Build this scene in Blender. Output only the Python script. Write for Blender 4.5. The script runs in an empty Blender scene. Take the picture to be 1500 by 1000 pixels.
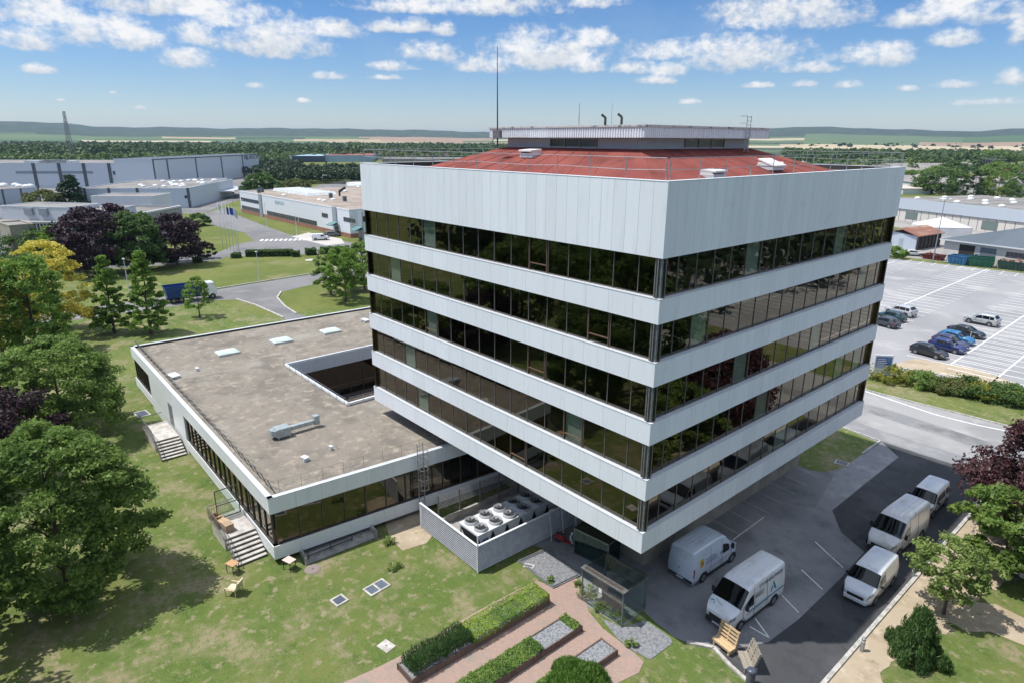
import bpy, bmesh, math, random
import numpy as np
from mathutils import Vector, Matrix
from mathutils.geometry import tessellate_polygon
random.seed(7)
RNG = np.random.default_rng(7)
C = bpy.context.scene.collection
rad = math.radians
PI = math.pi
# ------------------------------------------------------------------ camera, sky, sun, exposure
CAM = np.array([17.647, -24.501, 26.74])
FPX, PITCH, ROLL, YAW = 949.5, 0.3012, 0.0048, -0.85407
_fw = np.array([math.sin(YAW)*math.cos(PITCH), math.cos(YAW)*math.cos(PITCH), -math.sin(PITCH)])
_rt = np.array([math.cos(YAW), -math.sin(YAW), 0.0])
_up = np.cross(_rt, _fw)
RT = _rt*math.cos(ROLL) + _up*math.sin(ROLL)
UP = -_rt*math.sin(ROLL) + _up*math.cos(ROLL)
cam_d = bpy.data.cameras.new("Camera")
cam = bpy.data.objects.new("Camera", cam_d)
C.objects.link(cam)
cam.matrix_world = Matrix(((RT[0], UP[0], -_fw[0], CAM[0]), (RT[1], UP[1], -_fw[1], CAM[1]), (RT[2], UP[2], -_fw[2], CAM[2]), (0, 0, 0, 1)))
cam_d.sensor_width = 36.0
cam_d.lens = FPX/1500*36.0
cam_d.clip_start = 0.5
cam_d.clip_end = 40000
bpy.context.scene.camera = cam

def ray(px, py):
    return _fw + RT*(px-750)/FPX - UP*(py-500)/FPX
def G(px, py, z=0.0):            # photo pixel -> the point of the place at height z
    d = ray(px, py)
    t = (z-CAM[2])/d[2]
    p = CAM + d*t
    return (float(p[0]), float(p[1]))
def at(px, py, dist):            # photo pixel -> the point at a horizontal distance
    d = ray(px, py)
    t = dist/math.hypot(d[0], d[1])
    p = CAM + d*t
    return (float(p[0]), float(p[1]), float(p[2]))
def hgt(xy, py):                 # height above ground at which a vertical at xy meets photo row py
    lo, hi = -5, 26.7+2.5*math.hypot(xy[0]-CAM[0], xy[1]-CAM[1])
    for _ in range(50):
        m = (lo+hi)/2
        d = np.array([xy[0], xy[1], m]) - CAM
        y = 500-FPX*(d@UP)/(d@_fw)
        if y > py: lo = m
        else: hi = m
    return lo
def dist(xy): return math.hypot(xy[0]-CAM[0], xy[1]-CAM[1])

SUN_D = np.array([0.274, 0.325, -0.893]); SUN_D /= np.linalg.norm(SUN_D)   # direction light travels
sun_el = math.asin(-SUN_D[2])
sun_az = math.atan2(-SUN_D[0], -SUN_D[1])
sl = bpy.data.lights.new("sun", 'SUN'); sl.energy = 4.2; sl.angle = rad(0.53); sl.color = (1.0, 0.968, 0.925)
so = bpy.data.objects.new("sun", sl); C.objects.link(so)
so.rotation_euler = Vector(SUN_D).to_track_quat('-Z', 'Y').to_euler(); so.location = (0, 0, 90)

w = bpy.data.worlds.new("World"); bpy.context.scene.world = w; w.use_nodes = True
def build_world():
    nt = w.node_tree; N = nt.nodes; L = nt.links
    N.clear()
    out = N.new('ShaderNodeOutputWorld'); bg = N.new('ShaderNodeBackground'); bg.inputs['Strength'].default_value = 0.125
    L.new(bg.outputs[0], out.inputs[0])
    sky = N.new('ShaderNodeTexSky'); sky.sky_type = 'NISHITA'; sky.sun_disc = False
    sky.sun_elevation = sun_el; sky.sun_rotation = sun_az
    sky.altitude = 100; sky.air_density = 1.0; sky.dust_density = 0.15; sky.ozone_density = 3.5
    geo = N.new('ShaderNodeTexCoord')
    sep = N.new('ShaderNodeSeparateXYZ'); L.new(geo.outputs['Generated'], sep.inputs[0])
    def mth(op, a, b=None, clamp=False):
        n = N.new('ShaderNodeMath'); n.operation = op; n.use_clamp = clamp
        for i, v in enumerate((a, b)):
            if v is None: continue
            if isinstance(v, (int, float)): n.inputs[i].default_value = v
            else: L.new(v, n.inputs[i])
        return n.outputs[0]
    yaw0 = -math.pi/4
    # azimuth relative to the view side of the sky, elevation
    xr = mth('ADD', mth('MULTIPLY', sep.outputs[0], math.cos(yaw0)), mth('MULTIPLY', sep.outputs[1], -math.sin(yaw0)))
    yr = mth('ADD', mth('MULTIPLY', sep.outputs[0], math.sin(yaw0)), mth('MULTIPLY', sep.outputs[1], math.cos(yaw0)))
    az = mth('ARCTAN2', xr, yr); el = mth('ARCSINE', sep.outputs[2])
    def noise(vec, scale, det, rough, off):
        mp = N.new('ShaderNodeMapping'); mp.inputs['Location'].default_value = off
        L.new(vec, mp.inputs[0])
        n = N.new('ShaderNodeTexNoise'); n.inputs['Scale'].default_value = scale
        n.inputs['Detail'].default_value = det; n.inputs['Roughness'].default_value = rough
        L.new(mp.outputs[0], n.inputs['Vector']); return n.outputs['Fac']
    comb = N.new('ShaderNodeCombineXYZ'); L.new(az, comb.inputs[0]); L.new(mth('MULTIPLY', el, 1.35), comb.inputs[1])
    n1 = noise(comb.outputs[0], 24, 7, 0.55, (3, 1, 0)); n2 = noise(comb.outputs[0], 80, 6, 0.6, (1, 5, 0))
    nn = mth('ADD', mth('MULTIPLY', mth('SUBTRACT', n1, 0.5), 1.9), mth('MULTIPLY', mth('SUBTRACT', n2, 0.5), 1.2))
    # cloud group: 1 - (da/ra)^2 - (de/re)^2, flatter below
    g = bpy.data.node_groups.new('cloud', 'ShaderNodeTree')
    for nm in ('az', 'el', 'a', 'e', 'ia', 'ie'): g.interface.new_socket(name=nm, in_out='INPUT', socket_type='NodeSocketFloat')
    g.interface.new_socket(name='f', in_out='OUTPUT', socket_type='NodeSocketFloat')
    g.interface.new_socket(name='s', in_out='OUTPUT', socket_type='NodeSocketFloat')
    gi = g.nodes.new('NodeGroupInput'); go = g.nodes.new('NodeGroupOutput')
    def gm(op, a, b=None):
        n = g.nodes.new('ShaderNodeMath'); n.operation = op
        for i, v in enumerate((a, b)):
            if v is None: continue
            if isinstance(v, (int, float)): n.inputs[i].default_value = v
            else: g.links.new(v, n.inputs[i])
        return n.outputs[0]
    da = gm('MULTIPLY', gm('SUBTRACT', gi.outputs['az'], gi.outputs['a']), gi.outputs['ia'])
    de = gm('MULTIPLY', gm('SUBTRACT', gi.outputs['el'], gi.outputs['e']), gi.outputs['ie'])
    deb = gm('MAXIMUM', de, gm('MULTIPLY', de, -2.6))
    f = gm('SUBTRACT', 1.0, gm('ADD', gm('MULTIPLY', da, da), gm('MULTIPLY', deb, deb)))
    g.links.new(f, go.inputs['f'])
    g.links.new(gm('MULTIPLY', gm('MAXIMUM', f, 0.0), gm('ADD', de, 0.3)), go.inputs['s'])
    clouds = [(30,60,70,20),(210,55,60,16),(330,30,70,18),(480,45,60,14),(1440,20,80,22),(1340,30,60,16),(930,100,50,12),(760,70,50,14),(60,18,95,30),(150,52,130,26),(260,8,220,22),(400,60,110,30),(275,88,52,17),(55,103,34,8),(373,126,22,5),(285,50,50,22),
        (570,40,40,10),(605,38,30,12),(650,45,20,11),(700,8,160,20),(615,12,120,12),(628,78,60,15),(572,98,45,8),(560,114,34,4),(800,78,110,30),(712,98,60,12),(870,60,40,15),(875,5,50,10),(862,98,35,12),
        (1080,80,130,30),(1150,20,140,34),(970,78,80,14),(980,103,40,12),(960,118,34,8),(1250,82,55,14),(1185,100,60,10),(1395,10,90,22),(1300,84,60,18),(1395,58,50,16),(1490,50,22,22),
        (1395,125,45,7),(1480,115,30,14),(1240,125,30,6),(1330,130,20,5),(1110,126,28,5),(1010,150,22,4),(1440,150,60,6),(205,158,12,4),(165,136,9,4),(480,112,34,6),(445,148,14,4),(90,147,10,3),(1180,123,22,6),
        (-120,30,120,40),(1620,40,110,40),(300,-60,260,40),(900,-70,260,50),(1300,-90,260,50),(600,-160,300,60),(-300,100,160,20),(1800,100,160,24)]
    def ang(px, py):
        d = ray(px, py); d = d/np.linalg.norm(d)
        a = math.atan2(d[0]*math.cos(yaw0)-d[1]*math.sin(yaw0), d[0]*math.sin(yaw0)+d[1]*math.cos(yaw0))
        return a, math.asin(d[2])
    F = None; S = None
    lst = []
    for (cx, cy, rx, ry) in clouds:
        a, e = ang(cx, cy+ry*0.35); k = math.cos(math.atan((cx-750)/FPX))
        lst.append((a, e+ry/FPX*.1, rx/FPX*k*k*1.05, ry/FPX*k*1.7))
    for q in range(26):            # the rest of the sky, for light and reflections
        lst.append((random.uniform(0.9, 5.4)-0.0, random.uniform(0.05, 1.2), random.uniform(.1, .25), random.uniform(.03, .09)))
    lst = [(a if a < math.pi else a-2*math.pi, e, ra, re) for a, e, ra, re in lst]
    for (a, e, ra, re) in lst:
        n = N.new('ShaderNodeGroup'); n.node_tree = g
        L.new(az, n.inputs['az']); L.new(el, n.inputs['el'])
        n.inputs['a'].default_value = a; n.inputs['e'].default_value = e
        n.inputs['ia'].default_value = 1/ra; n.inputs['ie'].default_value = 1/re
        if F is None: F, S = n.outputs['f'], n.outputs['s']
        else: F, S = mth('MAXIMUM', F, n.outputs['f']), mth('ADD', S, n.outputs['s'])
    F = mth('MAXIMUM', F, -1.6)
    dens = mth('ADD', mth('ADD', F, -0.22), nn)
    mr = N.new('ShaderNodeMapRange'); mr.interpolation_type = 'SMOOTHSTEP'; L.new(dens, mr.inputs[0])
    mr.inputs[1].default_value = -0.02; mr.inputs[2].default_value = 0.95; mr.inputs[3].default_value = 0; mr.inputs[4].default_value = 0.97
    # thin veil low in the sky
    veil = noise(comb.outputs[0], 7, 7, 0.6, (9, 2, 0))
    vm = N.new('ShaderNodeMapRange'); L.new(veil, vm.inputs[0]); vm.inputs[1].default_value = .5; vm.inputs[2].default_value = .85; vm.inputs[3].default_value = 0; vm.inputs[4].default_value = .2
    # unseen broken cloud added overhead to raise the neutral ambient light
    hi = N.new('ShaderNodeMapRange'); L.new(el, hi.inputs[0]); hi.inputs[1].default_value = .24; hi.inputs[2].default_value = .42
    br = noise(geo.outputs['Generated'], 3.2, 6, .6, (5, 5, 2)); bm = N.new('ShaderNodeMapRange'); bm.interpolation_type = 'SMOOTHSTEP'; L.new(br, bm.inputs[0]); bm.inputs[1].default_value = .44; bm.inputs[2].default_value = .56
    cov = mth('MAXIMUM', mth('MAXIMUM', mr.outputs[0], vm.outputs[0]), mth('MULTIPLY', bm.outputs[0], mth('MULTIPLY', hi.outputs[0], .95)))
    # brightness of the cloud body
    sh = mth('ADD', mth('MULTIPLY', S, 0.55), mth('MULTIPLY', mth('SUBTRACT', n2, 0.5), 0.7))
    sm = N.new('ShaderNodeMapRange'); L.new(sh, sm.inputs[0]); sm.inputs[1].default_value = -.1; sm.inputs[2].default_value = .42; sm.inputs[3].default_value = 0; sm.inputs[4].default_value = 1
    cr = N.new('ShaderNodeMix'); cr.data_type = 'RGBA'; L.new(sm.outputs[0], cr.inputs[0])
    cr.inputs[6].default_value = (3.9, 4.35, 4.9, 1); cr.inputs[7].default_value = (6.9, 6.9, 6.9, 1)
    hb = N.new('ShaderNodeMapRange'); L.new(el, hb.inputs[0]); hb.inputs[1].default_value = .25; hb.inputs[2].default_value = .5; hb.inputs[3].default_value = 1; hb.inputs[4].default_value = 1.75  # out-of-view cloud brightened further, to lift the ambient light
    cs_ = N.new('ShaderNodeVectorMath'); cs_.operation = 'SCALE'; L.new(cr.outputs[2], cs_.inputs[0]); L.new(hb.outputs[0], cs_.inputs['Scale'])
    mx = N.new('ShaderNodeMix'); mx.data_type = 'RGBA'; L.new(cov, mx.inputs[0]); hs = N.new('ShaderNodeHueSaturation'); hs.inputs['Saturation'].default_value = 1.22; hs.inputs['Value'].default_value = .76; tn = N.new('ShaderNodeMix'); tn.data_type = 'RGBA'; tn.blend_type = 'MULTIPLY'; tn.inputs[0].default_value = 1; tn.inputs[7].default_value = (.93, .955, 1.09, 1); L.new(sky.outputs[0], tn.inputs[6]); L.new(tn.outputs[2], hs.inputs['Color']); L.new(hs.outputs[0], mx.inputs[6]); L.new(cs_.outputs[0], mx.inputs[7])
    L.new(mx.outputs[2], bg.inputs['Color'])
build_world()
sc = bpy.context.scene
sc.view_settings.view_transform = 'Standard'; sc.view_settings.look = 'None'
sc.view_settings.exposure = 0.18; sc.view_settings.gamma = 1.0
sc.render.engine = 'CYCLES'
sc.cycles.max_bounces = 7; sc.cycles.transparent_max_bounces = 12; sc.cycles.volume_bounces = 0
sc.cycles.diffuse_bounces = 3; sc.cycles.glossy_bounces = 3; sc.cycles.caustics_reflective = False; sc.cycles.caustics_refractive = False

# ------------------------------------------------------------------ helpers
def thing(name, label, cat, loc=(0, 0, 0), rz=0.0, group=None, kind=None):
    o = bpy.data.objects.new(name, None); C.objects.link(o)
    o.empty_display_size = 0.3
    o.location = loc if len(loc) == 3 else (loc[0], loc[1], 0); o.rotation_euler = (0, 0, rz)
    return tag(o, label, cat, group, kind)
def tag(o, label=None, cat=None, group=None, kind=None):
    if label: o['label'] = label
    if cat: o['category'] = cat
    if group: o['group'] = group
    if kind: o['kind'] = kind
    return o
def struct(o): o['kind'] = 'structure'; return o
def stuff(o): o['kind'] = 'stuff'; return o
def dup(root, loc, rz=0.0, label=None, scale=None):
    def cp(o, par):
        c = o.copy(); C.objects.link(c); c.parent = par
        for ch in kids.get(o.name, []): cp(ch, c)
        return c
    kids = {}
    def walk(o):
        for ch in KIDS.get(o.name, []): kids.setdefault(o.name, []).append(ch); walk(ch)
    walk(root)
    r = cp(root, None); r.location = loc if len(loc) == 3 else (loc[0], loc[1], 0); r.rotation_euler = (0, 0, rz)
    if label: r['label'] = label
    if scale: r.scale = scale if isinstance(scale, tuple) else (scale,)*3
    return r
KIDS = {}
class MB:
    def __init__(s, org=(0, 0, 0)): s.v = []; s.f = []; s.m = []; s.o = org if len(org) == 3 else (org[0], org[1], 0); s.mi = 0
    def add(s, vs, fs):
        k = len(s.v); o = s.o
        s.v += [(v[0]-o[0], v[1]-o[1], v[2]-o[2]) for v in vs]
        s.f += [tuple(i+k for i in f) for f in fs]; s.m += [s.mi]*len(fs); return s
    def box(s, x0, x1, y0, y1, z0, z1):
        return s.add([(x0,y0,z0),(x1,y0,z0),(x1,y1,z0),(x0,y1,z0),(x0,y0,z1),(x1,y0,z1),(x1,y1,z1),(x0,y1,z1)],
              [(0,3,2,1),(4,5,6,7),(0,1,5,4),(1,2,6,5),(2,3,7,6),(3,0,4,7)])
    def obox(s, c, sx, sy, sz, rz=0.0, tilt=0.0, roll=0.0):       # box centred at c
        R = Matrix.Rotation(rz, 3, 'Z') @ Matrix.Rotation(tilt, 3, 'Y') @ Matrix.Rotation(roll, 3, 'X')
        vs = [tuple(R @ Vector((a*sx/2, b*sy/2, d*sz/2)) + Vector(c)) for d in (-1, 1) for a, b in ((-1,-1),(1,-1),(1,1),(-1,1))]
        return s.add(vs, [(0,3,2,1),(4,5,6,7),(0,1,5,4),(1,2,6,5),(2,3,7,6),(3,0,4,7)])
    def prism(s, pts, z0, z1, bottom=True):
        n = len(pts)
        if sum(pts[i][0]*pts[(i+1)%n][1]-pts[(i+1)%n][0]*pts[i][1] for i in range(n)) < 0: pts = list(pts)[::-1]
        vs = [(p[0], p[1], z0) for p in pts] + [(p[0], p[1], z1) for p in pts]
        tri = [tuple(t) for t in tessellate_polygon([[Vector((p[0], p[1], 0)) for p in pts]])]
        fs = []
        for t in tri:
            a, b, c = (Vector(vs[i]) for i in t)
            if (b-a).cross(c-a).z < 0: t = t[::-1]
            fs.append(tuple(i+n for i in t))
            if bottom: fs.append(tuple(t[::-1]))
        fs += [(i, (i+1) % n, (i+1) % n+n, i+n) for i in range(n)]
        return s.add(vs, fs)
    def sheet(s, pts, z):
        vs = [(p[0], p[1], z if len(p) < 3 else p[2]) for p in pts]
        fs = []
        for t in tessellate_polygon([[Vector((p[0], p[1], 0)) for p in pts]]):
            a, b, c = (Vector((vs[i][0], vs[i][1], 0)) for i in t)
            fs.append(tuple(t) if (b-a).cross(c-a).z > 0 else tuple(t[::-1]))
        return s.add(vs, fs)
    def quad(s, a, b, c, d): return s.add([a, b, c, d], [(0, 1, 2, 3)])
    def tube(s, p0, p1, r0, r1=None, n=8, cap=True):
        r1 = r0 if r1 is None else r1
        p0 = Vector(p0); p1 = Vector(p1); d = (p1-p0).normalized()
        u = d.orthogonal().normalized(); w_ = d.cross(u)
        vs = []
        for p, r in ((p0, r0), (p1, r1)):
            for i in range(n):
                a = 2*PI*i/n; vs.append(tuple(p+u*math.cos(a)*r+w_*math.sin(a)*r))
        fs = [(i, (i+1) % n, (i+1) % n+n, i+n) for i in range(n)]
        if cap: fs += [tuple(range(n))[::-1], tuple(range(n, 2*n))]
        return s.add(vs, fs)
    def path(s, pts, r, n=6):
        for a, b in zip(pts[:-1], pts[1:]): s.tube(a, b, r, n=n)
        return s
    def lathe(s, c, prof, n=16):       # prof: (r, z) rows
        vs = [(c[0]+r*math.cos(2*PI*i/n), c[1]+r*math.sin(2*PI*i/n), c[2]+z) for r, z in prof for i in range(n)]
        fs = [(j*n+i, j*n+(i+1) % n, (j+1)*n+(i+1) % n, (j+1)*n+i) for j in range(len(prof)-1) for i in range(n)]
        if prof[-1][0] > 0: fs.append(tuple(range((len(prof)-1)*n, len(prof)*n)))
        return s.add(vs, fs)
    def build(s, name, mats, parent=None, smooth=False, bevel=0.0, loc=None, rot=None):
        me = bpy.data.meshes.new(name); me.from_pydata(s.v, [], s.f)
        for m_ in (mats if isinstance(mats, (list, tuple)) else [mats]): me.materials.append(m_)
        if any(s.m): me.polygons.foreach_set('material_index', s.m)
        if smooth: me.polygons.foreach_set('use_smooth', [True]*len(me.polygons))
        me.update()
        return link(name, me, parent, bevel, loc, rot)
def link(name, me, parent=None, bevel=0.0, loc=None, rot=None):
    o = bpy.data.objects.new(name, me); C.objects.link(o)
    if parent: o.parent = parent; KIDS.setdefault(parent.name, []).append(o)
    if loc: o.location = loc if len(loc) == 3 else (loc[0], loc[1], 0)
    if rot: o.rotation_euler = rot
    if bevel:
        b = o.modifiers.new('bevel', 'BEVEL'); b.width = bevel; b.segments = 2; b.limit_method = 'ANGLE'; b.angle_limit = rad(40)
    return o
def text(s, size, m_, parent, loc, rot, name='lettering', depth=0.004, sx=1.0, align='CENTER'):
    cu = bpy.data.curves.new(name, 'FONT'); cu.body = s; cu.size = size; cu.extrude = depth; cu.align_x = align; cu.align_y = 'CENTER'
    t = bpy.data.objects.new(name+'_tmp', cu); C.objects.link(t)
    bpy.context.view_layer.update()
    me = bpy.data.meshes.new_from_object(t.evaluated_get(bpy.context.evaluated_depsgraph_get()))
    bpy.data.objects.remove(t); bpy.data.curves.remove(cu)
    me.materials.clear(); me.materials.append(m_)
    o = link(name, me, parent, 0, loc, rot); o.scale = (sx, 1, 1)
    return o
def unit(a, b):
    d = math.hypot(b[0]-a[0], b[1]-a[1]); return ((b[0]-a[0])/d, (b[1]-a[1])/d, d)

# ------------------------------------------------------------------ materials
def _new(name):
    m_ = bpy.data.materials.new(name); m_.use_nodes = True
    nt = m_.node_tree; b = nt.nodes['Principled BSDF']; return m_, nt, b
def _mix(nt, fac, a, b):
    n = nt.nodes.new('ShaderNodeMix'); n.data_type = 'RGBA'
    if hasattr(fac, 'node'): nt.links.new(fac, n.inputs[0])
    else: n.inputs[0].default_value = fac
    for i, v in ((6, a), (7, b)):
        if hasattr(v, 'node'): nt.links.new(v, n.inputs[i])
        else: n.inputs[i].default_value = (*v, 1)
    return n.outputs[2]
def _noise(nt, scale, det=5, rough=.55, stretch=(1, 1, 1), off=(0, 0, 0), coord='Object'):
    tc = nt.nodes.new('ShaderNodeTexCoord'); mp = nt.nodes.new('ShaderNodeMapping')
    mp.inputs['Scale'].default_value = stretch; mp.inputs['Location'].default_value = off
    nt.links.new(tc.outputs[coord], mp.inputs[0])
    n = nt.nodes.new('ShaderNodeTexNoise'); n.inputs['Scale'].default_value = scale; n.inputs['Detail'].default_value = det; n.inputs['Roughness'].default_value = rough
    nt.links.new(mp.outputs[0], n.inputs['Vector']); return n.outputs['Fac']
def _ramp(nt, f, lo, hi):
    n = nt.nodes.new('ShaderNodeMapRange'); n.interpolation_type = 'SMOOTHSTEP'; nt.links.new(f, n.inputs[0])
    n.inputs[1].default_value = lo; n.inputs[2].default_value = hi; return n.outputs[0]
def _bump(nt, b, f, strength, distance=0.02):
    n = nt.nodes.new('ShaderNodeBump'); n.inputs['Strength'].default_value = strength; n.inputs['Distance'].default_value = distance
    nt.links.new(f, n.inputs['Height']); nt.links.new(n.outputs[0], b.inputs['Normal'])
def mat(name, c1, c2=None, scale=1.0, rough=.6, metal=0.0, lo=.4, hi=.62, bump=0.0, bscale=20, stretch=(1, 1, 1), c3=None, s3=.2, lo3=.5, hi3=.65, coat=0.0, island=0.0, bd=0.02, ior=1.5):
    m_, nt, b = _new(name)
    b.inputs['Roughness'].default_value = rough; b.inputs['Metallic'].default_value = metal; b.inputs['IOR'].default_value = ior
    if coat: b.inputs['Coat Weight'].default_value = coat; b.inputs['Coat Roughness'].default_value = .06
    col = c1
    if c2 is not None: col = _mix(nt, _ramp(nt, _noise(nt, scale, stretch=stretch), lo, hi), c1, c2)
    if c3 is not None: col = _mix(nt, _ramp(nt, _noise(nt, s3, off=(7, 3, 1)), lo3, hi3), col, c3)
    if island:
        g = nt.nodes.new('ShaderNodeNewGeometry'); mr = nt.nodes.new('ShaderNodeMapRange'); nt.links.new(g.outputs['Random Per Island'], mr.inputs[0])
        mr.inputs[3].default_value = 1-island; mr.inputs[4].default_value = 1+island
        h = nt.nodes.new('ShaderNodeHueSaturation')
        if hasattr(col, 'node'): nt.links.new(col, h.inputs['Color'])
        else: h.inputs['Color'].default_value = (*col, 1)
        nt.links.new(mr.outputs[0], h.inputs['Value']); col = h.outputs[0]
    if hasattr(col, 'node'): nt.links.new(col, b.inputs['Base Color'])
    else: b.inputs['Base Color'].default_value = (*col, 1)
    if bump: _bump(nt, b, _noise(nt, bscale, 4), bump, bd)
    return m_
def leafmat(name, c1, c2, c3=None, trans=.35, ns=.55):
    m_, nt, b = _new(name)
    g = nt.nodes.new('ShaderNodeNewGeometry')
    col = _mix(nt, _ramp(nt, g.outputs['Random Per Island'], 0, 1), c1, c2)
    col = _mix(nt, _ramp(nt, _noise(nt, ns, 3), .45, .72), col, c3 or tuple(x*.6 for x in c1))
    nt.links.new(col, b.inputs['Base Color']); b.inputs['Roughness'].default_value = .55; b.inputs['Specular IOR Level'].default_value = .3
    tr = nt.nodes.new('ShaderNodeBsdfTranslucent'); nt.links.new(col, tr.inputs[0])
    mx = nt.nodes.new('ShaderNodeMixShader'); mx.inputs[0].default_value = trans
    nt.links.new(b.outputs[0], mx.inputs[1]); nt.links.new(tr.outputs[0], mx.inputs[2]); nt.links.new(mx.outputs[0], nt.nodes['Material Output'].inputs[0])
    return m_
def glassmat(name, tint=(.14, .12, .085), refl=(.80, .75, .64), f0=.135, rough=.015):
    m_, nt, b = _new(name); nt.nodes.remove(b)
    t = nt.nodes.new('ShaderNodeBsdfTransparent'); t.inputs[0].default_value = (*tint, 1)
    g = nt.nodes.new('ShaderNodeBsdfGlossy'); g.inputs[0].default_value = (*refl, 1); g.inputs['Roughness'].default_value = rough
    fr = nt.nodes.new('ShaderNodeLayerWeight'); fr.inputs[0].default_value = .5; pw = nt.nodes.new('ShaderNodeMath'); pw.operation = 'POWER'; pw.inputs[1].default_value = 4; nt.links.new(fr.outputs['Facing'], pw.inputs[0])
    mr = nt.nodes.new('ShaderNodeMapRange'); nt.links.new(pw.outputs[0], mr.inputs[0]); mr.inputs[3].default_value = f0; mr.inputs[4].default_value = .95
    mx = nt.nodes.new('ShaderNodeMixShader'); nt.links.new(mr.outputs[0], mx.inputs[0]); nt.links.new(t.outputs[0], mx.inputs[1]); nt.links.new(g.outputs[0], mx.inputs[2])
    nt.links.new(mx.outputs[0], nt.nodes['Material Output'].inputs[0]); return m_

def panelmat(name, c, dirt, streak=.5):
    m_, nt, b = _new(name)
    b.inputs['Roughness'].default_value = .42; b.inputs['Specular IOR Level'].default_value = .35
    s = _noise(nt, 1.0, 6, .6, stretch=(3.5, 3.5, .35)); f = _ramp(nt, s, .46, .85)
    g = nt.nodes.new('ShaderNodeNewGeometry'); mr = nt.nodes.new('ShaderNodeMapRange'); nt.links.new(g.outputs['Random Per Island'], mr.inputs[0]); mr.inputs[3].default_value = .955; mr.inputs[4].default_value = 1.03
    ml = nt.nodes.new('ShaderNodeMath'); ml.operation = 'MULTIPLY'; ml.inputs[1].default_value = streak; nt.links.new(f, ml.inputs[0])
    col = _mix(nt, ml.outputs[0], c, dirt)
    p = _ramp(nt, _noise(nt, .8, 5, .6, off=(4, 4, 4)), .62, .72)
    ml2 = nt.nodes.new('ShaderNodeMath'); ml2.operation = 'MULTIPLY'; ml2.inputs[1].default_value = streak*.5; nt.links.new(p, ml2.inputs[0])
    col = _mix(nt, ml2.outputs[0], col, dirt)
    h = nt.nodes.new('ShaderNodeHueSaturation'); nt.links.new(col, h.inputs['Color']); nt.links.new(mr.outputs[0], h.inputs['Value'])
    nt.links.new(h.outputs[0], b.inputs['Base Color']); return m_

def groundmat(name, layers, rough=.95, bump=.4, bscale=9, bd=.05):
    # layers: first colour, then (colour, scale, lo, hi, detail, offset)
    m_, nt, b = _new(name); b.inputs['Roughness'].default_value = rough; b.inputs['Specular IOR Level'].default_value = .2
    col = layers[0]
    for i, (c, s, lo, hi) in enumerate(layers[1:]):
        col = _mix(nt, _ramp(nt, _noise(nt, s, 8, .62, off=(i*13.1, i*7.7, 0)), lo, hi), col, c)
    nt.links.new(col, b.inputs['Base Color'])
    if bump: _bump(nt, b, _noise(nt, bscale, 6, .7), bump, bd)
    return m_

def brickmat(name, c1, c2, mortar, bw, bh, msize=.01, rough=.85, squash=0.5):
    m_, nt, b = _new(name); b.inputs['Roughness'].default_value = rough
    tc = nt.nodes.new('ShaderNodeTexCoord'); t = nt.nodes.new('ShaderNodeTexBrick'); nt.links.new(tc.outputs['Object'], t.inputs['Vector'])
    t.inputs['Color1'].default_value = (*c1, 1); t.inputs['Color2'].default_value = (*c2, 1); t.inputs['Mortar'].default_value = (*mortar, 1)
    t.inputs['Scale'].default_value = 1; t.inputs['Mortar Size'].default_value = msize; t.inputs['Brick Width'].default_value = bw; t.inputs['Row Height'].default_value = bh
    f = _ramp(nt, _noise(nt, .9, 6, .6), .5, .72)
    nt.links.new(_mix(nt, f, t.outputs['Color'], tuple(x*.72 for x in mortar)), b.inputs['Base Color'])
    return m_

WHITE = panelmat('white_panel', (.79, .82, .845), (.36, .33, .29), .22)
WHITE2 = panelmat('white_clad', (.62, .64, .66), (.32, .30, .27), .3)
SHEDCLAD = panelmat('shed_clad', (.60, .64, .68), (.3, .3, .3), .3)
GREYCLAD = panelmat('grey_clad', (.38, .42, .47), (.25, .25, .25), .3)
DGREY = mat('dark_grey_clad', (.075, .09, .11), (.11, .12, .14), 1.5, .5)
BACK = mat('joint_dark', (.05, .05, .05), rough=.9)
METAL = mat('galvanised', (.42, .44, .45), (.30, .31, .32), 6, .45, .6)
BRONZE = mat('bronze_frame', (.085, .072, .06), (.13, .11, .09), 8, .45, .3)
ALU = mat('alu_frame', (.22, .21, .20), (.16, .15, .14), 6, .45, .3)
GLASS = glassmat('window_glass')
GLASS_B = glassmat('blind_glass', (.55, .60, .55), (.80, .76, .64), .10)
GLASS_G = glassmat('green_glass', (.16, .2, .16), (.72, .78, .70), .15)
GLASS_L = glassmat('clear_glass', (.90, .95, .93), (.9, .95, .95), .04)
CARGLASS = glassmat('car_glass', (.045, .055, .06), (.85, .9, .95), .045)
FARGLASS = mat('far_glass', (.03, .04, .05), (.06, .075, .09), .6, .12)
CONC = mat('concrete', (.40, .38, .35), (.28, .27, .25), 1.5, .85, bump=.15, bscale=15)
CONC_L = mat('light_concrete', (.56, .53, .49), (.42, .39, .35), 2.2, .85, bump=.15, bscale=18)
SHADEIN = mat('painted_inner_shade', (.035, .033, .03), rough=.9)  # near black colour standing in for the shade inside open doorways
CARPET = mat('floor_carpet', (.30, .22, .15), (.20, .15, .11), .5, .95)
BLIND = mat('blind_fabric', (.50, .56, .50), (.40, .46, .42), 3, .9, stretch=(12, 12, .3))
ORANGE = mat('timber_frame', (.15, .085, .05), (.11, .065, .04), 5, .6)
RED = mat('red_membrane', (.275, .088, .072), (.225, .07, .06), .35, 1.0, bump=.15, bscale=6, c3=(.15, .055, .045), s3=.55, lo3=.48, hi3=.75)
GRAVELROOF = groundmat('gravel_roof', [(.255, .225, .185), ((.18, .16, .135), .35, .42, .66), ((.36, .31, .245), 1.1, .50, .70), ((.12, .105, .095), 2.4, .56, .74), ((.31, .29, .25), .13, .52, .68), ((.10, .09, .08), 9, .60, .72)], bump=.5, bscale=25, bd=.04)
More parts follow.
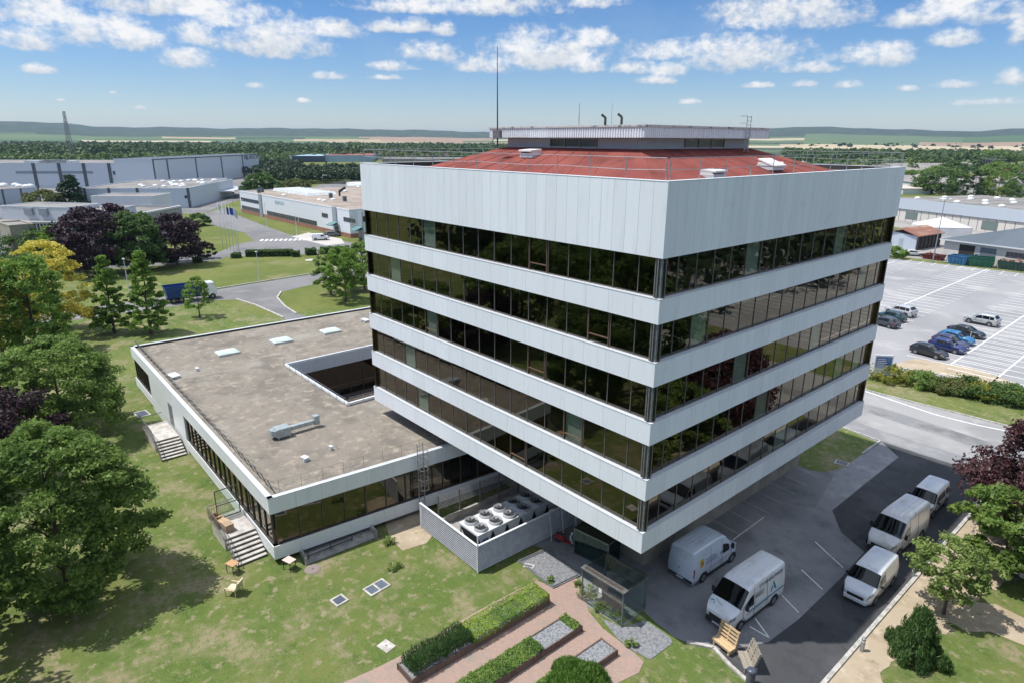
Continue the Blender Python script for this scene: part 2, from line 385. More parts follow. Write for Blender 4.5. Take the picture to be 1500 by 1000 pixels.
GREYROOF = groundmat('grey_roof', [(.27, .255, .24), ((.18, .17, .16), .12, .45, .62), ((.33, .30, .26), .5, .55, .72)], bump=0)
BROWNROOF = groundmat('brown_roof', [(.36, .30, .25), ((.26, .22, .18), .12, .45, .62), ((.40, .36, .31), .5, .55, .72)], bump=0)
RED.node_tree.nodes['Principled BSDF'].inputs['Specular IOR Level'].default_value = .05
# ------------------------------------------------------------------ the ground
GRASS = groundmat('grass', [(.105, .155, .035), ((.165, .185, .055), .12, .42, .60), ((.07, .12, .025), .55, .50, .68), ((.27, .235, .135), .27, .48, .64), ((.13, .18, .045), 2.6, .45, .66), ((.30, .26, .16), 1.5, .52, .70), ((.05, .085, .02), 7.0, .56, .72), ((.22, .21, .10), 11.0, .56, .7)], bump=.7, bscale=14, bd=.08)
GRASS_SH = groundmat('park_grass', [(.12, .15, .035), ((.16, .18, .05), .05, .45, .60), ((.20, .19, .085), .11, .52, .68), ((.09, .12, .028), .7, .55, .7)], bump=.4, bscale=6, bd=.08)
ASPH = groundmat('old_asphalt', [(.235, .235, .24), ((.31, .305, .30), .11, .44, .62), ((.165, .168, .172), .35, .46, .68), ((.34, .33, .315), .3, .60, .76), ((.12, .12, .125), 1.3, .60, .80)], rough=.9, bump=.3, bscale=40, bd=.01)
ASPH_N = groundmat('new_asphalt', [(.066, .068, .072), ((.095, .096, .10), .22, .45, .65), ((.052, .053, .056), .9, .5, .7), ((.12, .12, .12), .5, .62, .78)], rough=.88, bump=.3, bscale=40, bd=.01)
ROADM = groundmat('road_surface', [(.34, .335, .33), ((.27, .268, .265), .12, .45, .60), ((.40, .39, .38), .35, .52, .70)], rough=.9, bump=.2, bscale=30, bd=.01)
LOTM = groundmat('lot_surface', [(.33, .325, .33), ((.275, .275, .28), .045, .44, .60), ((.41, .40, .39), .12, .52, .68), ((.26, .26, .26), .4, .60, .78)], rough=.9, bump=.15, bscale=20, bd=.01)
YARD = groundmat('yard_surface', [(.22, .215, .215), ((.17, .168, .17), .05, .45, .60), ((.27, .26, .255), .2, .55, .7)], rough=.9, bump=0)
SAND = groundmat('dry_soil', [(.44, .36, .26), ((.36, .29, .20), .5, .45, .62), ((.52, .44, .33), 1.6, .52, .70), ((.20, .20, .08), .8, .62, .74)], bump=.5, bscale=18, bd=.03)
GRAV = groundmat('grey_gravel', [(.27, .275, .285), ((.17, .175, .185), 6, .45, .60), ((.40, .40, .41), 14, .56, .64), ((.12, .125, .13), 24, .58, .66)], bump=1, bscale=30, bd=.04)
BRICK = brickmat('paver_brick', (.38, .245, .195), (.31, .215, .175), (.38, .33, .28), .22, .11, .008)
PAINT = mat('road_paint', (.80, .80, .78), (.55, .55, .54), 3, .7, lo=.5, hi=.72)
PAINT_F = mat('worn_paint', (.5, .5, .5), (.27, .27, .28), 2.5, .8, lo=.42, hi=.7)
KERB = mat('kerb_stone', (.52, .50, .46), (.36, .34, .31), 3, .85)

def ground():
    # terrain: one sheet to the horizon, flat near, hills far
    fields = [mat('field_straw', (.40, .31, .18), (.34, .27, .15), .004, .95), mat('field_green', (.09, .14, .055), (.11, .155, .06), .004, .95), mat('field_tan', (.33, .22, .145), (.28, .19, .12), .006, .95),
              mat('field_pale', (.50, .42, .27), (.44, .36, .22), .005, .95), mat('field_dark', (.055, .11, .035), (.075, .13, .04), .004, .95), mat('forest_hill', (.026, .046, .024), (.05, .075, .032), .012, .95, bump=.6, bscale=.03, bd=6)]
    mats = [GRASS_SH] + fields
    ridge = [(-900, 192), (-300, 190), (0, 187.5), (60, 188), (110, 190), (125, 193.5), (200, 194.5), (330, 194), (420, 194), (560, 193.5), (650, 195.5), (720, 196), (1100, 187), (1180, 185), (1300, 187), (1420, 188.5), (1500, 185), (1900, 188), (2600, 190)]
    azs = []
    for px, py in ridge:
        d = ray(px, 200); azs.append(math.atan2(d[0], d[1]))
    rad_ = [0, 120, 300, 500, 800, 1100, 1400, 1700, 2000, 2300, 2600, 2900, 3200, 3600, 4000, 4400, 4800, 5200, 5600, 6000, 6500, 7200, 9000, 14000, 26000]
    na = 420
    vs = []
    for r in rad_:
        for i in range(na):
            a = -PI + 2*PI*i/na
            py = float(np.interp(a, azs, [q[1] for q in ridge])) if azs[0] < a < azs[-1] else 190
            off = max(.4, math.cos(a-YAW)); hz = 205.0-6.0*math.tan(max(-1, min(1, a-YAW)))*.75
            hr = 26.7 + (hz + 1.0 - py)/FPX*6500*off
            hr += 3*math.sin(a*57+1) + 3*math.sin(a*131) + 3*math.sin(a*33+2)
            k = np.interp(r, [0, 1500, 2200, 3200, 4400, 5200, 6000, 6500, 7200, 26000], [0, 0, .03, .14, .36, .52, .86, 1, .9, .3])
            vs.append((CAM[0]+r*math.sin(a), CAM[1]+r*math.cos(a), float(hr*k)))
    fs = []; mi = []
    rr = random.Random(5)
    cell = {}
    for j in range(len(rad_)-1):
        for i in range(na):
            i2 = (i+1) % na
            fs.append((j*na+i, (j+1)*na+i, (j+1)*na+i2, j*na+i2))
            a = -PI + 2*PI*i/na
            r = rad_[j]
            side = a > -0.45       # right hand side of the view
            key = (j if side else j//2, int((i + j*5)//(5+(j*7) % 9)))
            if key not in cell: cell[key] = rr.choices([1, 2, 3, 4, 5, 6], [3, 3, 2, 2, 2, 1] if side else [0, .6, .7, 0, 5, 9])[0]
            if r < 1300: m_ = 0
            elif r >= 5200: m_ = 6
            elif side and 1900 <= r < 2700: m_ = 4 if (i//11) % 3 else 1
            elif side and 2700 <= r < 3500: m_ = (3, 1, 2)[(i//9) % 3]
            elif side and r >= 3500: m_ = 2 if (i//8) % 4 else 5
            elif r >= 4400 and not side: m_ = 6
            else: m_ = cell[key]
            mi.append(m_)
    me = bpy.data.meshes.new('ground'); me.from_pydata(vs, [], fs)
    for m_ in mats: me.materials.append(m_)
    me.polygons.foreach_set('material_index', mi); me.update()
    struct(link('ground', me))
    def sh(name, pts, z, m_, px=True):
        q = [G(*p) for p in pts] if px else pts
        return struct(MB().sheet(q, z).build(name, m_))
    def ragged(pts, amp=.35, seed=1, px=True):
        q = [G(*p) for p in pts] if px else pts; r = random.Random(seed); out = []
        for a, b in zip(q, q[1:]+q[:1]):
            ux, uy, L = unit(a, b); n = max(2, int(L/.35))
            for i in range(n): k = i/n; w_ = r.uniform(-amp, amp)*(i > 0); out.append((a[0]+(b[0]-a[0])*k-uy*w_, a[1]+(b[1]-a[1])*k+ux*w_))
        return out
    # lawn close to the building
    sh('lawn', [(-140, -70), (70, -70), (70, 38), (-20, 38), (-70, 40), (-84, 10), (-140, 2)], .004, GRASS, False)
    # the tower's own lot
    edge = [G(772, 797), G(800, 803), G(850, 842), G(852, 882), G(912, 918), G(942, 893), G(955, 906), G(985, 931), G(1005, 940), G(1045, 948), G(1070, 975), G(1100, 1002)]
    lot = [(-27, 30), (-27, 8)] + [(-12, 8)] + edge + [(5.8, -12), (8, -12), (8, 38), (-27, 38)]
    sh('parking_asphalt', lot, .010, ASPH, False)
    sh('new_asphalt_patch', [G(1316, 669), G(1219, 747), G(1232, 779), G(1266, 808), G(1228, 850), G(1168, 908), G(1125, 940), G(1085, 948), G(1050, 951), G(1070, 977), G(1100, 1004), (5.9, -3), (6, -12), (8, -12), (8, 37.8), (-1.2, 37.8)], .015, ASPH_N, False)
    sh('pale_asphalt_patch', [G(1225, 690), G(1289, 650), G(1322, 668), G(1275, 700), G(1219, 748), G(1195, 742)], .0125, groundmat('pale_asphalt', [(.27, .27, .28), ((.34, .34, .34), .5, .45, .65), ((.20, .20, .205), 1.1, .5, .75)], bump=.2, bscale=30, bd=.01), False)
    sh('grass_patch', [(-9, 28), G(1160, 677), G(1185, 688), G(1208, 691), G(1235, 685), G(1262, 665), G(1287, 648), G(1233, 626), (-12, 38)], .022, GRASS, False)
    # road
    sh('road', [(-120, 38), (90, 38), (90, 56), (-8.8, 53), (-8.8, 49.6), (-120, 49.6)], .018, ROADM, False)
    sh('road_repair_strip', [(-12, 44.6), (16, 42.2), (60, 39.5), (60, 41.2), (16, 44.2), (-2, 46.2), (-12, 46.5)], .024, ASPH, False)
    sh('pavement', [(-40, 38.02), (40, 38.02), (40, 40.1), (-2, 40.3), (-12, 41.5), (-40, 41.5)], .021, groundmat('pavement_asphalt', [(.24, .24, .25), ((.30, .30, .30), .4, .45, .65)], bump=.1), False)
    # big parking lot
    sh('parking_lot', [(-70, 58), (-9, 58), (-9, 53), (110, 55), (110, 152), (-90, 148)], .016, LOTM, False)
    sh('lot_entrance', [(-70, 49.5), (-9, 49.5), (-9, 60), (-70, 60)], .017, ROADM, False)
    isl = [(-8.6, 51.0), (-7, 50.4), (40, 52.6), (90, 55), (90, 61.2), (6, 59.6), (-4, 58.4), (-8.4, 57.5), (-9.3, 54)]
    sh('verge', isl, .026, GRASS, False)
    k = MB()
    def kerb(pts, wd=.18, h=.13):
        for a, b in zip(pts[:-1], pts[1:]):
            ux, uy, L = unit(a, b); cx, cy = (a[0]+b[0])/2, (a[1]+b[1])/2
            k.obox((cx, cy, h/2-.02), L, wd, h+.04, math.atan2(uy, ux))
    kerb([(8.1, -12), (8.1, 33.5), (8.9, 36), (11, 37.6), (30, 37.7), (60, 37.7)], .22)
    kerb(isl+[isl[0]])
    kerb([G(1233, 626), G(1289, 646), G(1262, 665)], .15)
    kerb([G(1005, 941), G(1045, 949), G(1070, 976), G(1100, 1003)], .2)
    kerb([(-9.5, 60.3), (-6, 62.4), (2, 63), (4.2, 64.5), (20, 100)], .25, .1)
    struct(k.build('kerb', KERB))
    sh('dry_strip', [(8.22, -12), (8.22, 33), (9, 35.5), (12.5, 36.5), (12, 30), (10.6, 26), (11.4, 22), (10.2, 18), (10.6, 14.5), (9.6, 12), (9.4, 9.5), (10.2, 6.5), (9.3, 4), (9.6, 0), (9, -12)], .024, SAND, False); sh('dry_strip', ragged([(8.6, -8), (8.6, 33), (9.4, 34.5), (12.6, 35.5), (12.4, 30), (11, 26), (11.9, 22), (10.7, 18), (11.1, 14.5), (10, 12), (9.8, 9.5), (10.6, 6.5), (9.7, 4), (10, 0), (9.4, -8)], .45, 5, False), .0265, SAND, False)
    sh('worn_soil', [G(1385, 905), G(1420, 880), G(1460, 885), G(1500, 905), G(1560, 950), G(1500, 945), G(1450, 925), G(1415, 925)], .028, SAND, False)
    sh('worn_soil', [G(560, 752), G(610, 745), G(640, 775), G(625, 795), G(590, 806), G(572, 790)], .026, SAND, False)
    for k, pts in enumerate([] and ([(664, 882), (690, 866), (700, 862), (694, 870), (672, 886)], [(712, 858), (736, 848), (740, 851), (716, 862)], [(640, 900), (655, 890), (658, 893), (644, 903)])): sh('worn_soil', ragged(pts, .12, k), .026, SAND, False)
    sh('sandy_corner', [(-9.4, 60.5), (-6, 62.6), (2, 63.2), (3.5, 66), (-2, 68.5), (-8, 67)], .030, SAND, False)
    # brick paving with gravel pads
    sh('brick_paving', [G(*p) for p in [(480, 1010), (550, 979), (605, 951), (654, 921), (699, 895), (763, 861), (786, 850), (815, 861), (843, 845), (856, 866), (862, 895), (883, 920), (923, 951), (943, 969), (936, 985), (905, 1000), (880, 1030), (560, 1080), (470, 1060)]], .030, BRICK, False)
    g = MB(); g.sheet([G(759, 822), G(800, 804), G(850, 843), G(810, 862)], .034); g.build('gravel_bed', GRAV)
    e = MB()
    for o_ in (0, .28):
        P = [G(759, 822), G(800, 804), G(850, 843), G(810, 862)]; cx = sum(p[0] for p in P)/4; cy = sum(p[1] for p in P)/4
        P = [(p[0]+(cx-p[0])*o_*.3, p[1]+(cy-p[1])*o_*.3) for p in P]
        for a, b in zip(P, P[1:]+P[:1]):
            ux, uy, L = unit(a, b); e.obox(((a[0]+b[0])/2, (a[1]+b[1])/2, .06), L, .05, .09, math.atan2(uy, ux))
    tag(e.build('bed_edging', METAL), 'double pale metal edging frame around the gravel bed beside the louvred enclosure', 'edging')
    bpy.data.objects['gravel_bed']['kind'] = 'structure'
    sh('gravel_area', [G(880, 905), G(912, 919), G(946, 908), G(982, 934), G(985, 942), G(952, 966), G(926, 952), G(905, 935)], .036, GRAV, False)
    # markings on the tower lot
    mk = MB(); mf = MB()
    def line(B_, a, b, wd, z):
        ux, uy, L = unit(a, b); nx, ny = -uy*wd/2, ux*wd/2
        B_.quad((a[0]-nx, a[1]-ny, z), (b[0]-nx, b[1]-ny, z), (b[0]+nx, b[1]+ny, z), (a[0]+nx, a[1]+ny, z))
    for a, b in (((1194, 793), (1235, 831)), ((1174, 834), (1205, 863)), ((1145, 871), (1170, 897)), ((1098, 917), (1127, 934)), ((1106, 905), (1127, 934))): line(mk, G(*a), G(*b), .08, .024)
    a, b = G(1074, 790), G(1119, 757); line(mk, a, b, .07, .0245)
    ux, uy, L = unit(a, b)
    for i in range(8):
        p = (a[0]+ux*(i*2.1-1.2), a[1]+uy*(i*2.1-1.2)); line(mf, p, (p[0]-3.6, p[1]+.3), .07, .0242)
    struct(mf.build('faded_markings', PAINT_F))
    # road and parking markings
    for a, b in (((1268, 573), (1370, 607)), ((1370, 607), (1430, 622)), ((1430, 622), (1520, 640))): line(mk, G(*a), G(*b), .22, .030)
    for i in range(5): mk.obox((-9.8-i*2.2, 47.6, .026), 1.2, .5, .004, .2)
    ax = unit(G(1337, 441), G(1422, 405)); ang = math.atan2(ax[1], ax[0]); n = (-ax[1], ax[0])
    def rows(o, L, both=True, ln=5.0, sp=2.5, axis=True, side=1):
        if axis: line(mk, o, (o[0]+ax[0]*L, o[1]+ax[1]*L), .2, .030)
        for i in range(int(L/sp)+1):
            p = (o[0]+ax[0]*i*sp, o[1]+ax[1]*i*sp)
            for s in ((1, -1) if both else (side,)): line(mk, p, (p[0]+n[0]*ln*s, p[1]+n[1]*ln*s), .17, .0305)
    o1 = G(1337, 441); rows((o1[0]-ax[0]*20, o1[1]-ax[1]*20), 66)
    o2 = G(1392, 534); rows(o2, 66)
    o3 = G(1450, 562); rows(o3, 66)
    o4 = (o1[0]+n[0]*17, o1[1]+n[1]*17); rows((o4[0]-ax[0]*20, o4[1]-ax[1]*20), 60)
    o5 = (o3[0]-n[0]*18, o3[1]-n[1]*18); rows(o5, 70); o6 = (o5[0]-n[0]*18, o5[1]-n[1]*18); rows(o6, 70)
    for i in range(48): p = (-56+i*2.6, 147.2-.0*i); line(mk, p, (p[0]+.3, p[1]-5), .12, .0305)
    struct(mk.build('road_markings', PAINT))
    # roads to the left
    sh('access_road', [(0, 470), (100, 455), (250, 434), (315, 425), (440, 405), (520, 393), (560, 388), (560, 402), (500, 409), (440, 421), (412, 428), (406, 436), (418, 449), (434, 459), (470, 470), (450, 490), (420, 470), (400, 459), (373, 446), (346, 439), (320, 440), (130, 466), (0, 485)], .014, YARD)
    sh('forecourt', [(300, 313), (322, 306), (354, 318), (387, 331), (427, 345), (500, 353), (560, 363), (560, 373), (400, 373), (330, 377), (322, 381), (250, 388), (150, 395), (150, 388), (240, 378), (318, 371), (345, 359), (372, 353), (358, 341), (310, 330)], .016, YARD)
    sh('concrete_pad', [(427, 347), (452, 341), (500, 350), (505, 357), (478, 360)], .024, CONC_L)
    sh('yard_road', [(400, 283), (448, 279), (468, 271), (500, 266), (560, 262), (560, 268), (505, 273), (480, 281), (480, 288), (400, 290)], .014, YARD)
    sh('yard_asphalt', [(-200, 255), (383, 256), (400, 262), (372, 287), (330, 300), (300, 312), (-200, 330)], .012, YARD)
    sh('works_yard', [(1300, 380), (1500, 402), (1900, 450), (1900, 300), (1500, 290), (1200, 290), (1200, 370)], .013, groundmat('pale_yard', [(.34, .32, .30), ((.28, .26, .25), .05, .45, .6), ((.38, .36, .33), .3, .5, .7)], bump=0))
    sh('grass_strip', [(1300, 331), (1390, 345), (1360, 352), (1300, 341)], .020, GRASS)
    sh('grass_edge', [(1290, 373), (1500, 397), (1700, 420), (1700, 424), (1500, 401), (1290, 377)], .022, GRASS)
    z = MB()
    for i in range(13):
        x = 380+i*7; y = 352.5-i*.12; z.sheet([G(x, y+1), G(x+4, y+1), G(x+7, y-1.6), G(x+3, y-1.6)], .03)
    struct(z.build('zebra_crossing', PAINT))
    kk = MB()
    def lk(pts):
        P = [G(*p) for p in pts]
        for a, b in zip(P[:-1], P[1:]):
            ux, uy, L = unit(a, b); kk.obox(((a[0]+b[0])/2, (a[1]+b[1])/2, .08), L, .3, .2, math.atan2(uy, ux))
    lk([(250, 433), (315, 424), (440, 404), (520, 392)]); lk([(346, 439), (373, 447), (400, 459), (415, 466)]); lk([(412, 428), (406, 437), (418, 450), (434, 460)])
    struct(kk.build('roadside_kerb', KERB))
ground()

# ------------------------------------------------------------------ the office tower
ZT = [21.57, 18.44, 15.30, 12.17, 9.04]; ZB = [19.66, 16.55, 13.39, 10.24, 7.14]
BAY = 28/18
def tower():
    t = thing('office_tower', 'tall square white office block with dark window bands and red sloping roof', 'office building', (-14, 14, 0))
    H_ = 14.0
    def side_iter():
        for s in range(4): yield s, Matrix.Rotation(s*PI/2, 3, 'Z')
    def wrap(name, z0, z1, n, mat_, th=.30, gap=.014, z_ledge=True):
        mb = MB()
        for s, R in side_iter():
            wd = 28/n
            for i in range(n):
                a = -H_+i*wd+gap/2; b = -H_+(i+1)*wd-gap/2
                vs = [tuple(R @ Vector(v)) for v in [(a,-H_,z0),(b,-H_,z0),(b,-H_+.05,z0),(a,-H_+.05,z0),(a,-H_,z1),(b,-H_,z1),(b,-H_+.05,z1),(a,-H_+.05,z1)]]
                mb.add(vs, [(0,3,2,1),(4,5,6,7),(0,1,5,4),(1,2,6,5),(2,3,7,6),(3,0,4,7)])
        mb.mi = 1
        for s, R in side_iter():       # dark backing behind the joints
            vs = [tuple(R @ Vector(v)) for v in [(-H_+.05,-H_+.052,z0+.004),(H_-.05,-H_+.052,z0+.004),(H_-.3,-H_+.3,z0+.004),(-H_+.3,-H_+.3,z0+.004),(-H_+.05,-H_+.052,z1-.004),(H_-.05,-H_+.052,z1-.004),(H_-.3,-H_+.3,z1-.004),(-H_+.3,-H_+.3,z1-.004)]]
            mb.add(vs, [(0,3,2,1),(4,5,6,7),(0,1,5,4),(2,3,7,6)])
        mb.mi = 2
        for s, R in side_iter():       # metal capping
            vs = [tuple(R @ Vector(v)) for v in [(-H_-.015,-H_-.015,z1+.002),(H_+.015,-H_-.015,z1+.002),(H_-.31,-H_+.31,z1+.002),(-H_+.31,-H_+.31,z1+.002),(-H_-.015,-H_-.015,z1+.03),(H_+.015,-H_-.015,z1+.03),(H_-.31,-H_+.31,z1+.03),(-H_+.31,-H_+.31,z1+.03)]]
            mb.add(vs, [(0,3,2,1),(4,5,6,7),(0,1,5,4),(2,3,7,6)])
        return mb.build(name, [mat_, BACK, WHITE2 if z_ledge else WHITE], t)
    wrap('parapet_band', ZT[0], 25.0, 36, WHITE, z_ledge=False)
    for k in range(5):
        z1 = ZB[k]; z0 = ZT[k+1] if k < 4 else 5.9
        wrap('spandrel_band', z0, z1-.03, 18, WHITE)
    s_ = MB(); s_.box(-13.69, 13.69, -13.69, 13.69, 5.92, 6.2); s_.build('soffit', CONC, t)
    # floors and core
    for k in range(5):
        f = MB(); f.box(-13.6, 13.6, -13.6, 13.6, ZB[k]-.95, ZB[k]-.55); f.build('floor', CARPET, t)
        f = MB(); f.box(-13.6, 13.6, -13.6, 13.6, ZT[k]+.25, ZT[k]+.33); f.build('ceiling', mat('ceiling_%d' % k, (.45, .44, .42), rough=.9) if k == 0 else bpy.data.materials['ceiling_0'], t)
    c_ = MB(); c_.box(-6.5, 6.5, -6.5, 6.5, .0, 25.6); c_.build('core', mat('core_wall', (.34, .32, .29), rough=.9), t)
    # ground floor set back under the tower
    g_ = MB(); g_.box(-13.5, 9.9, -8.0, 13.4, 0, 5.92); g_.build('ground_floor_wall', mat('beige_wall', (.40, .36, .29), (.30, .27, .22), .6, .85), t)
    cl = [(-9.4+14, 5.2-14), (-8.2+14, 5.6-14)]
    for x, y in cl:
        c2 = MB(); c2.obox((x, y, 2.95), .22, .22, 5.92); c2.build('column', mat('column_paint', (.36, .34, .30), rough=.8) if 'column_paint' not in bpy.data.materials else bpy.data.materials['column_paint'], t, bevel=.02)
    # windows: a share of the panes tilt a hair, so each reflects its own bit of the place
    frames = []; panes = []
    Hh = {}
    def frame_mesh(h, kind):
        mb = MB(); w_ = BAY
        mb.box(-.016, .016, .165, .24, 0, h)
        mb.box(-.016, w_-.016, .18, .24, 0, .04); mb.box(-.016, w_-.016, .18, .24, h-.04, h)
        if kind == 'open':
            mb.mi = 1
            mb.box(.05, w_-.05, .12, .2, .42, .47); mb.box(.05, .09, .12, .2, .05, h-.05); mb.box(w_-.11, w_-.06, .12, .2, .05, h-.05)
        m_ = bpy.data.meshes.new('window'); m_.from_pydata(mb.v, [], mb.f); m_.materials.append(ALU); m_.materials.append(ORANGE)
        m_.polygons.foreach_set('material_index', mb.m); m_.update(); return m_
    def pane_mesh(h, tx, ty):
        w_ = BAY
        m_ = bpy.data.meshes.new('pane')
        y = .2
        vs = [(.03, y+tx, .05), (w_-.03, y-tx, .05), (w_-.03, y-tx+ty, h-.05), (.03, y+tx+ty, h-.05)]
        m_.from_pydata(vs, [], [(0, 1, 2, 3)]); m_.materials.append(GLASS); m_.update(); return m_
    def blind_mesh(h):
        m_ = bpy.data.meshes.new('blind'); w_ = BAY
        m_.from_pydata([(.06, .3, .08), (w_-.06, .3, .08), (w_-.06, .3, h-.06), (.06, .3, h-.06)], [], [(0, 1, 2, 3)]); m_.materials.append(BLIND); m_.update(); return m_
    hs = [a-b for a, b in zip(ZT, ZB)]
    h0 = 1.90
    fm = frame_mesh(h0, 'n'); fo = frame_mesh(h0, 'open'); bm_ = blind_mesh(h0)
    pm = [pane_mesh(h0, RNG.normal(0, .0022), RNG.normal(0, .003)) for _ in range(14)]
    pb = pane_mesh(h0, .001, .001); pb.materials[0] = GLASS_B
    # which panes show a blind or a brown inner sash: (facade, floor, bay counted from the near corner)
    blinds = {('L', 0, 12), ('L', 1, 15), ('L', 2, 12), ('L', 3, 14), ('L', 3, 3), ('R', 0, 5), ('R', 0, 12), ('R', 1, 15), ('R', 1, 2), ('R', 2, 11), ('R', 2, 5), ('R', 3, 7), ('R', 3, 14), ('R', 4, 9), ('L', 4, 13), ('R', 3, 16)}
    opens = {('L', 0, 5), ('L', 1, 2), ('L', 2, 5), ('L', 3, 3), ('L', 4, 6), ('L', 2, 12)}
    items = []
    for fac, rz, base in (('L', 0, None), ('R', PI/2, None)):
        for k in range(5):
            for i in range(18):
                if fac == 'L': x, y = 14-(i+1)*BAY+.03, -14+.06
                else: x, y = 14-.06, -14+i*BAY+.03
                d = dist((x-14, y+14))
                items.append((d, fac, rz, k, i, x, y))
    items.sort()
    rest_f = []; 
    for n_, (d, fac, rz, k, i, x, y) in enumerate(items):
        z = ZB[k]; kind = 'open' if (fac, k, i) in opens else 'n'
        if n_ < 100:
            o = link('window', fo if kind == 'open' else fm, t, 0, (x, y, z), (0, 0, rz))
            p = link('pane', pb if (fac, k, i) in blinds else pm[random.randrange(14)], o)
            if (fac, k, i) in blinds: link('blind', bm_, o)
        else:
            rest_f.append((fac, rz, k, i, x, y, z, kind))
    # every other window of the four sides in one part
    vs = []; fs = []; mi = []
    def put(me, x, y, z, rz, base):
        R = Matrix.Rotation(rz, 3, 'Z'); k = len(vs)
        for v in me.vertices: q = R @ v.co; vs.append((q[0]+x, q[1]+y, q[2]+z))
        for p in me.polygons: fs.append(tuple(a+k for a in p.vertices)); mi.append(base+p.material_index)
    for (fac, rz, k, i, x, y, z, kind) in rest_f:
        put(fo if kind == 'open' else fm, x, y, z, rz, 0); put(pm[random.randrange(14)], x, y, z, rz, 4 if (fac, k, i) in blinds else 2)
        if (fac, k, i) in blinds: put(bm_, x, y, z, rz, 3)
    for s, rz in ((2, PI), (3, -PI/2)):
        for k in range(5):
            for i in range(18):
                if s == 2: x, y = 14-i*BAY-.03, 14-.06
                else: x, y = -14+.06, 14-i*BAY-.03
                put(fm, x, y, ZB[k], rz, 0); put(pm[i % 14], x, y, ZB[k], rz, 2)
    me = bpy.data.meshes.new('windows'); me.from_pydata(vs, [], fs)
    for m_ in (ALU, ORANGE, GLASS, BLIND, GLASS_B): me.materials.append(m_)
    me.polygons.foreach_set('material_index', mi); me.update()
    stuff(link('windows', me, t))
    # corner posts
    for sx, sy in ((1, -1), (-1, -1), (1, 1), (-1, 1)):
        for k in range(5):
            mb = MB(); mb.box(sx*13.82-.07, sx*13.82+.07, sy*13.82-.07, sy*13.82+.07, ZB[k], ZT[k]); mb.build('corner_post', METAL, t)
            if (sx, sy) == (1, -1):
                for dx, dy in ((-.24*sx, 0.08*sy), (0.08*sx, -.24*sy)):
                    mb = MB(); mb.box(sx*13.8+dx-.035, sx*13.8+dx+.035, sy*13.8+dy-.035, sy*13.8+dy+.035, ZB[k], ZT[k]); mb.build('corner_mullion', ALU, t)
    # red roof: walkway then hipped slope up to the penthouse
    rf = MB(); a, b = 10.6, 6.25; z0, z1 = 24.72, 26.22
    for s, R in side_iter():
        n = 1
        rf.add([tuple(R @ Vector(v)) for v in [(-a, -a, z0), (a, -a, z0), (b, -b, z1), (-b, -b, z1)]], [(0, 1, 2, 3)])
    rf.add([(-b, -b, z1), (b, -b, z1), (b, b, z1), (-b, b, z1)], [(0, 1, 2, 3)])
    roof = rf.build('roof', RED, t)
    seam = MB()
    for s, R in side_iter():
        for i in range(-4, 5):
            x0 = a*i/5; x1 = b*i/5
            seam.tube(tuple(R @ Vector((x0, -a, z0+.012))), tuple(R @ Vector((x1, -b, z1+.012))), .02, n=4)
    seam.build('seam', mat('membrane_seam', (.27, .07, .06), rough=.8), roof)
    wk = MB(); wk.box(-13.7, 13.7, -13.7, 13.7, 24.4, 24.68); wk.build('walkway', mat('walkway_felt', (.22, .17, .15), (.16, .13, .12), .8, .9), t)
    # penthouse
    pw = MB(); pw.box(-6.1, 6.1, -6.1, 6.1, 26.1, 26.9); 
    pen = pw.build('penthouse_wall', GREYCLAD, t)
    for s, R in side_iter():
        for x0, x1 in ((-1.6, 2.6), (-1.6, 2.9))[s % 2:s % 2+1]:
            v = MB(); 
            pts = [(x0, -6.14), (x1, -6.14)]
            v.add([tuple(R @ Vector(q)) for q in [(x0,-6.14,26.34),(x1,-6.14,26.34),(x1,-6.1,26.34),(x0,-6.1,26.34),(x0,-6.14,26.78),(x1,-6.14,26.78),(x1,-6.1,26.78),(x0,-6.1,26.78)]], [(0,3,2,1),(4,5,6,7),(0,1,5,4),(1,2,6,5),(2,3,7,6),(3,0,4,7)])
            wn = v.build('clerestory_window', FARGLASS, t)
            for q in (.0, .33, .66, 1.0):
                xx = x0+(x1-x0)*q; v = MB()
                v.add([tuple(R @ Vector(c)) for c in [(xx-.04,-6.18,26.32),(xx+.04,-6.18,26.32),(xx+.04,-6.1,26.32),(xx-.04,-6.1,26.32),(xx-.04,-6.18,26.8),(xx+.04,-6.18,26.8),(xx+.04,-6.1,26.8),(xx-.04,-6.1,26.8)]], [(0,3,2,1),(4,5,6,7),(0,1,5,4),(1,2,6,5),(2,3,7,6),(3,0,4,7)])
                v.build('frame', ALU, wn)
    fa = MB(); fa.box(-7.05, 7.05, -7.05, 7.05, 26.9, 27.5)
    n = 70
    for s, R in side_iter():
        for i in range(n):
            x = -7.0+i*.2; 
            fa.add([tuple(R @ Vector(c)) for c in [(x,-7.09,26.88),(x+.1,-7.09,26.88),(x+.1,-7.05,26.88),(x,-7.05,26.88),(x,-7.09,27.5),(x+.1,-7.09,27.5),(x+.1,-7.05,27.5),(x,-7.05,27.5)]], [(0,3,2,1),(4,5,6,7),(0,1,5,4),(1,2,6,5),(3,0,4,7)])
    fa.build('roof_fascia', WHITE, t)
    cp = MB(); cp.box(-7.14, 7.14, -7.14, 7.14, 27.5, 27.6); cp.box(-6.9, 6.9, -6.9, 6.9, 27.6, 27.62); cp.build('roof_edge', mat('edge_trim', (.55, .54, .52), (.16, .15, .14), 2.2, .8, lo=.52, hi=.66), t)
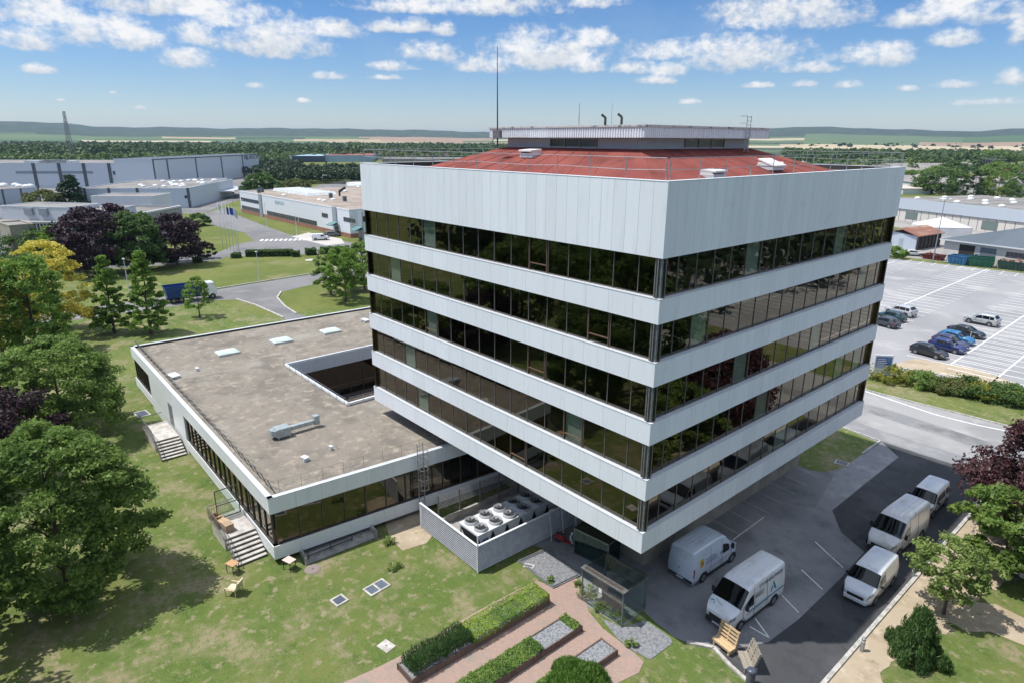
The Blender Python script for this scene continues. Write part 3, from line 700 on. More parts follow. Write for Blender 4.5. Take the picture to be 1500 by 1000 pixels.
    # smoke vents on the slope
    def vent(px, py, z, rz, s=1.0, open_=False):
        x, y = px
        m_ = MB(); m_.obox((0, 0, .1), 1.5*s, 1.2*s, .3); v = m_.build('smoke_vent', WHITE2, t, bevel=.02, loc=(x+14, y-14, z), rot=(0, 0, rz))
        m_ = MB(); m_.obox((0, -.1, .42), 1.55*s, 1.25*s, .12, 0, 0, rad(20 if open_ else 4)); m_.obox((-.72*s, 0, .3), .06, 1.0*s, .3); m_.obox((.72*s, 0, .3), .06, 1.0*s, .3)
        m_.build('flap', mat('vent_white', (.78, .78, .76), rough=.5) if 'vent_white' not in bpy.data.materials else bpy.data.materials['vent_white'], v, bevel=.02)
        if open_:
            m_ = MB(); m_.obox((0, .45, .3), 1.3*s, .05, .35); m_.build('grille', BACK, v)
    def onroof(px, py, east):      # photo pixel -> point on the near slopes of the red roof
        d = ray(px, py); g = (z1-z0)/(a-b)
        # slope plane: z = z0 + g*(a - s), s = distance from the roof centre towards that side
        cs, ds = ((CAM[0]+14, d[0]) if east else (14-CAM[1], -d[1]))
        k = (z0+g*(a-cs)-CAM[2])/(d[2]+g*ds); p = CAM+d*k; return p
    def vent2(px, py, east, s, open_=False):
        p = onroof(px, py, east); vent((p[0], p[1]), None, p[2]-.05, PI/2 if east else 0, s, open_)
    vent2(778, 229, False, .8); vent2(1128, 247, True, 1.0, True); vent2(1043, 260, True, .8)
    # guard rails round the parapet
    r_ = MB()
    m2 = MB()
    for s, R in side_iter():
        B_ = r_
        for i in range(13):
            x = -13.7+i*27.4/12
            B_.tube(tuple(R @ Vector((x, -13.82, 24.9))), tuple(R @ Vector((x, -13.82, 26.0))), .024, n=5)
        for z in (26.0, 25.5):
            for i in range(12):
                x0 = -13.7+i*27.4/12; x1 = x0+27.4/12
                sag = .0 if z > 25.6 else .03*(i % 3)
                B_.tube(tuple(R @ Vector((x0, -13.82, z-sag))), tuple(R @ Vector((x1, -13.82, z-.03*((i+1) % 3)*(z < 25.6)))), .016, n=5)
    r_.build('guard_rail', METAL, t)
    # masts and vent pipes on the penthouse
    def mast(name, px, py, d, zb, r0, r1, label=None):
        x, y, z = at(px, py, d); m_ = MB(); m_.tube((x+14, y-14, zb), (x+14, y-14, z), r0, r1, n=6); return m_.build(name, METAL if r0 < .05 else BACK, t)
    a0 = mast('antenna_mast', 728.5, 68, 46.6, 26.2, .055, .018)
    x, y, z = at(728.5, 68, 46.6); st = MB(); st.tube((x+14-.5, y-14-.35, 26.15), (x+14, y-14, 27.3), .03); st.obox((x+14, y-14, 27.1), .7, .25, .5); st.build('bracket', ALU, a0)
    mast('antenna', 849, 151, 46, 27.6, .035, .015); mast('antenna', 897, 152, 47, 27.6, .02, .01)
    for px, py in ((887, 168), (911, 167)):
        x, y, z = at(px, py+2, 47); m_ = MB(); m_.tube((x+14, y-14, 27.6), (x+14, y-14, z-.1), .09, .08); m_.tube((x+14, y-14, z-.12), (x+14-.22, y-14-.15, z+.08), .08, .09); m_.build('vent_pipe', BACK, t)
    # roof ladder
    x, y = -7.05, 18.2
    l = MB()
    for dy in (-.25, .25): l.tube((7.2, 4.0+dy, 26.0), (7.2, 4.0+dy, 28.35), .025, n=5)
    for i in range(9): l.tube((7.2, 3.75, 26.2+i*.26), (7.2, 4.25, 26.2+i*.26), .018, n=5)
    for z in (27.9, 28.35): l.path([(7.2, 3.75, z), (6.8, 3.72, z), (6.5, 4.0, z), (6.8, 4.28, z), (7.2, 4.25, z)], .018, 5)
    l.build('roof_ladder', METAL, t)
    return t
tower()
# ------------------------------------------------------------------ the low annex
def annex():
    C1 = (-19.9, -12.3); C2 = (-61.1, -11.6); C3 = (-59.4, 28.0); CR = (-17.9, 8.5); CB = (-17.9, 28.0)
    t = thing('annex_building', 'low flat roofed white annex with gravel roof and long glazed strips beside the tower', 'building', (C1[0], C1[1], 0))
    org = (C1[0], C1[1], 0)
    ZF, ZFB, ZS, ZW = 4.9, 3.76, 1.36, .40
    wells = [(-44.2, -.9), (-31.0, -.9), (-31.0, 12), (-44.2, 12)]
    # roof deck with a hole for the patio
    rf = MB(org)
    ins = .3
    a, b, c, d, e = (C1[0]-ins, C1[1]+ins), (CR[0]-ins, CR[1]), (CB[0]-ins, CB[1]-ins), (C3[0]+ins, C3[1]-ins), (C2[0]+ins, C2[1]+ins)
    for pts in ([e, a, b, (-31.0, -.9), (-44.2, -.9)], [b, c, (-31, 28-ins), (-31, -.9)], [(-31, 12), (-31, 28-ins), (-44.2, 28-ins), (-44.2, 12)], [e, (-44.2, -.9), (-44.2, 28-ins), d]):
        rf.sheet(pts, 4.68)
    rf.build('roof', GRAVELROOF, t)
    def walls(a, b, spans, n_panel, lbl_=False, skip_base=False):
        ux, uy, L = unit(a, b); nx, ny = uy, -ux       # outward normal (walk with the outside on the right)
        if lbl_: nx, ny = -nx, -ny
        ang = math.atan2(uy, ux)
        def ob(mb, s0, s1, z0, z1, o0, o1):            # o: metres out of the plane
            m_ = (s0+s1)/2; o_ = (o0+o1)/2
            mb.obox((a[0]+ux*m_+nx*o_, a[1]+uy*m_+ny*o_, (z0+z1)/2), s1-s0, abs(o1-o0), z1-z0, ang)
        f = MB(org); 
        for i in range(n_panel): ob(f, L*i/n_panel+.006, L*(i+1)/n_panel-.006, ZFB, ZF-.02, 0, -.06)
        f.mi = 1; ob(f, .03, L-.03, ZFB+.01, ZF-.03, -.062, -.3)
        f.mi = 2; ob(f, -.02, L+.02, ZF-.018, ZF+.02, .02, -.34)
        f.build('fascia', [WHITE, BACK, WHITE2], t)
        s_ = MB(org)
        for i in range(n_panel): ob(s_, L*i/n_panel+.006, L*(i+1)/n_panel-.006, ZW, ZS, 0, -.06)
        s_.mi = 1; ob(s_, .03, L-.03, ZW+.01, ZS-.01, -.062, -.4)
        s_.build('sill_band', [WHITE, BACK], t)
        for kind, s0, s1, n in spans:
            if kind == 'glass':
                fr = MB(org)
                for i in range(n+1):
                    x = s0+(s1-s0)*i/n; ob(fr, x-.035, x+.035, ZS+.06, ZFB-.06, -.12, -.26)
                ob(fr, s0, s1, ZS, ZS+.06, -.12, -.26); ob(fr, s0, s1, ZFB-.06, ZFB, -.12, -.26)
                w_ = fr.build('window_strip', BRONZE, t)
                p = MB(org)
                for i in range(n):
                    x0 = s0+(s1-s0)*i/n+.035; x1 = s0+(s1-s0)*(i+1)/n-.035
                    j = [random.gauss(0, .004) for _ in range(3)]
                    P = lambda x, z, o: (a[0]+ux*x+nx*o, a[1]+uy*x+ny*o, z)
                    p.quad(P(x0, ZS+.06, -.2+j[0]), P(x1, ZS+.06, -.2-j[0]), P(x1, ZFB-.06, -.2-j[0]+j[1]), P(x0, ZFB-.06, -.2+j[0]+j[1]))
                p.build('glazing', GLASS, w_)
            else:
                sw = MB(org); m = max(1, int((s1-s0)/3))
                ob(sw, s0, s1, ZS+.002, ZFB-.002, -.004, -.3); ob(sw, s0, s1, .0, ZW, -.02, -.3) if kind == 'solid' else None
                sw.build('wall', WHITE, t)
        if not skip_base:
            bs = MB(org); ob(bs, .5, L-.5, 0, ZW+.02, -.7, -.9); bs.build('base_wall', CONC, t)
        return ob
    ob = walls(C2, C1, [('glass', .35, 7.8, 7), ('solid', 7.8, 20.8, 1), ('glass', 21.1, 40.9, 16)], 12)
    walls(C1, CR, [('glass', .35, 20.5, 13)], 12)
    walls(C3, C2, [('glass', .35, 39, 30)], 12)
    # inside: floor and partitions seen through the glass
    i_ = MB(org); i_.sheet([(C1[0]-.5, C1[1]+.5), (CR[0]-.5, CR[1]), (-18.4, 27.5), (-31, 27.5), (-31, -.9), (-44.2, -.9), (-44.2, 27.5), (-58.9, 27.5), (C2[0]+.5, C2[1]+.5)], 1.25); i_.build('floor', CARPET, t)
    i_ = MB(org); i_.box(-57, -46, -6, 22, 1.3, 4.6); i_.box(-44.6, -30.4, -6.2, -5.9, 1.3, 4.6); i_.box(-24, -23.8, -6, 8, 1.3, 4.6); i_.build('partition', mat('inner_wall', (.16, .155, .14), rough=.9), t)
    i_ = MB(org); i_.box(-20.7, -20.0, -7.6, -6.4, 1.3, 2.1); i_.build('counter', mat('green_counter', (.30, .42, .38), rough=.5), t)
    # grey door and its landing
    d_ = MB(org)
    x = -45.1
    d_.obox((x, -11.87, 2.25), 1.25, .08, 2.1); dr = d_.build('door', mat('grey_door', (.20, .21, .22), (.17, .18, .19), 3, .5), t)
    d_ = MB(org); d_.obox((x+.5, -11.93, 2.2), .05, .06, .3); d_.build('handle', METAL, dr)
    # the patio
    for (p, q) in (((-44.2, 12), (-44.2, -.9)), ((-44.2, -.9), (-31, -.9)), ((-31, -.9), (-31, 12)), ((-31, 12), (-44.2, 12))):
        ux, uy, L = unit(p, q); nx, ny = -uy, ux; ang = math.atan2(uy, ux)
        m_ = MB(org); m_.obox(((p[0]+q[0])/2-nx*.12, (p[1]+q[1])/2-ny*.12, 4.86), L+.18, .18, .22, ang); m_.mi = 1
        m_.obox(((p[0]+q[0])/2-nx*.04, (p[1]+q[1])/2-ny*.04, 4.1), L-.02, .06, 1.2, ang)
        m_.build('patio_edge', [WHITE, WHITE2], t)
        g = MB(org); g.obox(((p[0]+q[0])/2-nx*.08, (p[1]+q[1])/2-ny*.08, 1.8), L, .02, 3.4, ang); pg = g.build('patio_glazing', GLASS, t)
        g = MB(org)
        for i in range(int(L/1.5)+1): g.obox((p[0]+ux*min(i*1.5, L)-nx*.05, p[1]+uy*min(i*1.5, L)-ny*.05, 1.8), .06, .08, 3.4, ang)
        g.build('mullion', BRONZE if p != (-31, 12) else mat('dark_red_frame', (.16, .03, .03), rough=.5), pg)
    m_ = MB(org); m_.sheet([(-44.2, -.9), (-31, -.9), (-31, 12), (-44.2, 12)], .06); m_.build('patio_floor', mat('patio_deck', (.09, .07, .06), (.05, .04, .035), 3, .9, stretch=(.3, 3, 1)), t)
    # patio rail
    m_ = MB(org)
    for i in range(9): y = -.9+i*1.3; m_.tube((-44.7, y-.0, 4.7), (-44.7, y, 5.5), .02, n=5) if i < 2 else None; m_.tube((-30.75, y, 4.9), (-30.75, y, 5.5), .018, n=5)
    for i in range(10): x = -44.4+i*1.45; m_.tube((x, -1.15, 4.7), (x, -1.15, 5.35), .018, n=5)
    m_.tube((-44.4, -1.15, 5.35), (-31, -1.15, 5.35), .015, n=5); m_.tube((-30.75, -.9, 5.45), (-30.75, 9.6, 5.45), .015, n=5); m_.build('patio_rail', METAL, t)
    # skylights
    for px, py in ((333, 516), (412, 499), (484, 485)):
        x, y = G(px, py, 4.8)
        s_ = MB(); s_.box(-.8, .8, -1.05, 1.05, 0, .22); sk = s_.build('skylight', WHITE2, t, loc=(x-org[0], y-org[1], 4.68), rot=(0, 0, -.02))
        s_ = MB(); s_.add([(-.85,-1.1,.22),(.85,-1.1,.22),(.85,1.1,.22),(-.85,1.1,.22),(-.6,-.85,.36),(.6,-.85,.36),(.6,.85,.36),(-.6,.85,.36)], [(4,5,6,7),(0,1,5,4),(1,2,6,5),(2,3,7,6),(3,0,4,7)])
        s_.build('dome', mat('skylight_dome', (.62, .70, .64), (.52, .60, .56), 1.5, .3) if 'skylight_dome' not in bpy.data.materials else bpy.data.materials['skylight_dome'], sk)
    # small roof vents
    for (px, py, s) in ((255, 551, 1.0), (289, 541, .35), (447, 672, .5), (485, 656, .3), (535, 470, .9)):
        x, y = G(px, py, 4.8); v = MB(); v.obox((0, 0, .12), .9*s, .7*s, .24); v.obox((0, 0, .3), 1.05*s, .85*s, .06, .3, .12); v.build('roof_vent', WHITE2, t, loc=(x-org[0], y-org[1], 4.68), bevel=.02)
    # air handling unit with its duct
    x, y = G(416, 636, 4.8)
    u = MB(); u.box(-.55, .55, -.8, .5, .15, 1.05); u.box(-.5, -.4, -.7, -.6, 0, .2); u.box(.4, .5, -.7, -.6, 0, .2); u.box(-.5, -.4, .3, .4, 0, .2); u.box(.4, .5, .3, .4, 0, .2)
    u.add([(-.5,-.8,.3),(.5,-.8,.3),(.5,-.8,.95),(-.5,-.8,.95),(-.35,-1.25,.45),(.35,-1.25,.45),(.35,-1.25,1.0),(-.35,-1.25,1.0)], [(0,1,5,4),(1,2,6,5),(2,3,7,6),(3,0,4,7),(4,5,6,7)])
    AH = mat('ahu_metal', (.42, .48, .49), (.34, .38, .39), 3, .4, .3)
    au = u.build('air_handling_unit', AH, t, bevel=.03, loc=(x-org[0], y-org[1], 4.68)); au.scale = (.85, .85, .8)
    u = MB(); u.box(-.22, .22, .5, 2.9, .45, .85); u.box(-.28, .28, 2.9, 3.4, .3, 1.25); u.build('duct', AH, au, bevel=.02)
    # rail along two roof edges
    m_ = MB(org)
    ux, uy, L = unit(C1, C2)
    n_ = 31
    for i in range(n_+1):
        s = .9+(L-1.8)*i/n_; x = C1[0]+ux*s; y = C1[1]+uy*s+.75
        m_.tube((x, y, 4.68), (x, y-.35, 5.75), .03, n=5); m_.tube((x, y+.5, 4.7), (x, y-.2, 5.25), .014, n=4)
    for z, o in ((5.75, .4), (5.35, .53)): m_.tube((C1[0]+ux*.9, C1[1]+uy*.9+o, z), (C1[0]+ux*(L-.9), C1[1]+uy*(L-.9)+o, z), .02, n=5)
    m_.build('edge_rail', mat('rail_grey', (.15, .135, .125), rough=.6), t)
    m_ = MB(org); ux, uy, L = unit(C1, CR)
    for i in range(10):
        s = .9+i*1.45; x = C1[0]+ux*s-.4; y = C1[1]+uy*s; m_.tube((x, y, 4.68), (x, y, 5.8), .012, n=5)
    for z in (5.8, 5.3): m_.tube((C1[0]+ux*.9-.4, C1[1]+uy*.9, z), (C1[0]+ux*14-.4, C1[1]+uy*14, z), .008, n=4)
    m_.build('side_rail', ALU, t)
    # caged ladder up the side wall
    s = 10.7; x = C1[0]+ux*s+.25; y = C1[1]+uy*s
    l = MB(org)
    for dy in (-.24, .24): l.tube((x, y+dy, 0.1), (x, y+dy, 5.9), .03, n=6)
    for i in range(19): l.tube((x, y-.24, .3+i*.3), (x, y+.24, .3+i*.3), .018, n=5)
    ld = l.build('ladder', METAL, t)
    l = MB(org)
    for z in (2.4, 3.2, 4.0, 4.8, 5.6):
        pts = [(x+.0, y-.24, z)]+[(x+.35-.36*math.cos(q), y+.36*math.sin(q), z) for q in np.linspace(-2.2, 2.2, 9)+PI-PI]+[(x, y+.24, z)]
        pts = [(x, y-.24, z)]+[(x+.36+.36*math.cos(q), y+.36*math.sin(q), z) for q in np.linspace(-2.3, 2.3, 9)]+[(x, y+.24, z)]
        l.path(pts, .016, 5)
    for q in (-1.2, -.4, .4, 1.2): l.tube((x+.36+.36*math.cos(q), y+.36*math.sin(q), 2.4), (x+.36+.36*math.cos(q), y+.36*math.sin(q), 5.6), .012, n=4)
    l.build('cage', METAL, ld)
annex()

def stairs(label, x1, x0, xp, yw, steps, screen, open_bottom=None):
    # steps climb from x1 (ground) to x0, landing from x0 to xp; yw wall side, width 2.05
    t = thing('entrance_stair', label, 'stairs', ((x1+xp)/2, yw-1.0, 0))
    o = ((x1+xp)/2, yw-1.0, 0); top = 1.22; w_ = 2.05
    m_ = MB(o); n = steps
    for i in range(n):
        xa = x1+(x0-x1)*i/n; z = top*(i+1)/(n+0)-.0
        m_.box(x0+(x1-x0)*0, xa, yw-w_, yw-.02, z-top/n-.0, z-.001) if False else m_.box(xa+(x0-x1)/n-.03, xa, yw-w_, yw-.02, z-.07, z)
    m_.mi = 1
    for i in range(n):
        xa = x1+(x0-x1)*(i+1)/n; z = top*(i+1)/n; m_.box(xa-.02, xa+.10, yw-w_+.05, yw-.05, z-top/n, z-.072)
    m_.build('steps', [CONC_L, mat('riser_dark', (.08, .075, .07), rough=.9) if 'riser_dark' not in bpy.data.materials else bpy.data.materials['riser_dark']], t)
    m_ = MB(o); m_.box(xp, x0-.03, yw-w_, yw-.02, top-.18, top); m_.box(xp+.1, x0-.2, yw-w_+.1, yw-.1, 0, top-.181); m_.build('landing', CONC_L, t, bevel=.01)
    m_ = MB(o); y = yw-w_-.03
    m_.tube((x1+.1, y, .95), (x0, y, top+.95), .03, n=6); m_.tube((x0, y, top+.95), (xp, y, top+.95), .03, n=6); m_.tube((xp, y, top+.95), (xp, yw-.3, top+.95), .03, n=6)
    m_.tube((x1+.1, y, .25), (x0, y, top+.1), .02, n=6); m_.tube((x0, y, top+.1), (xp, y, top+.1), .02, n=6); m_.tube((xp, y, top+.1), (xp, yw-.3, top+.1), .02, n=6)
    k = int(abs(xp-x1)/.13)
    for i in range(k+1):
        x = x1+.1+(xp-x1-.1)*i/k; zb = top*min(1, max(0, (x-x1)/(x0-x1))); m_.tube((x, y, zb+.1), (x, y, zb+.95), .011, n=4)
    for i in range(12): yy = y+(w_-.3)*i/12; m_.tube((xp, yy, top+.1), (xp, yy, top+.95), .011, n=4)
    m_.build('railing', ALU, t)
    if screen:
        m_ = MB(o); 
        for yy in (yw-1.6, yw-.06): m_.box(xp+.5, xp+.56, yy-.03, yy+.03, top, top+2.2)
        m_.box(xp+.5, xp+.56, yw-1.6, yw-.06, top+2.14, top+2.2); m_.box(xp+.5, xp+.56, yw-1.6, yw-.06, top, top+.06); m_.box(xp+.5, xp+.56, yw-1.6, yw-.06, top+1.0, top+1.04)
        sc_ = m_.build('door_leaf', BRONZE, t)
        m_ = MB(o); m_.box(xp+.52, xp+.54, yw-1.56, yw-.1, top+.05, top+2.15); m_.build('glass', GLASS_L, sc_)
    return t
stairs('concrete entrance steps with cardboard boxes on their landing at the near corner of the annex', -21.25, -23.4, -26.4, -12.3, 7, True)
stairs('empty concrete entrance steps by the grey door half way along the annex wall', -40.3, -42.5, -46.4, -12.1, 7, False)

CARD = mat('cardboard', (.55, .38, .22), (.46, .31, .18), 2.5, .85)
CARD2 = mat('cardboard_dull', (.40, .29, .19), (.34, .24, .16), 2.5, .85)
def cartons():
    spec = [('open cardboard box at the far end of the stair landing', -25.95, -14.0, .55, .45, .35, .5, CARD, True), ('small cardboard box holding dark things between two larger boxes', -25.3, -13.95, .4, .35, .35, .2, CARD2, True),
            ('large orange brown cardboard box in the middle of the row on the landing', -24.75, -13.85, .75, .55, .45, .35, CARD, False), ('dull brown cardboard box nearest the top step', -24.0, -13.8, .6, .55, .55, .1, CARD2, False), ('flat folded carton leaning against the landing rail', -25.0, -14.25, .9, .08, .6, 0, CARD, False)]
    for lb, x, y, sx, sy, sz, rz, m_, op in spec:
        t = thing('cardboard_box', lb, 'box', (x, y, 1.222), rz, 'cardboard boxes on the entrance landing')
        b = MB(); th = .02
        if op:
            b.box(-sx/2, sx/2, -sy/2, sy/2, 0, .02); b.box(-sx/2, -sx/2+th, -sy/2, sy/2, .02, sz); b.box(sx/2-th, sx/2, -sy/2, sy/2, .02, sz); b.box(-sx/2+th, sx/2-th, -sy/2, -sy/2+th, .02, sz); b.box(-sx/2+th, sx/2-th, sy/2-th, sy/2, .02, sz)
            b.build('box_body', m_, t)
            f = MB(); f.obox((-sx/2-.12, 0, sz-.02), .26, sy, .012, 0, -.5); f.obox((sx/2+.12, 0, sz+.02), .26, sy, .012, 0, -.35); f.build('flap', m_, t)
        else:
            b.box(-sx/2, sx/2, -sy/2, sy/2, 0, sz); b.build('box_body', m_, t, bevel=.01)
            f = MB(); f.box(-sx/2+.02, sx/2-.02, -.03, .03, sz+.001, sz+.004); f.build('tape', mat('tape', (.42, .32, .18), rough=.3) if 'tape' not in bpy.data.materials else bpy.data.materials['tape'], t)
cartons()

# ------------------------------------------------------------------ furniture on the lawn
WOODL = mat('pale_wood', (.62, .50, .33), (.54, .42, .27), 4, .6, stretch=(1, 6, 1)); WOODO = mat('orange_wood', (.55, .33, .17), (.46, .27, .13), 4, .6, stretch=(1, 6, 1))
STEELD = mat('dark_steel', (.05, .05, .055), rough=.5)
def table(name, label, cat, xy, rz, sx, sy, h, m_, th=.03):
    t = thing(name, label, cat, xy, rz)
    b = MB(); b.box(-sx/2, sx/2, -sy/2, sy/2, h-th, h); b.build('tabletop', m_, t, bevel=.006)
    for x in (-1, 1):
        for y in (-1, 1):
            l = MB(); l.box(x*(sx/2-.05)-.018, x*(sx/2-.05)+.018, y*(sy/2-.05)-.018, y*(sy/2-.05)+.018, 0, h-th); l.build('leg', STEELD, t)
    f = MB(); f.box(-sx/2+.05, sx/2-.05, -sy/2+.03, -sy/2+.06, h-th-.07, h-th-.001); f.box(-sx/2+.05, sx/2-.05, sy/2-.06, sy/2-.03, h-th-.07, h-th-.001); f.build('rail', STEELD, t)
    return t
table('school_desk', 'pink topped school desk standing in the shade under the annex corner', 'table', G(425, 833), .3, .75, .55, .74, mat('pink_top', (.68, .54, .48), rough=.5))
table('school_desk', 'orange wooden topped school desk at the foot of the entrance steps', 'table', G(342, 838), .35, .72, .55, .74, WOODO)
def armchair():
    t = thing('armchair', 'pale wooden lounge armchair with cream cushions on the lawn before the steps', 'chair', G(343, 868), -.9)
    cu = mat('cream_cushion', (.72, .64, .45), (.64, .56, .38), 5, .9)
    b = MB(); b.box(-.32, .32, -.32, .3, .36, .44); b.build('seat', cu, t, bevel=.03)
    b = MB(); b.obox((0, .42, .68), .64, .1, .66, 0, 0, -.35); b.build('backrest', cu, t, bevel=.03)
    for s in (-1, 1):
        a = MB(); a.box(s*.38-.04, s*.38+.04, -.35, .4, .56, .6); a.build('armrest', WOODL, t, bevel=.01)
        for y in (-.32, .36): l = MB(); l.box(s*.38-.025, s*.38+.025, y-.025, y+.025, 0, .56); l.build('leg', WOODL, t)
armchair()
def hatch(px, py, label, sx, sy, rz, two=True, frame=None):
    t = thing('floor_hatch', label, 'floor hatch', G(px, py), rz)
    b = MB(); f_ = .12
    b.box(-sx/2, sx/2, -sy/2, -sy/2+f_, 0, .07); b.box(-sx/2, sx/2, sy/2-f_, sy/2, 0, .07); b.box(-sx/2, -sx/2+f_, -sy/2+f_, sy/2-f_, 0, .07); b.box(sx/2-f_, sx/2, -sy/2+f_, sy/2-f_, 0, .07)
    if two: b.box(-f_/2, f_/2, -sy/2+f_, sy/2-f_, 0, .07)
    b.build('frame', CONC_L, t, bevel=.01)
    g = MB()
    for i in range(int((sx-2*f_)/.09)):
        x = -sx/2+f_+.045+i*.09; g.box(x-.025, x+.025, -sy/2+f_, sy/2-f_, .03, .05)
    g.box(-sx/2+f_, sx/2-f_, -sy/2+f_, sy/2-f_, .012, .02)
    g.build('grating', mat('blue_grating', (.20, .24, .30), (.16, .19, .24), 8, .5, .4) if 'blue_grating' not in bpy.data.materials else bpy.data.materials['blue_grating'], t)
    return t
hatch(497, 879, 'smaller square grated hatch in the lawn, left of the bigger one', .85, .85, .1, False)
hatch(552, 860, 'larger double grated hatch with a pale concrete frame in the lawn', 1.5, .95, PI/2+.1)
hatch(775, 829, 'small pale slotted drain cover beside the louvred enclosure corner', .7, .45, .5, False)
hatch(1233, 678, 'small concrete framed drain with a dark lid in the shaded grass patch', 1.1, .9, .2, False)
hatch(208, 606, 'pale square hatch in the grass near the far steps of the annex', 1.7, 1.2, .1, False)
def slab(px, py, label, r, sq=False, m_=CONC_L, z=.05):
    t = thing('manhole_cover', label, 'manhole cover', G(px, py), .2)
    b = MB()
    if sq: b.box(-r, r, -r*.8, r*.8, 0, z); b.box(-r*.8, r*.8, -r*.62, r*.62, z, z+.012)
    else: b.lathe((0, 0, 0), [(r*1.05, 0), (r*1.05, z*.6), (r*.9, z*.6), (r*.88, z), (0.001, z)], 24)
    b.build('cover', m_, t, bevel=.008)
    b = MB(); b.box(-.07, .07, -.02, .02, z+.012, z+.03); b.build('lifting_bar', STEELD, t)
slab(566, 946, 'square pale stone cover in the grass by the brick path', .42, True)
slab(458, 833, 'round brown manhole cover on the lawn below the annex', .5, False, mat('brown_cover', (.26, .21, .19), rough=.9))
slab(529, 783, 'round dark manhole cover inside the sunken court', .42, False, CONC)
slab(455, 381, 'white oval slab far out on the lawn by the access road', 1.2, False)
def court():
    o = G(490, 800)
    t = thing('sunken_court', 'narrow shaded concrete court with low end walls along the annex base', 'court', o)
    P = [(-18.55, -10.75), (-18.3, -5.7), (-20.0, -5.5), (-20.4, -10.5)]
    m_ = MB(o); m_.sheet(P, .045); m_.build('slab', CONC, t)
    for a, b in ((P[0], (-20.3, -10.5)), (P[1], (-20.0, -5.5))):
        m_ = MB(o); ux, uy, L = unit(a, b); m_.obox(((a[0]+b[0])/2, (a[1]+b[1])/2, .28), L, .14, .56, math.atan2(uy, ux)); m_.build('end_wall', CONC, t, bevel=.01)
    m_ = MB(o)
    for dz, dx in ((.55, 0), (.25, 0)): m_.tube((-19.1, -10.4, dz), (-19.0, -7.2, dz), .035)
    for y in (-10.4, -8.8, -7.2): m_.tube((-19.08, y, 0), (-19.08, y, .58), .03)
    m_.build('rail', STEELD, t)
court()

# ------------------------------------------------------------------ louvred enclosure and chiller
LOUV = mat('louvre_white', (.66, .68, .71), (.56, .58, .61), 2, .45)
def louvre_wall(mb_s, mb_p, a, b, h, z0=.05, sg=1):
    ux, uy, L = unit(a, b); ang = math.atan2(uy, ux)
    n = int(h/.15)
    for i in range(n): mb_s.obox(((a[0]+b[0])/2, (a[1]+b[1])/2, z0+.07+i*.15), L, .09, .022, ang, 0, .95*sg)
    for i in range(n): pass
    k = int(L/1.6)+1
    for i in range(k+1):
        x = a[0]+(b[0]-a[0])*i/k; y = a[1]+(b[1]-a[1])*i/k; mb_p.obox((x, y, z0+h/2), .06, .05, h, ang)
def enclosure():
    t = thing('louvred_enclosure', 'white louvred screen wall round the chiller, open towards the annex', 'screen wall', (-10.6, -2.7, 0))
    o = (-10.6, -2.7, 0)
    for nm, a, b, h in (('louvre_panel', (-17.3, -2.65), (-10.6, -2.72), 1.95), ('louvre_panel', (-10.6, -2.72), (-10.3, 9.5), 1.95)):
        s = MB(o); p = MB(o); louvre_wall(s, p, a, b, h, sg=-1 if a[0] < -12 else 1); s.build(nm, LOUV, t)
        ux, uy, L = unit(a, b); nx, ny = -uy, ux
        p2 = MB(o); p2.obox(((a[0]+b[0])/2+nx*.05, (a[1]+b[1])/2+ny*.05, 1.0), L-.1, .02, 1.85, math.atan2(uy, ux)); p2.build('backing_sheet', mat('louvre_back', (.20, .21, .23), rough=.8) if 'louvre_back' not in bpy.data.materials else bpy.data.materials['louvre_back'], t)
        c = MB(o); c.obox(((a[0]+b[0])/2, (a[1]+b[1])/2, h+.08), L+.1, .14, .06, math.atan2(uy, ux)); c.build('capping', WHITE, t)
    p = MB(o)
    for x, y in ((-17.3, -2.65), (-10.6, -2.72), (-10.3, 9.5)): p.obox((x, y, 1.0), .09, .09, 2.0)
    p.build('post', LOUV, t)
    g = MB(o); g.sheet([(-17.3, -2.6), (-10.65, -2.65), (-10.35, 9.4), (-16.6, 9.4)], .04); g.build('floor_slab', CONC, t)
enclosure()
def fence_back():
    t = thing('louvre_fence', 'grey slatted fence with open gate leaves between the chiller and the annex', 'fence', (-16.9, -.6, 0))
    o = (-16.9, -.6, 0); pts = [(-16.9, -1.4), (-16.75, .4), (-16.6, 2.2), (-16.5, 4.0), (-16.4, 5.9), (-16.3, 7.8)]
    for a, b in zip(pts[:-1], pts[1:]):
        s = MB(o); p = MB(o)
        ux, uy, L = unit(a, b); ang = math.atan2(uy, ux)
        for i in range(9): s.obox(((a[0]+b[0])/2, (a[1]+b[1])/2, 1.25+i*.12), L-.1, .03, .045, ang)
        s.build('slat_panel', METAL, t)
        p.obox((a[0], a[1], 1.15), .08, .08, 2.3, ang); p.build('post', ALU, t)
    w_ = MB(o); w_.box(-16.7, -16.5, -1.4, 9, 0, .55); w_.build('kerb_wall', CONC, t)
fence_back()
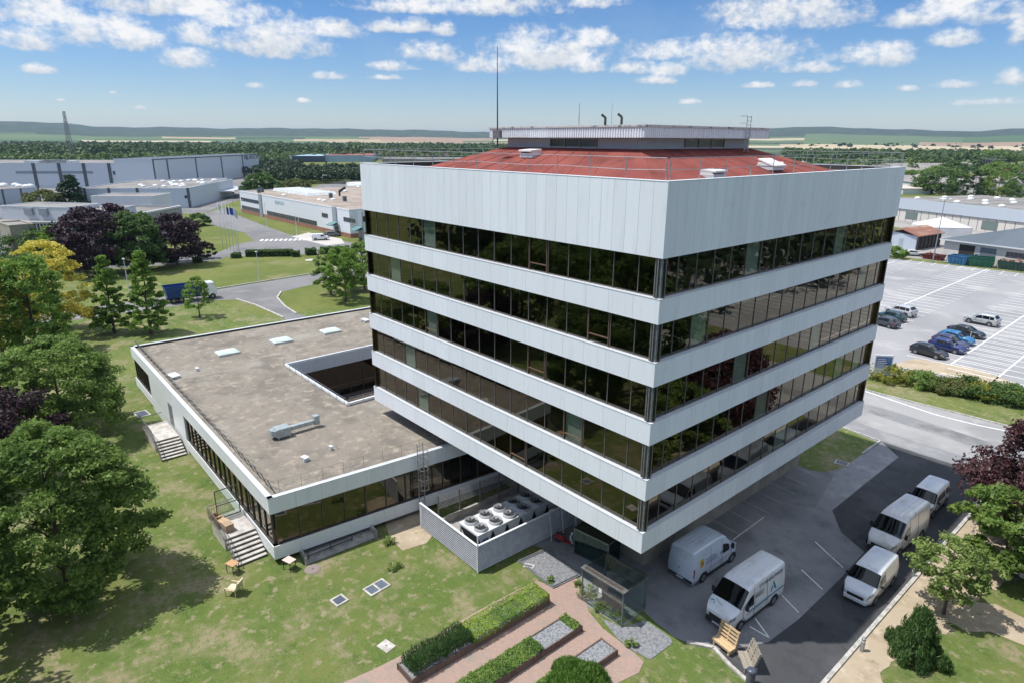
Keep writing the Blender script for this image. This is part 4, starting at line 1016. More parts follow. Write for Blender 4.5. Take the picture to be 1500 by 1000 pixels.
def chiller():
    t = thing('chiller', 'long white rooftop style chiller with twelve round fans and V shaped coils', 'chiller', (-12.3, 1.6, 0))
    ZT_ = 2.2; y0 = -3.75; n = 6; L = 1.25*n
    WM = mat('chiller_white', (.70, .71, .70), (.60, .61, .60), 2, .4)
    b = MB(); b.box(-1.05, 1.05, y0, y0+L, ZT_-.16, ZT_); b.build('top_deck', WM, t, bevel=.015)
    b = MB(); b.box(-1.0, 1.0, y0, y0+L, .02, .28); b.box(-.6, -.2, y0+.3, y0+L-.3, .28, .8); b.box(.15, .65, y0+.5, y0+L-1.5, .28, .95); b.build('base_frame', mat('chiller_grey', (.30, .31, .32), rough=.5), t)
    for k in range(n):
        ya = y0+k*1.25
        for sgn in (-1, 1):
            c = MB(); yc = ya+.625
            x = sgn*1.0
            # V panel: triangular end plate
            c.add([(x-.03, ya+.04, ZT_-.16), (x-.03, ya+1.21, ZT_-.16), (x-.03, yc+.06, .6), (x-.03, yc-.06, .6), (x+.03, ya+.04, ZT_-.16), (x+.03, ya+1.21, ZT_-.16), (x+.03, yc+.06, .6), (x+.03, yc-.06, .6)], [(0,1,2,3),(7,6,5,4),(0,4,5,1),(1,5,6,2),(2,6,7,3),(3,7,4,0)])
            c.build('end_plate', WM, t)
        c = MB()
        for s in (-1, 1): c.obox((0, ya+.625+s*.32, 1.33), 1.9, .06, 1.5, 0, 0, -s*.36)
        c.build('coil', mat('coil_dark', (.10, .10, .10), (.06, .06, .06), 10, .6) if 'coil_dark' not in bpy.data.materials else bpy.data.materials['coil_dark'], t)
        for sx in (-.52, .52):
            f = MB(); f.lathe((sx, ya+.625, ZT_), [(.47, 0), (.45, .2), (.40, .2), (.38, .02)], 22); fo = f.build('fan_ring', mat('fan_ring', (.36, .37, .38), rough=.5) if 'fan_ring' not in bpy.data.materials else bpy.data.materials['fan_ring'], t, smooth=True)
            f = MB(); f.lathe((sx, ya+.625, ZT_+.015), [(.40, 0), (.001, .0)], 20); f.lathe((sx, ya+.625, ZT_+.02), [(.12, 0), (.12, .14), (.001, .15)], 12)
            for q in range(7):
                a = q*2*PI/7; f.obox((sx+.25*math.cos(a), ya+.625+.25*math.sin(a), ZT_+.09), .27, .13, .012, a, 0, .5)
            f.build('fan', BACK, fo)
            f = MB()
            for r_ in (.15, .24, .33, .42):
                pts = [(sx+r_*math.cos(q), ya+.625+r_*math.sin(q), ZT_+.21) for q in np.linspace(0, 2*PI, 17)]; f.path(pts, .006, 4)
            f.build('guard', STEELD, fo)
    c = MB(); c.box(-1.0, 1.0, y0+.0, y0+.04, .28, .75); c.box(-1.0, -.9, y0, y0+.1, .28, ZT_-.16); c.box(.9, 1.0, y0, y0+.1, .28, ZT_-.16); c.build('end_frame', WM, t)
    c = MB(); c.box(1.035, 1.042, y0+.35, y0+.85, 1.55, 1.75); c.build('badge', mat('badge_blue', (.08, .14, .28), rough=.4), t)
chiller()

# ------------------------------------------------------------------ shelters
SFR = mat('shelter_frame', (.20, .24, .23), (.15, .18, .18), 4, .4, .4)
def shelter(label, o, sx, sy, h, rz, glass, roofm, strip=True):
    t = thing('glass_shelter', label, 'shelter', o, rz)
    for x in (0, sx):
        for y in (0, sy): p = MB(); p.obox((x, y, h/2), .07, .07, h); p.build('post', SFR, t)
    b = MB()
    for y in (0, sy): b.box(.04, sx-.04, y-.03, y+.03, h-.1, h-.002); b.box(.04, sx-.04, y-.02, y+.02, .08, .13)
    for x in (0, sx): b.box(x-.03, x+.03, .04, sy-.04, h-.1, h-.002); b.box(x-.02, x+.02, .04, sy-.04, .08, .13)
    b.build('frame', SFR, t)
    for nm, q in (('front', (.05, sx-.05, -.006, .006)), ('back', (.05, sx-.05, sy-.006, sy+.006)), ('end', (sx-.006, sx+.006, .05, sy-.05)), ('end', (-.006, .006, .9, sy-.05))):
        g = MB(); g.box(q[0], q[1], q[2], q[3], .14, h-.11); g.build('glass_panel', glass, t)
    r_ = MB(); r_.box(-.05, sx+.05, .36 if strip else -.05, sy+.05, h, h+.03); r_.build('roof_pane', roofm, t)
    if strip:
        s = MB(); s.box(-.1, sx+.1, -.12, .34, h, h+.05); s.build('roof_gutter', ALU, t)
        s = MB()
        for i in range(40): x = .1+i*(sx-.2)/40; s.box(x, x+.045, .02, .26, h+.051, h+.06)
        s.build('slot_grille', BRONZE, t)
        b = MB(); b.box(.5, sx-.6, .9, 1.2, .42, .47); bn = b.build('bench', ALU, t)
        b = MB()
        for x in (.8, sx-.9): b.box(x-.03, x+.03, 1.0, 1.06, 0, .42)
        b.build('leg', SFR, bn)
        n = MB(); n.box(sx*.42, sx*.42+.22, -.02, -.008, 1.35, 1.65); n.build('notice', mat('paper', (.8, .8, .78), rough=.7), t)
    return t
shelter('glass walled shelter with a pale slotted roof edge on the gravel corner by the tower', (-4.45, .48, .01), 3.05, 2.2, 2.3, .03, GLASS_L, glassmat('roof_glass', (.78, .82, .83), (.6, .65, .66), .08, .1))
shelter('smaller dark green shelter behind the glass walled one, by the bike rack', (-8.0, 3.5, .01), 2.7, 1.5, 2.0, .12, glassmat('dark_green_glass', (.5, .64, .6), (.6, .7, .66), .08, .05), glassmat('mossy_roof', (.12, .16, .14), (.42, .48, .42), .35, .3), False)
def bikerack():
    t = thing('bicycle_rack', 'black steel bicycle rack in the shade behind the small green shelter', 'bicycle rack', (-8.6, 5.6, .01), .02)
    b = MB()
    b.tube((0, 0, .85), (2.6, 0, .85), .03); b.tube((0, 0, .35), (2.6, 0, .35), .03)
    b.build('rail', STEELD, t)
    for i in range(7):
        f = MB(); x = .1+i*.4; f.path([(x, 0, 0), (x, 0, .85), (x+.05, -.5, .8), (x+.05, -.5, 0)], .025, 6); f.build('hoop', STEELD, t)
bikerack()
def frame_leaning():
    t = thing('door_frame', 'white empty door frame leaning on the end of the louvred screen', 'door frame', (-9.95, 3.3, 0), PI/2-.3)
    m_ = mat('frame_white', (.62, .63, .62), rough=.5)
    for x in (0, .95): b = MB(); b.tube((x, 0, 0), (x, .45, 2.25), .035, n=4); b.build('stile', m_, t)
    b = MB(); b.tube((0, .45, 2.25), (.95, .45, 2.25), .035, n=4); b.build('head', m_, t)
frame_leaning()
def scooter():
    x, y = G(829, 797)
    t = thing('motor_scooter', 'red and white motor scooter parked in the shade beside the bicycle rack', 'scooter', (x, y, .01), .35)
    RD = mat('scooter_red', (.35, .03, .03), rough=.3); WH = mat('scooter_white', (.75, .75, .73), rough=.4)
    for xx in (-.62, .62):
        w_ = MB(); 
        for k, (r, wd) in enumerate(((.23, .10),)):
            w_.tube((xx, -wd/2, .23), (xx, wd/2, .23), .23, n=18)
        w_.build('wheel', STEELD, t)
    b = MB(); b.add([(-.75,-.13,.35),(-.1,-.15,.3),(-.1,.15,.3),(-.75,.13,.35),(-.8,-.11,.62),(-.15,-.13,.66),(-.15,.13,.66),(-.8,.11,.62)], [(0,3,2,1),(4,5,6,7),(0,1,5,4),(1,2,6,5),(2,3,7,6),(3,0,4,7)]); b.box(-.12, .38, -.15, .15, .22, .29); b.build('body', RD, t, bevel=.04)
    b = MB(); b.obox((.45, 0, .6), .09, .4, .62, 0, -.3); b.build('leg_shield', WH, t, bevel=.03)
    b = MB(); b.box(-.72, -.08, -.12, .12, .665, .76); b.build('seat', STEELD, t, bevel=.03)
    b = MB(); b.tube((.36, -.32, .98), (.36, .32, .98), .02); b.tube((.62, 0, .3), (.36, 0, .98), .03); b.build('handlebar', STEELD, t)
    b = MB(); b.obox((.43, 0, 1.0), .14, .2, .16); b.build('headlamp', WH, t, bevel=.03)
scooter()

# ------------------------------------------------------------------ planters
CORT = brickmat('planter_brick', (.20, .135, .11), (.16, .11, .09), (.11, .09, .075), .25, .08, .008)
SLATE = groundmat('slate_chips', [(.34, .35, .37), ((.18, .19, .20), 9, .42, .58), ((.52, .52, .53), 16, .55, .64), ((.10, .10, .11), 25, .6, .68)], bump=1, bscale=35, bd=.05)
LEAF_H = leafmat('hedge_leaf', (.20, .33, .04), (.36, .46, .08), (.13, .24, .03), .38)
LEAF_R = leafmat('rosemary_leaf', (.085, .17, .05), (.16, .26, .09), (.05, .11, .035), .35)
LEAF_W = leafmat('weed_leaf', (.14, .26, .04), (.28, .38, .10), (.08, .16, .03), .35)
def leaves(pts, nrm, size, seed=0, aspect=1.6, jitter=.9, up=0.0, vert=False):
    """leaf quads at the points; nrm: outward direction each leaf roughly faces"""
    r = np.random.default_rng(seed); n = len(pts)
    nv = nrm + r.normal(0, jitter, (n, 3)); nv[:, 2] += up; nv /= np.linalg.norm(nv, axis=1)[:, None]+1e-9
    a = np.cross(nv, r.normal(0, 1, (n, 3)))
    if vert: a = np.array([0, 0, 1.0])+r.normal(0, .35, (n, 3)); nv = nv*np.array([1, 1, .2])
    a /= np.linalg.norm(a, axis=1)[:, None]+1e-9
    b = np.cross(nv, a)
    s = size*r.uniform(.6, 1.35, n)[:, None]
    a = a*s*.5*aspect**.5; b = b*s*.5/aspect**.5
    v = np.stack([pts-a, pts-b*.9+a*.1, pts+a, pts+b*.9+a*.1], 1).reshape(-1, 3)
    return v
def leafmesh(name, v, m_, parent=None, loc=None, extra=None):
    n = len(v)//4
    me = bpy.data.meshes.new(name)
    me.vertices.add(n*4); me.vertices.foreach_set('co', v.astype(np.float32).ravel())
    me.loops.add(n*4); me.loops.foreach_set('vertex_index', np.arange(n*4, dtype=np.int32))
    me.polygons.add(n); me.polygons.foreach_set('loop_start', np.arange(0, n*4, 4, dtype=np.int32)); me.polygons.foreach_set('loop_total', np.full(n, 4, dtype=np.int32))
    me.materials.append(m_); me.update(); me.validate()
    return me
def hedge_points(n, x0, x1, y0, y1, z0, z1, seed, lump=.08, spiky=0):
    r = np.random.default_rng(seed)
    x = r.uniform(x0, x1, n); y = r.uniform(y0, y1, n)
    top = z1 + lump*np.sin(x*3.1+seed)*np.cos(y*1.7+seed) + lump*.6*np.sin(y*4.3+2*seed)
    z = top - np.abs(r.normal(0, .10, n))*(z1-z0)
    side = r.random(n) < .4
    e = r.integers(0, 4, n)
    x = np.where(side & (e == 0), x0+r.normal(0, .03, n), x); x = np.where(side & (e == 1), x1+r.normal(0, .03, n), x)
    y = np.where(side & (e == 2), y0+r.normal(0, .03, n), y); y = np.where(side & (e == 3), y1+r.normal(0, .03, n), y)
    z = np.where(side, r.uniform(0, 1, n)*(top-z0)+z0, z)
    p = np.stack([x, y, z], 1)
    c = np.array([(x0+x1)/2, (y0+y1)/2, z0]); nn = p-c; nn[:, 0] /= (x1-x0); nn[:, 1] /= (y1-y0); nn[:, 2] /= max(z1-z0, .1)
    nn = np.where(side[:, None], nn*np.array([1, 1, .3]), np.array([0, 0, 1.0])); nn /= np.linalg.norm(nn, axis=1)[:, None]+1e-9
    return p, nn
def planter(label, x0, x1, y0, y1, fill, rz=0.0, pivot=None):
    # fill: list of (kind, ya, yb)
    cx, cy = (x0+x1)/2, (y0+y1)/2
    t = thing('raised_planter', label, 'planter', (cx, cy, .03), rz)
    H_ = .42; w2 = (x1-x0)/2; l2 = (y1-y0)/2; th = .07
    b = MB(); b.box(-w2, -w2+th, -l2, l2, 0, H_); b.box(w2-th, w2, -l2, l2, 0, H_); b.box(-w2+th, w2-th, -l2, -l2+th, 0, H_); b.box(-w2+th, w2-th, l2-th, l2, 0, H_)
    b.build('planter_wall', CORT, t, bevel=.008)
    k = MB(); n = int(2*l2/1.55)
    for i in range(n+1): y = -l2+2*l2*i/n; k.box(w2, w2+.03, y-.03, y+.03, 0, H_+.01); k.box(-w2-.03, -w2, y-.03, y+.03, 0, H_+.01)
    k.build('stiffener', mat('rust_steel', (.22, .12, .08), rough=.8) if 'rust_steel' not in bpy.data.materials else bpy.data.materials['rust_steel'], t)
    s = MB(); s.box(-w2+th, w2-th, -l2+th, l2-th, .25, .36); s.build('soil', SLATE, t)
    for j, (kind, ya, yb) in enumerate(fill):
        ya -= cy; yb -= cy
        if kind == 'hedge':
            p, nn = hedge_points(int(7500*(yb-ya)/5), -w2+.02, w2+.06, ya, yb, .38, .82, j+3, .03); v = leaves(p, nn, .075, j, 1.4, .5, .3); m_ = LEAF_H; nm = 'clipped_hedge'
        elif kind == 'rosemary':
            r = np.random.default_rng(j+9); n = int(9000*(yb-ya)/4)
            y = r.uniform(ya, yb, n); x = r.uniform(-w2+.05, w2-.05, n); hh = .45+.22*np.abs(np.sin(y*1.5+.6))+.1*np.sin(x*6)
            z = .36+hh*r.uniform(.1, 1, n)**.5; p = np.stack([x, y, z], 1); nn = np.stack([r.normal(0, 1, n), r.normal(0, 1, n), r.normal(0, .2, n)], 1)
            v = leaves(p, nn, .10, j, 4, .2, vert=True); m_ = LEAF_R; nm = 'rosemary'
        else:
            r = np.random.default_rng(j+19); n = int(6500*(yb-ya)/5)
            y = r.uniform(ya, yb, n); x = r.uniform(-w2+.04, w2-.02, n); hh = .14+.14*np.abs(np.sin(y*2.3+x*3)*np.cos(y*5.1))
            p = np.stack([x, y, .36+hh*r.random(n)**.6], 1); nn = np.tile([0, 0, 1.0], (n, 1)); v = leaves(p, nn, .085, j, 1.7, .8); m_ = LEAF_W; nm = 'ground_plants'
        o = link(nm, leafmesh(nm, v, m_), t); 
planter('longest planter with a clipped yellow green hedge and dark rosemary', -6.95, -5.52, -10.9, -1.3, [('rosemary', -10.75, -6.9), ('hedge', -6.9, -1.35)], -.015)
planter('middle planter half covered in low green plants and half in slate chips', -3.95, -2.68, -10.5, -1.45, [('weeds', -10.3, -4.3), ('weeds', -2.1, -1.55)], -.015)
planter('short planter of bare slate chips nearest the glass shelter, behind the bushy shrub', -1.32, -.15, -7.0, -1.35, [('weeds', -6.8, -3.6)], -.02)

# ------------------------------------------------------------------ pallets, bin, posts
PW = mat('pallet_new', (.62, .46, .27), (.52, .37, .21), 5, .8, stretch=(1, 5, 1), island=.12); PG = mat('pallet_grey', (.36, .32, .26), (.26, .23, .19), 5, .85, stretch=(1, 5, 1), island=.15)
def pallet(label, loc, rz, m_, lean):
    t = thing('pallet_bench', label, 'pallet furniture', loc, rz)
    def deck(nm, M_, W, D, nb, bl=3):
        b = MB()
        for i in range(nb):
            y = -D/2+.05+i*(D-.1)/(nb-1); vs = M_
            for (x0, x1, ya, yb, z0, z1) in ((-W/2, W/2, y-.05, y+.05, .10, .122), (-W/2, W/2, y-.04, y+.04, 0, .02)):
                q = [tuple(vs @ Vector(c)) for c in [(x0,ya,z0),(x1,ya,z0),(x1,yb,z0),(x0,yb,z0),(x0,ya,z1),(x1,ya,z1),(x1,yb,z1),(x0,yb,z1)]]
                b.add(q, [(0,3,2,1),(4,5,6,7),(0,1,5,4),(1,2,6,5),(2,3,7,6),(3,0,4,7)])
        for x in (-W/2+.06, 0, W/2-.06):
            q = [tuple(M_ @ Vector(c)) for c in [(x-.04,-D/2,.02),(x+.04,-D/2,.02),(x+.04,D/2,.02),(x-.04,D/2,.02),(x-.04,-D/2,.099),(x+.04,-D/2,.099),(x+.04,D/2,.099),(x-.04,D/2,.099)]]
            b.add(q, [(0,3,2,1),(4,5,6,7),(0,1,5,4),(1,2,6,5),(2,3,7,6),(3,0,4,7)])
        b.build(nm, m_, t)
    deck('seat', Matrix.Translation((0, -.15, .28)), 1.25, .55, 5)
    deck('backrest', Matrix.Translation((0, .22, .72)) @ Matrix.Rotation(rad(90-lean), 4, 'X'), 1.25, 1.15, 6)
    b = MB()
    for x in (-.5, .5): b.box(x-.05, x+.05, -.38, .1, 0, .279); b.box(x-.04, x+.04, .2, .3, 0, .3)
    b.build('base', m_, t)
x, y = G(1062, 948)
pallet('bench made of new yellow pallets on the kerb in front of the lettered van', (x, y, .03), -.25+.1, PW, 12)
x, y = G(1096, 975)
pallet('bench made of weathered grey pallets beside the dark bin', (x, y, .03), -.75, PG, 16)
def bin_():
    x, y = G(1098, 1003); t = thing('litter_bin', 'dark cylindrical litter bin with a domed lid by the grey pallets', 'bin', (x, y, .02))
    b = MB(); b.lathe((0, 0, 0), [(.2, 0), (.22, .05), (.23, .85), (.21, .87), (.001, .87)], 20); b.build('body', mat('bin_dark', (.10, .10, .11), (.14, .14, .15), 4, .5, stretch=(8, 8, .3)), t, smooth=False)
    b = MB(); b.lathe((0, 0, .88), [(.25, 0), (.25, .06), (.2, .13), (.08, .16), (.001, .16)], 20); b.build('lid', mat('bin_lid', (.07, .085, .12), rough=.35), t, smooth=True)
bin_()
def bollard(label, px, py, h, r):
    x, y = G(px, py); t = thing('bollard', label, 'bollard', (x, y, .02)); b = MB(); b.lathe((0, 0, 0), [(r, 0), (r, h-.05), (r*.8, h), (.001, h)], 14); b.build('post', METAL, t, smooth=True)
    b = MB(); b.lathe((0, 0, h-.22), [(r+.004, 0), (r+.004, .08)], 14); b.build('band', mat('band_white', (.7, .7, .7), rough=.5) if 'band_white' not in bpy.data.materials else bpy.data.materials['band_white'], t)
bollard('short grey bollard at the kerb end near the round dark conifer', 1262, 953, .85, .11)
bollard('low grey bollard on the kerb close behind the pale leafed tree', 1336, 845, .7, .08)
def deckchair():
    x, y = G(1478, 850); t = thing('garden_lounger', 'dark folding garden lounger in the shade below the trees', 'lounger', (x, y, .02), .9)
    m_ = mat('mesh_dark', (.05, .055, .06), rough=.7)
    b = MB(); b.obox((-.55, 0, .62), .8, .55, .03, 0, .75); b.build('backrest', m_, t); b = MB(); b.obox((.15, 0, .36), .75, .55, .03, 0, -.08); b.build('seat', m_, t); b = MB(); b.obox((.85, 0, .30), .65, .5, .03, 0, .2); b.build('footrest', m_, t)
    b = MB()
    for s in (-.3, .3): b.path([(-.85, s, .92), (-.25, s, .38), (.5, s, .38), (1.15, s, .22)], .018); b.tube((-.3, s, .4), (.25, s, 0), .016); b.tube((.3, s, .4), (-.35, s, 0), .016)
    b.build('frame', METAL, t)
deckchair()
# ------------------------------------------------------------------ vehicles
TYRE = mat('tyre', (.022, .022, .024), rough=.85); RIM = mat('wheel_rim', (.34, .35, .36), (.24, .25, .26), 9, .35, .7)
PLAST = mat('black_plastic', (.028, .028, .03), rough=.6); LAMP = mat('lamp_lens', (.16, .17, .18), (.45, .47, .49), 6, .1, coat=1); RLAMP = mat('rear_lamp', (.30, .02, .015), rough=.2, coat=1)
PLATE = mat('number_plate', (.70, .70, .68), rough=.5)
def paint(name, c, dirt=None): return mat(name, c, dirt or tuple(x*.82 for x in c), 1.3, .28, .0, lo=.48, hi=.75, coat=.7)
VANW = paint('van_white', (.84, .85, .86), (.70, .69, .67)); VANO = paint('van_dirty_white', (.80, .79, .77), (.58, .55, .50))
def vehicle(label, cat, name, center, rz, P, paint_, extra=None, group=None):
    """P: L, W, prof [(x, ztop)], wid [(x, half width)], belt, roofw, r, wheels [x], wr, ws (x0,x1 windscreen), side [(x0,x1)], rear"""
    t = thing(name, label, cat, center, rz, group)
    xs = sorted(set([p[0] for p in P['prof']] + list(np.linspace(-P['L']/2, P['L']/2, 34))))
    px = [p[0] for p in P['prof']]; pz = [p[1] for p in P['prof']]; wx = [p[0] for p in P['wid']]; wy = [p[1] for p in P['wid']]
    zb = P.get('zb', .22); belt = P['belt']; rw = P['roofw']; zmax = max(pz)
    def sec(x, tt, off=0.0):
        zt = float(np.interp(x, px, pz)); w_ = float(np.interp(x, wx, wy))
        bl = min(belt, zt-.12)
        k = max(0, min(1, (zt-belt)/(zmax-belt))) if zt > belt else 0
        ws = w_*(1-(1-rw)*k)             # half width at the shoulder
        r = min(P['r'], (zt-bl)*.6)
        if tt < 1: y = w_*(.955+.045*math.sin(tt*PI*.75)); z = zb+(bl-zb)*tt
        elif tt < 2: q = tt-1; y = w_*(.955+.045*math.sin(PI*.75))+(ws-w_*(.955+.045*math.sin(PI*.75)))*q; z = bl+(zt-r-bl)*q
        elif tt < 3: q = (tt-2)*PI/2; y = ws-r+r*math.cos(q); z = zt-r+r*math.sin(q)
        else: q = tt-3; y = (ws-r)*(1-q); z = zt+.03*math.sin(q*PI/2)
        return y, z
    ts = [0, .25, .5, .75, 1, 1.25, 1.5, 1.75, 2, 2.33, 2.66, 3, 3.35, 3.7, 4]
    def skin(x0, x1, t0, t1, off, sides=(1, -1), nx=10, nt=6):
        mb = MB()
        for s in sides:
            X = np.linspace(x0, x1, nx); T = np.linspace(t0, t1, nt); vs = []
            for x in X:
                for q in T:
                    y, z = sec(x, q); y2, z2 = sec(x, q+.02); y1, z1 = sec(x, max(0, q-.02))
                    n = Vector((0, (z2-z1), -(y2-y1))); n = n.normalized() if n.length > 1e-6 else Vector((0, 0, 1))
                    dz = (sec(x+.05, q)[1]-sec(x-.05, q)[1])/.1
                    nx_ = -dz*abs(n.z) ; nn = Vector((nx_, n.y, n.z)).normalized()
                    vs.append((x+nn.x*off, (y+nn.y*off)*s, z+nn.z*off))
            fs = []
            for i in range(nx-1):
                for j in range(nt-1):
                    a = i*nt+j; f = (a, a+nt, a+nt+1, a+1); fs.append(f if s > 0 else f[::-1])
            mb.add(vs, fs)
        return mb
    b = MB(); vs = []; m = len(ts)
    row = ts + [q for q in ts[-2::-1]]
    for x in xs:
        for k, q in enumerate(row):
            y, z = sec(x, q); vs.append((x, y if k < m else -y, z))
    n = len(row); fs = [(i*n+j, (i+1)*n+j, (i+1)*n+j+1, i*n+j+1) for i in range(len(xs)-1) for j in range(n-1)]
    fs += [tuple(range(n)), tuple(range((len(xs)-1)*n, len(xs)*n))[::-1]]
    fs += [(i*n, i*n+n-1, (i+1)*n+n-1, (i+1)*n) for i in range(len(xs)-1)]
    b.add(vs, fs); b.build('body', paint_, t, smooth=True)
    o = t
    # windscreen
    g = skin(P['ws'][0], P['ws'][1], 2.45, 4, .026, nx=12, nt=10); g.build('windscreen', CARGLASS, t, smooth=True)
    for x0, x1 in P['side']:
        for s in (1, -1): g = skin(x0, x1, P.get('st', (1.12, 1.88))[0], P.get('st', (1.12, 1.88))[1], .014, (s,), 12, 6); g.build('side_window', CARGLASS, t, smooth=True)
    if P.get('rearglass'): g = skin(P['rearglass'][0], P['rearglass'][1], 2.5, 4, .026, nx=12, nt=10); g.build('rear_window', CARGLASS, t, smooth=True)
    # sill, bumpers
    L = P['L']/2; W_ = P['W']/2
    for nm, x0, x1 in (('sill', P['wheels'][1]+P['wr']+.08, P['wheels'][0]-P['wr']-.08),):
        g = skin(x0, x1, .0, .22, .012, nx=6, nt=3); g.build(nm, PLAST, t)
    zf = float(np.interp(L, px, pz)); wf = float(np.interp(L, wx, wy))
    g = MB(); g.box(L-.25, L+.06, -wf*.99, wf*.99, zb+.02, zb+(.38 if P.get('dark_bumper') else .28)); g.build('front_bumper', PLAST if P.get('dark_bumper') else paint_, t, bevel=.05)
    g = MB(); g.box(-L-.06, -L+.2, -wy[0]*.95, wy[0]*.95, zb+.04, zb+.26); g.build('rear_bumper', PLAST, t, bevel=.04)
    g = MB(); g.box(L-.04, L+.035, -wf*.72, wf*.72, zb+(.40 if P.get('dark_bumper') else .30), zf-.06); gr = g.build('grille', PLAST, t, bevel=.01)
    g = MB(); g.box(L+.061, L+.07, -.26, .26, zb+.10, zb+.21); g.build('number_plate', PLATE, t)
    g = MB(); g.box(-L-.07, -L-.061, -.26, .26, zb+.12, zb+.23); g.build('number_plate', PLATE, t)
    for s in (1, -1):
        g = skin(L-.38, L-.01, .86, 2.25, .03, (s,), 6, 6); g.build('headlight', LAMP, t, smooth=True)
        g = MB(); hz = P.get('lampz', (.75, 1.15)); g.box(-L-.02, -L+.08, s*W_*.93-.07 if s > 0 else -W_*.93-.02, s*W_*.93+.02 if s > 0 else -W_*.93+.07, hz[0], hz[1]); g.build('rear_light', RLAMP, t, bevel=.01)
        xm = P['mirror']; y0 = sec(xm, 1.2)[0]
        g = MB(); g.obox((xm, s*(y0+.14), P['mz']), .10, .20, P.get('mh', .2)); g.obox((xm, s*(y0+.02), P['mz']-.05), .05, .12, .05); g.build('mirror', PLAST if P.get('dark_mirror', True) else paint_, t, bevel=.03)
        for xw in P['wheels']:
            yw = float(np.interp(xw, wx, wy))*.985
            a = MB(); r = P['wr']
            pts = [(xw+(r+.07)*math.cos(q), s*(yw+.012), r+(r+.07)*math.sin(q)) for q in np.linspace(-.35, PI+.35, 22)]
            a.add(pts, [tuple(range(len(pts))) if s < 0 else tuple(range(len(pts)))[::-1]]); 
            pts = [(xw+(r+.085)*math.cos(q), s*(yw+.016), r+(r+.085)*math.sin(q)) for q in np.linspace(-.2, PI+.2, 20)]; a.path(pts, .018, 4)
            a.build('wheel_arch', PLAST, t)
            wh = MB(); wh.tube((xw, s*(yw-.2), r), (xw, s*(yw+.022), r), r, n=22); wo = wh.build('wheel', TYRE, t, bevel=.02)
            rm = MB(); rm.tube((xw, s*(yw-.1), r), (xw, s*(yw+.028), r), r*.62, n=18)
            for q in range(5): an = q*2*PI/5; rm.obox((xw+r*.3*math.cos(an), s*(yw+.031), r+r*.3*math.sin(an)), r*.5, .012, .05, 0, -an)
            rm.build('rim', RIM, wo)
    # door gaps
    dg = MB()
    for xd in P.get('doors', []):
        for s in (1, -1):
            pts = [(xd, s*(sec(xd, q)[0]+.004), sec(xd, q)[1]) for q in np.linspace(.25, P.get('dt', 1.95), 10)]; dg.path(pts, .011, 4)
    for s in (1, -1):
        xa, xb = P['wheels'][1]+P['wr']+.3, P['wheels'][0]-P['wr']-.1
        pts = [(x, s*(sec(x, .62)[0]+.004), sec(x, .62)[1]) for x in np.linspace(xa, xb, 8)]; dg.path(pts, .008, 4)
    dg.build('door_gap', PLAST, t)
    if P.get('ribs'):
        rb = MB()
        for i in range(P['ribs']):
            y = (-1+2*(i+.5)/P['ribs'])*(W_*rw-.28); x0, x1 = -L+.25, P['ws'][0]-.35; rb.box(x0, x1, y-.02, y+.02, zmax+.012, zmax+.034)
        rb.build('roof_rib', paint_, t, bevel=.01)
    rd = MB()      # rear doors: seam and handle
    if P.get('van'):
        rd.box(-L-.012, -L+.01, -.006, .006, zb+.28, zmax-.15); rd.box(-L-.03, -L, .05, .2, 1.0, 1.05); rd.build('rear_door_seam', PLAST, t)
    if extra: extra(t, sec, skin, L, W_)
    return t
def place(front, rear, side, half):
    f = G(*front); r = G(*rear); ux, uy, L = unit(r, f); mx, my = (f[0]+r[0])/2, (f[1]+r[1])/2
    # side = +1: the measured wheels are the vehicle's left ones
    return (mx + uy*side*half, my - ux*side*half, .016), math.atan2(uy, ux)
MASTER = dict(L=5.55, W=2.07, prof=[(-2.775, 2.36), (-2.7, 2.47), (0.2, 2.5), (.85, 2.42), (1.15, 2.27), (1.95, 1.45), (2.2, 1.30), (2.55, 1.15), (2.72, 1.02), (2.775, .88)], wid=[(-2.775, .96), (-2.6, 1.0), (1.2, 1.02), (2.0, .99), (2.5, .88), (2.775, .72)], belt=1.25, roofw=.84, r=.16,
    wheels=[1.87, -1.6], wr=.35, ws=(1.17, 1.98), side=[(.72, 1.42)], mirror=1.62, mz=1.5, mh=.38, dark_bumper=True, ribs=4, van=True, doors=[1.72, .62, -.72], lampz=(.75, 1.35), st=(1.0, 1.62))
def shift(P, **k): q = dict(P); q.update(k); return q
BLUE = mat('sign_teal', (.03, .25, .36), rough=.5); INK = mat('sign_ink', (.05, .05, .14), rough=.5); YEL = mat('sign_yellow', (.70, .42, .03), rough=.5)
def side_pt(sec, x, q, s, off=.015):
    y, z = sec(x, q); y2, z2 = sec(x, q+.05); ang = math.atan2(y-y2, z2-z); return (x, s*(y+off), z), ang
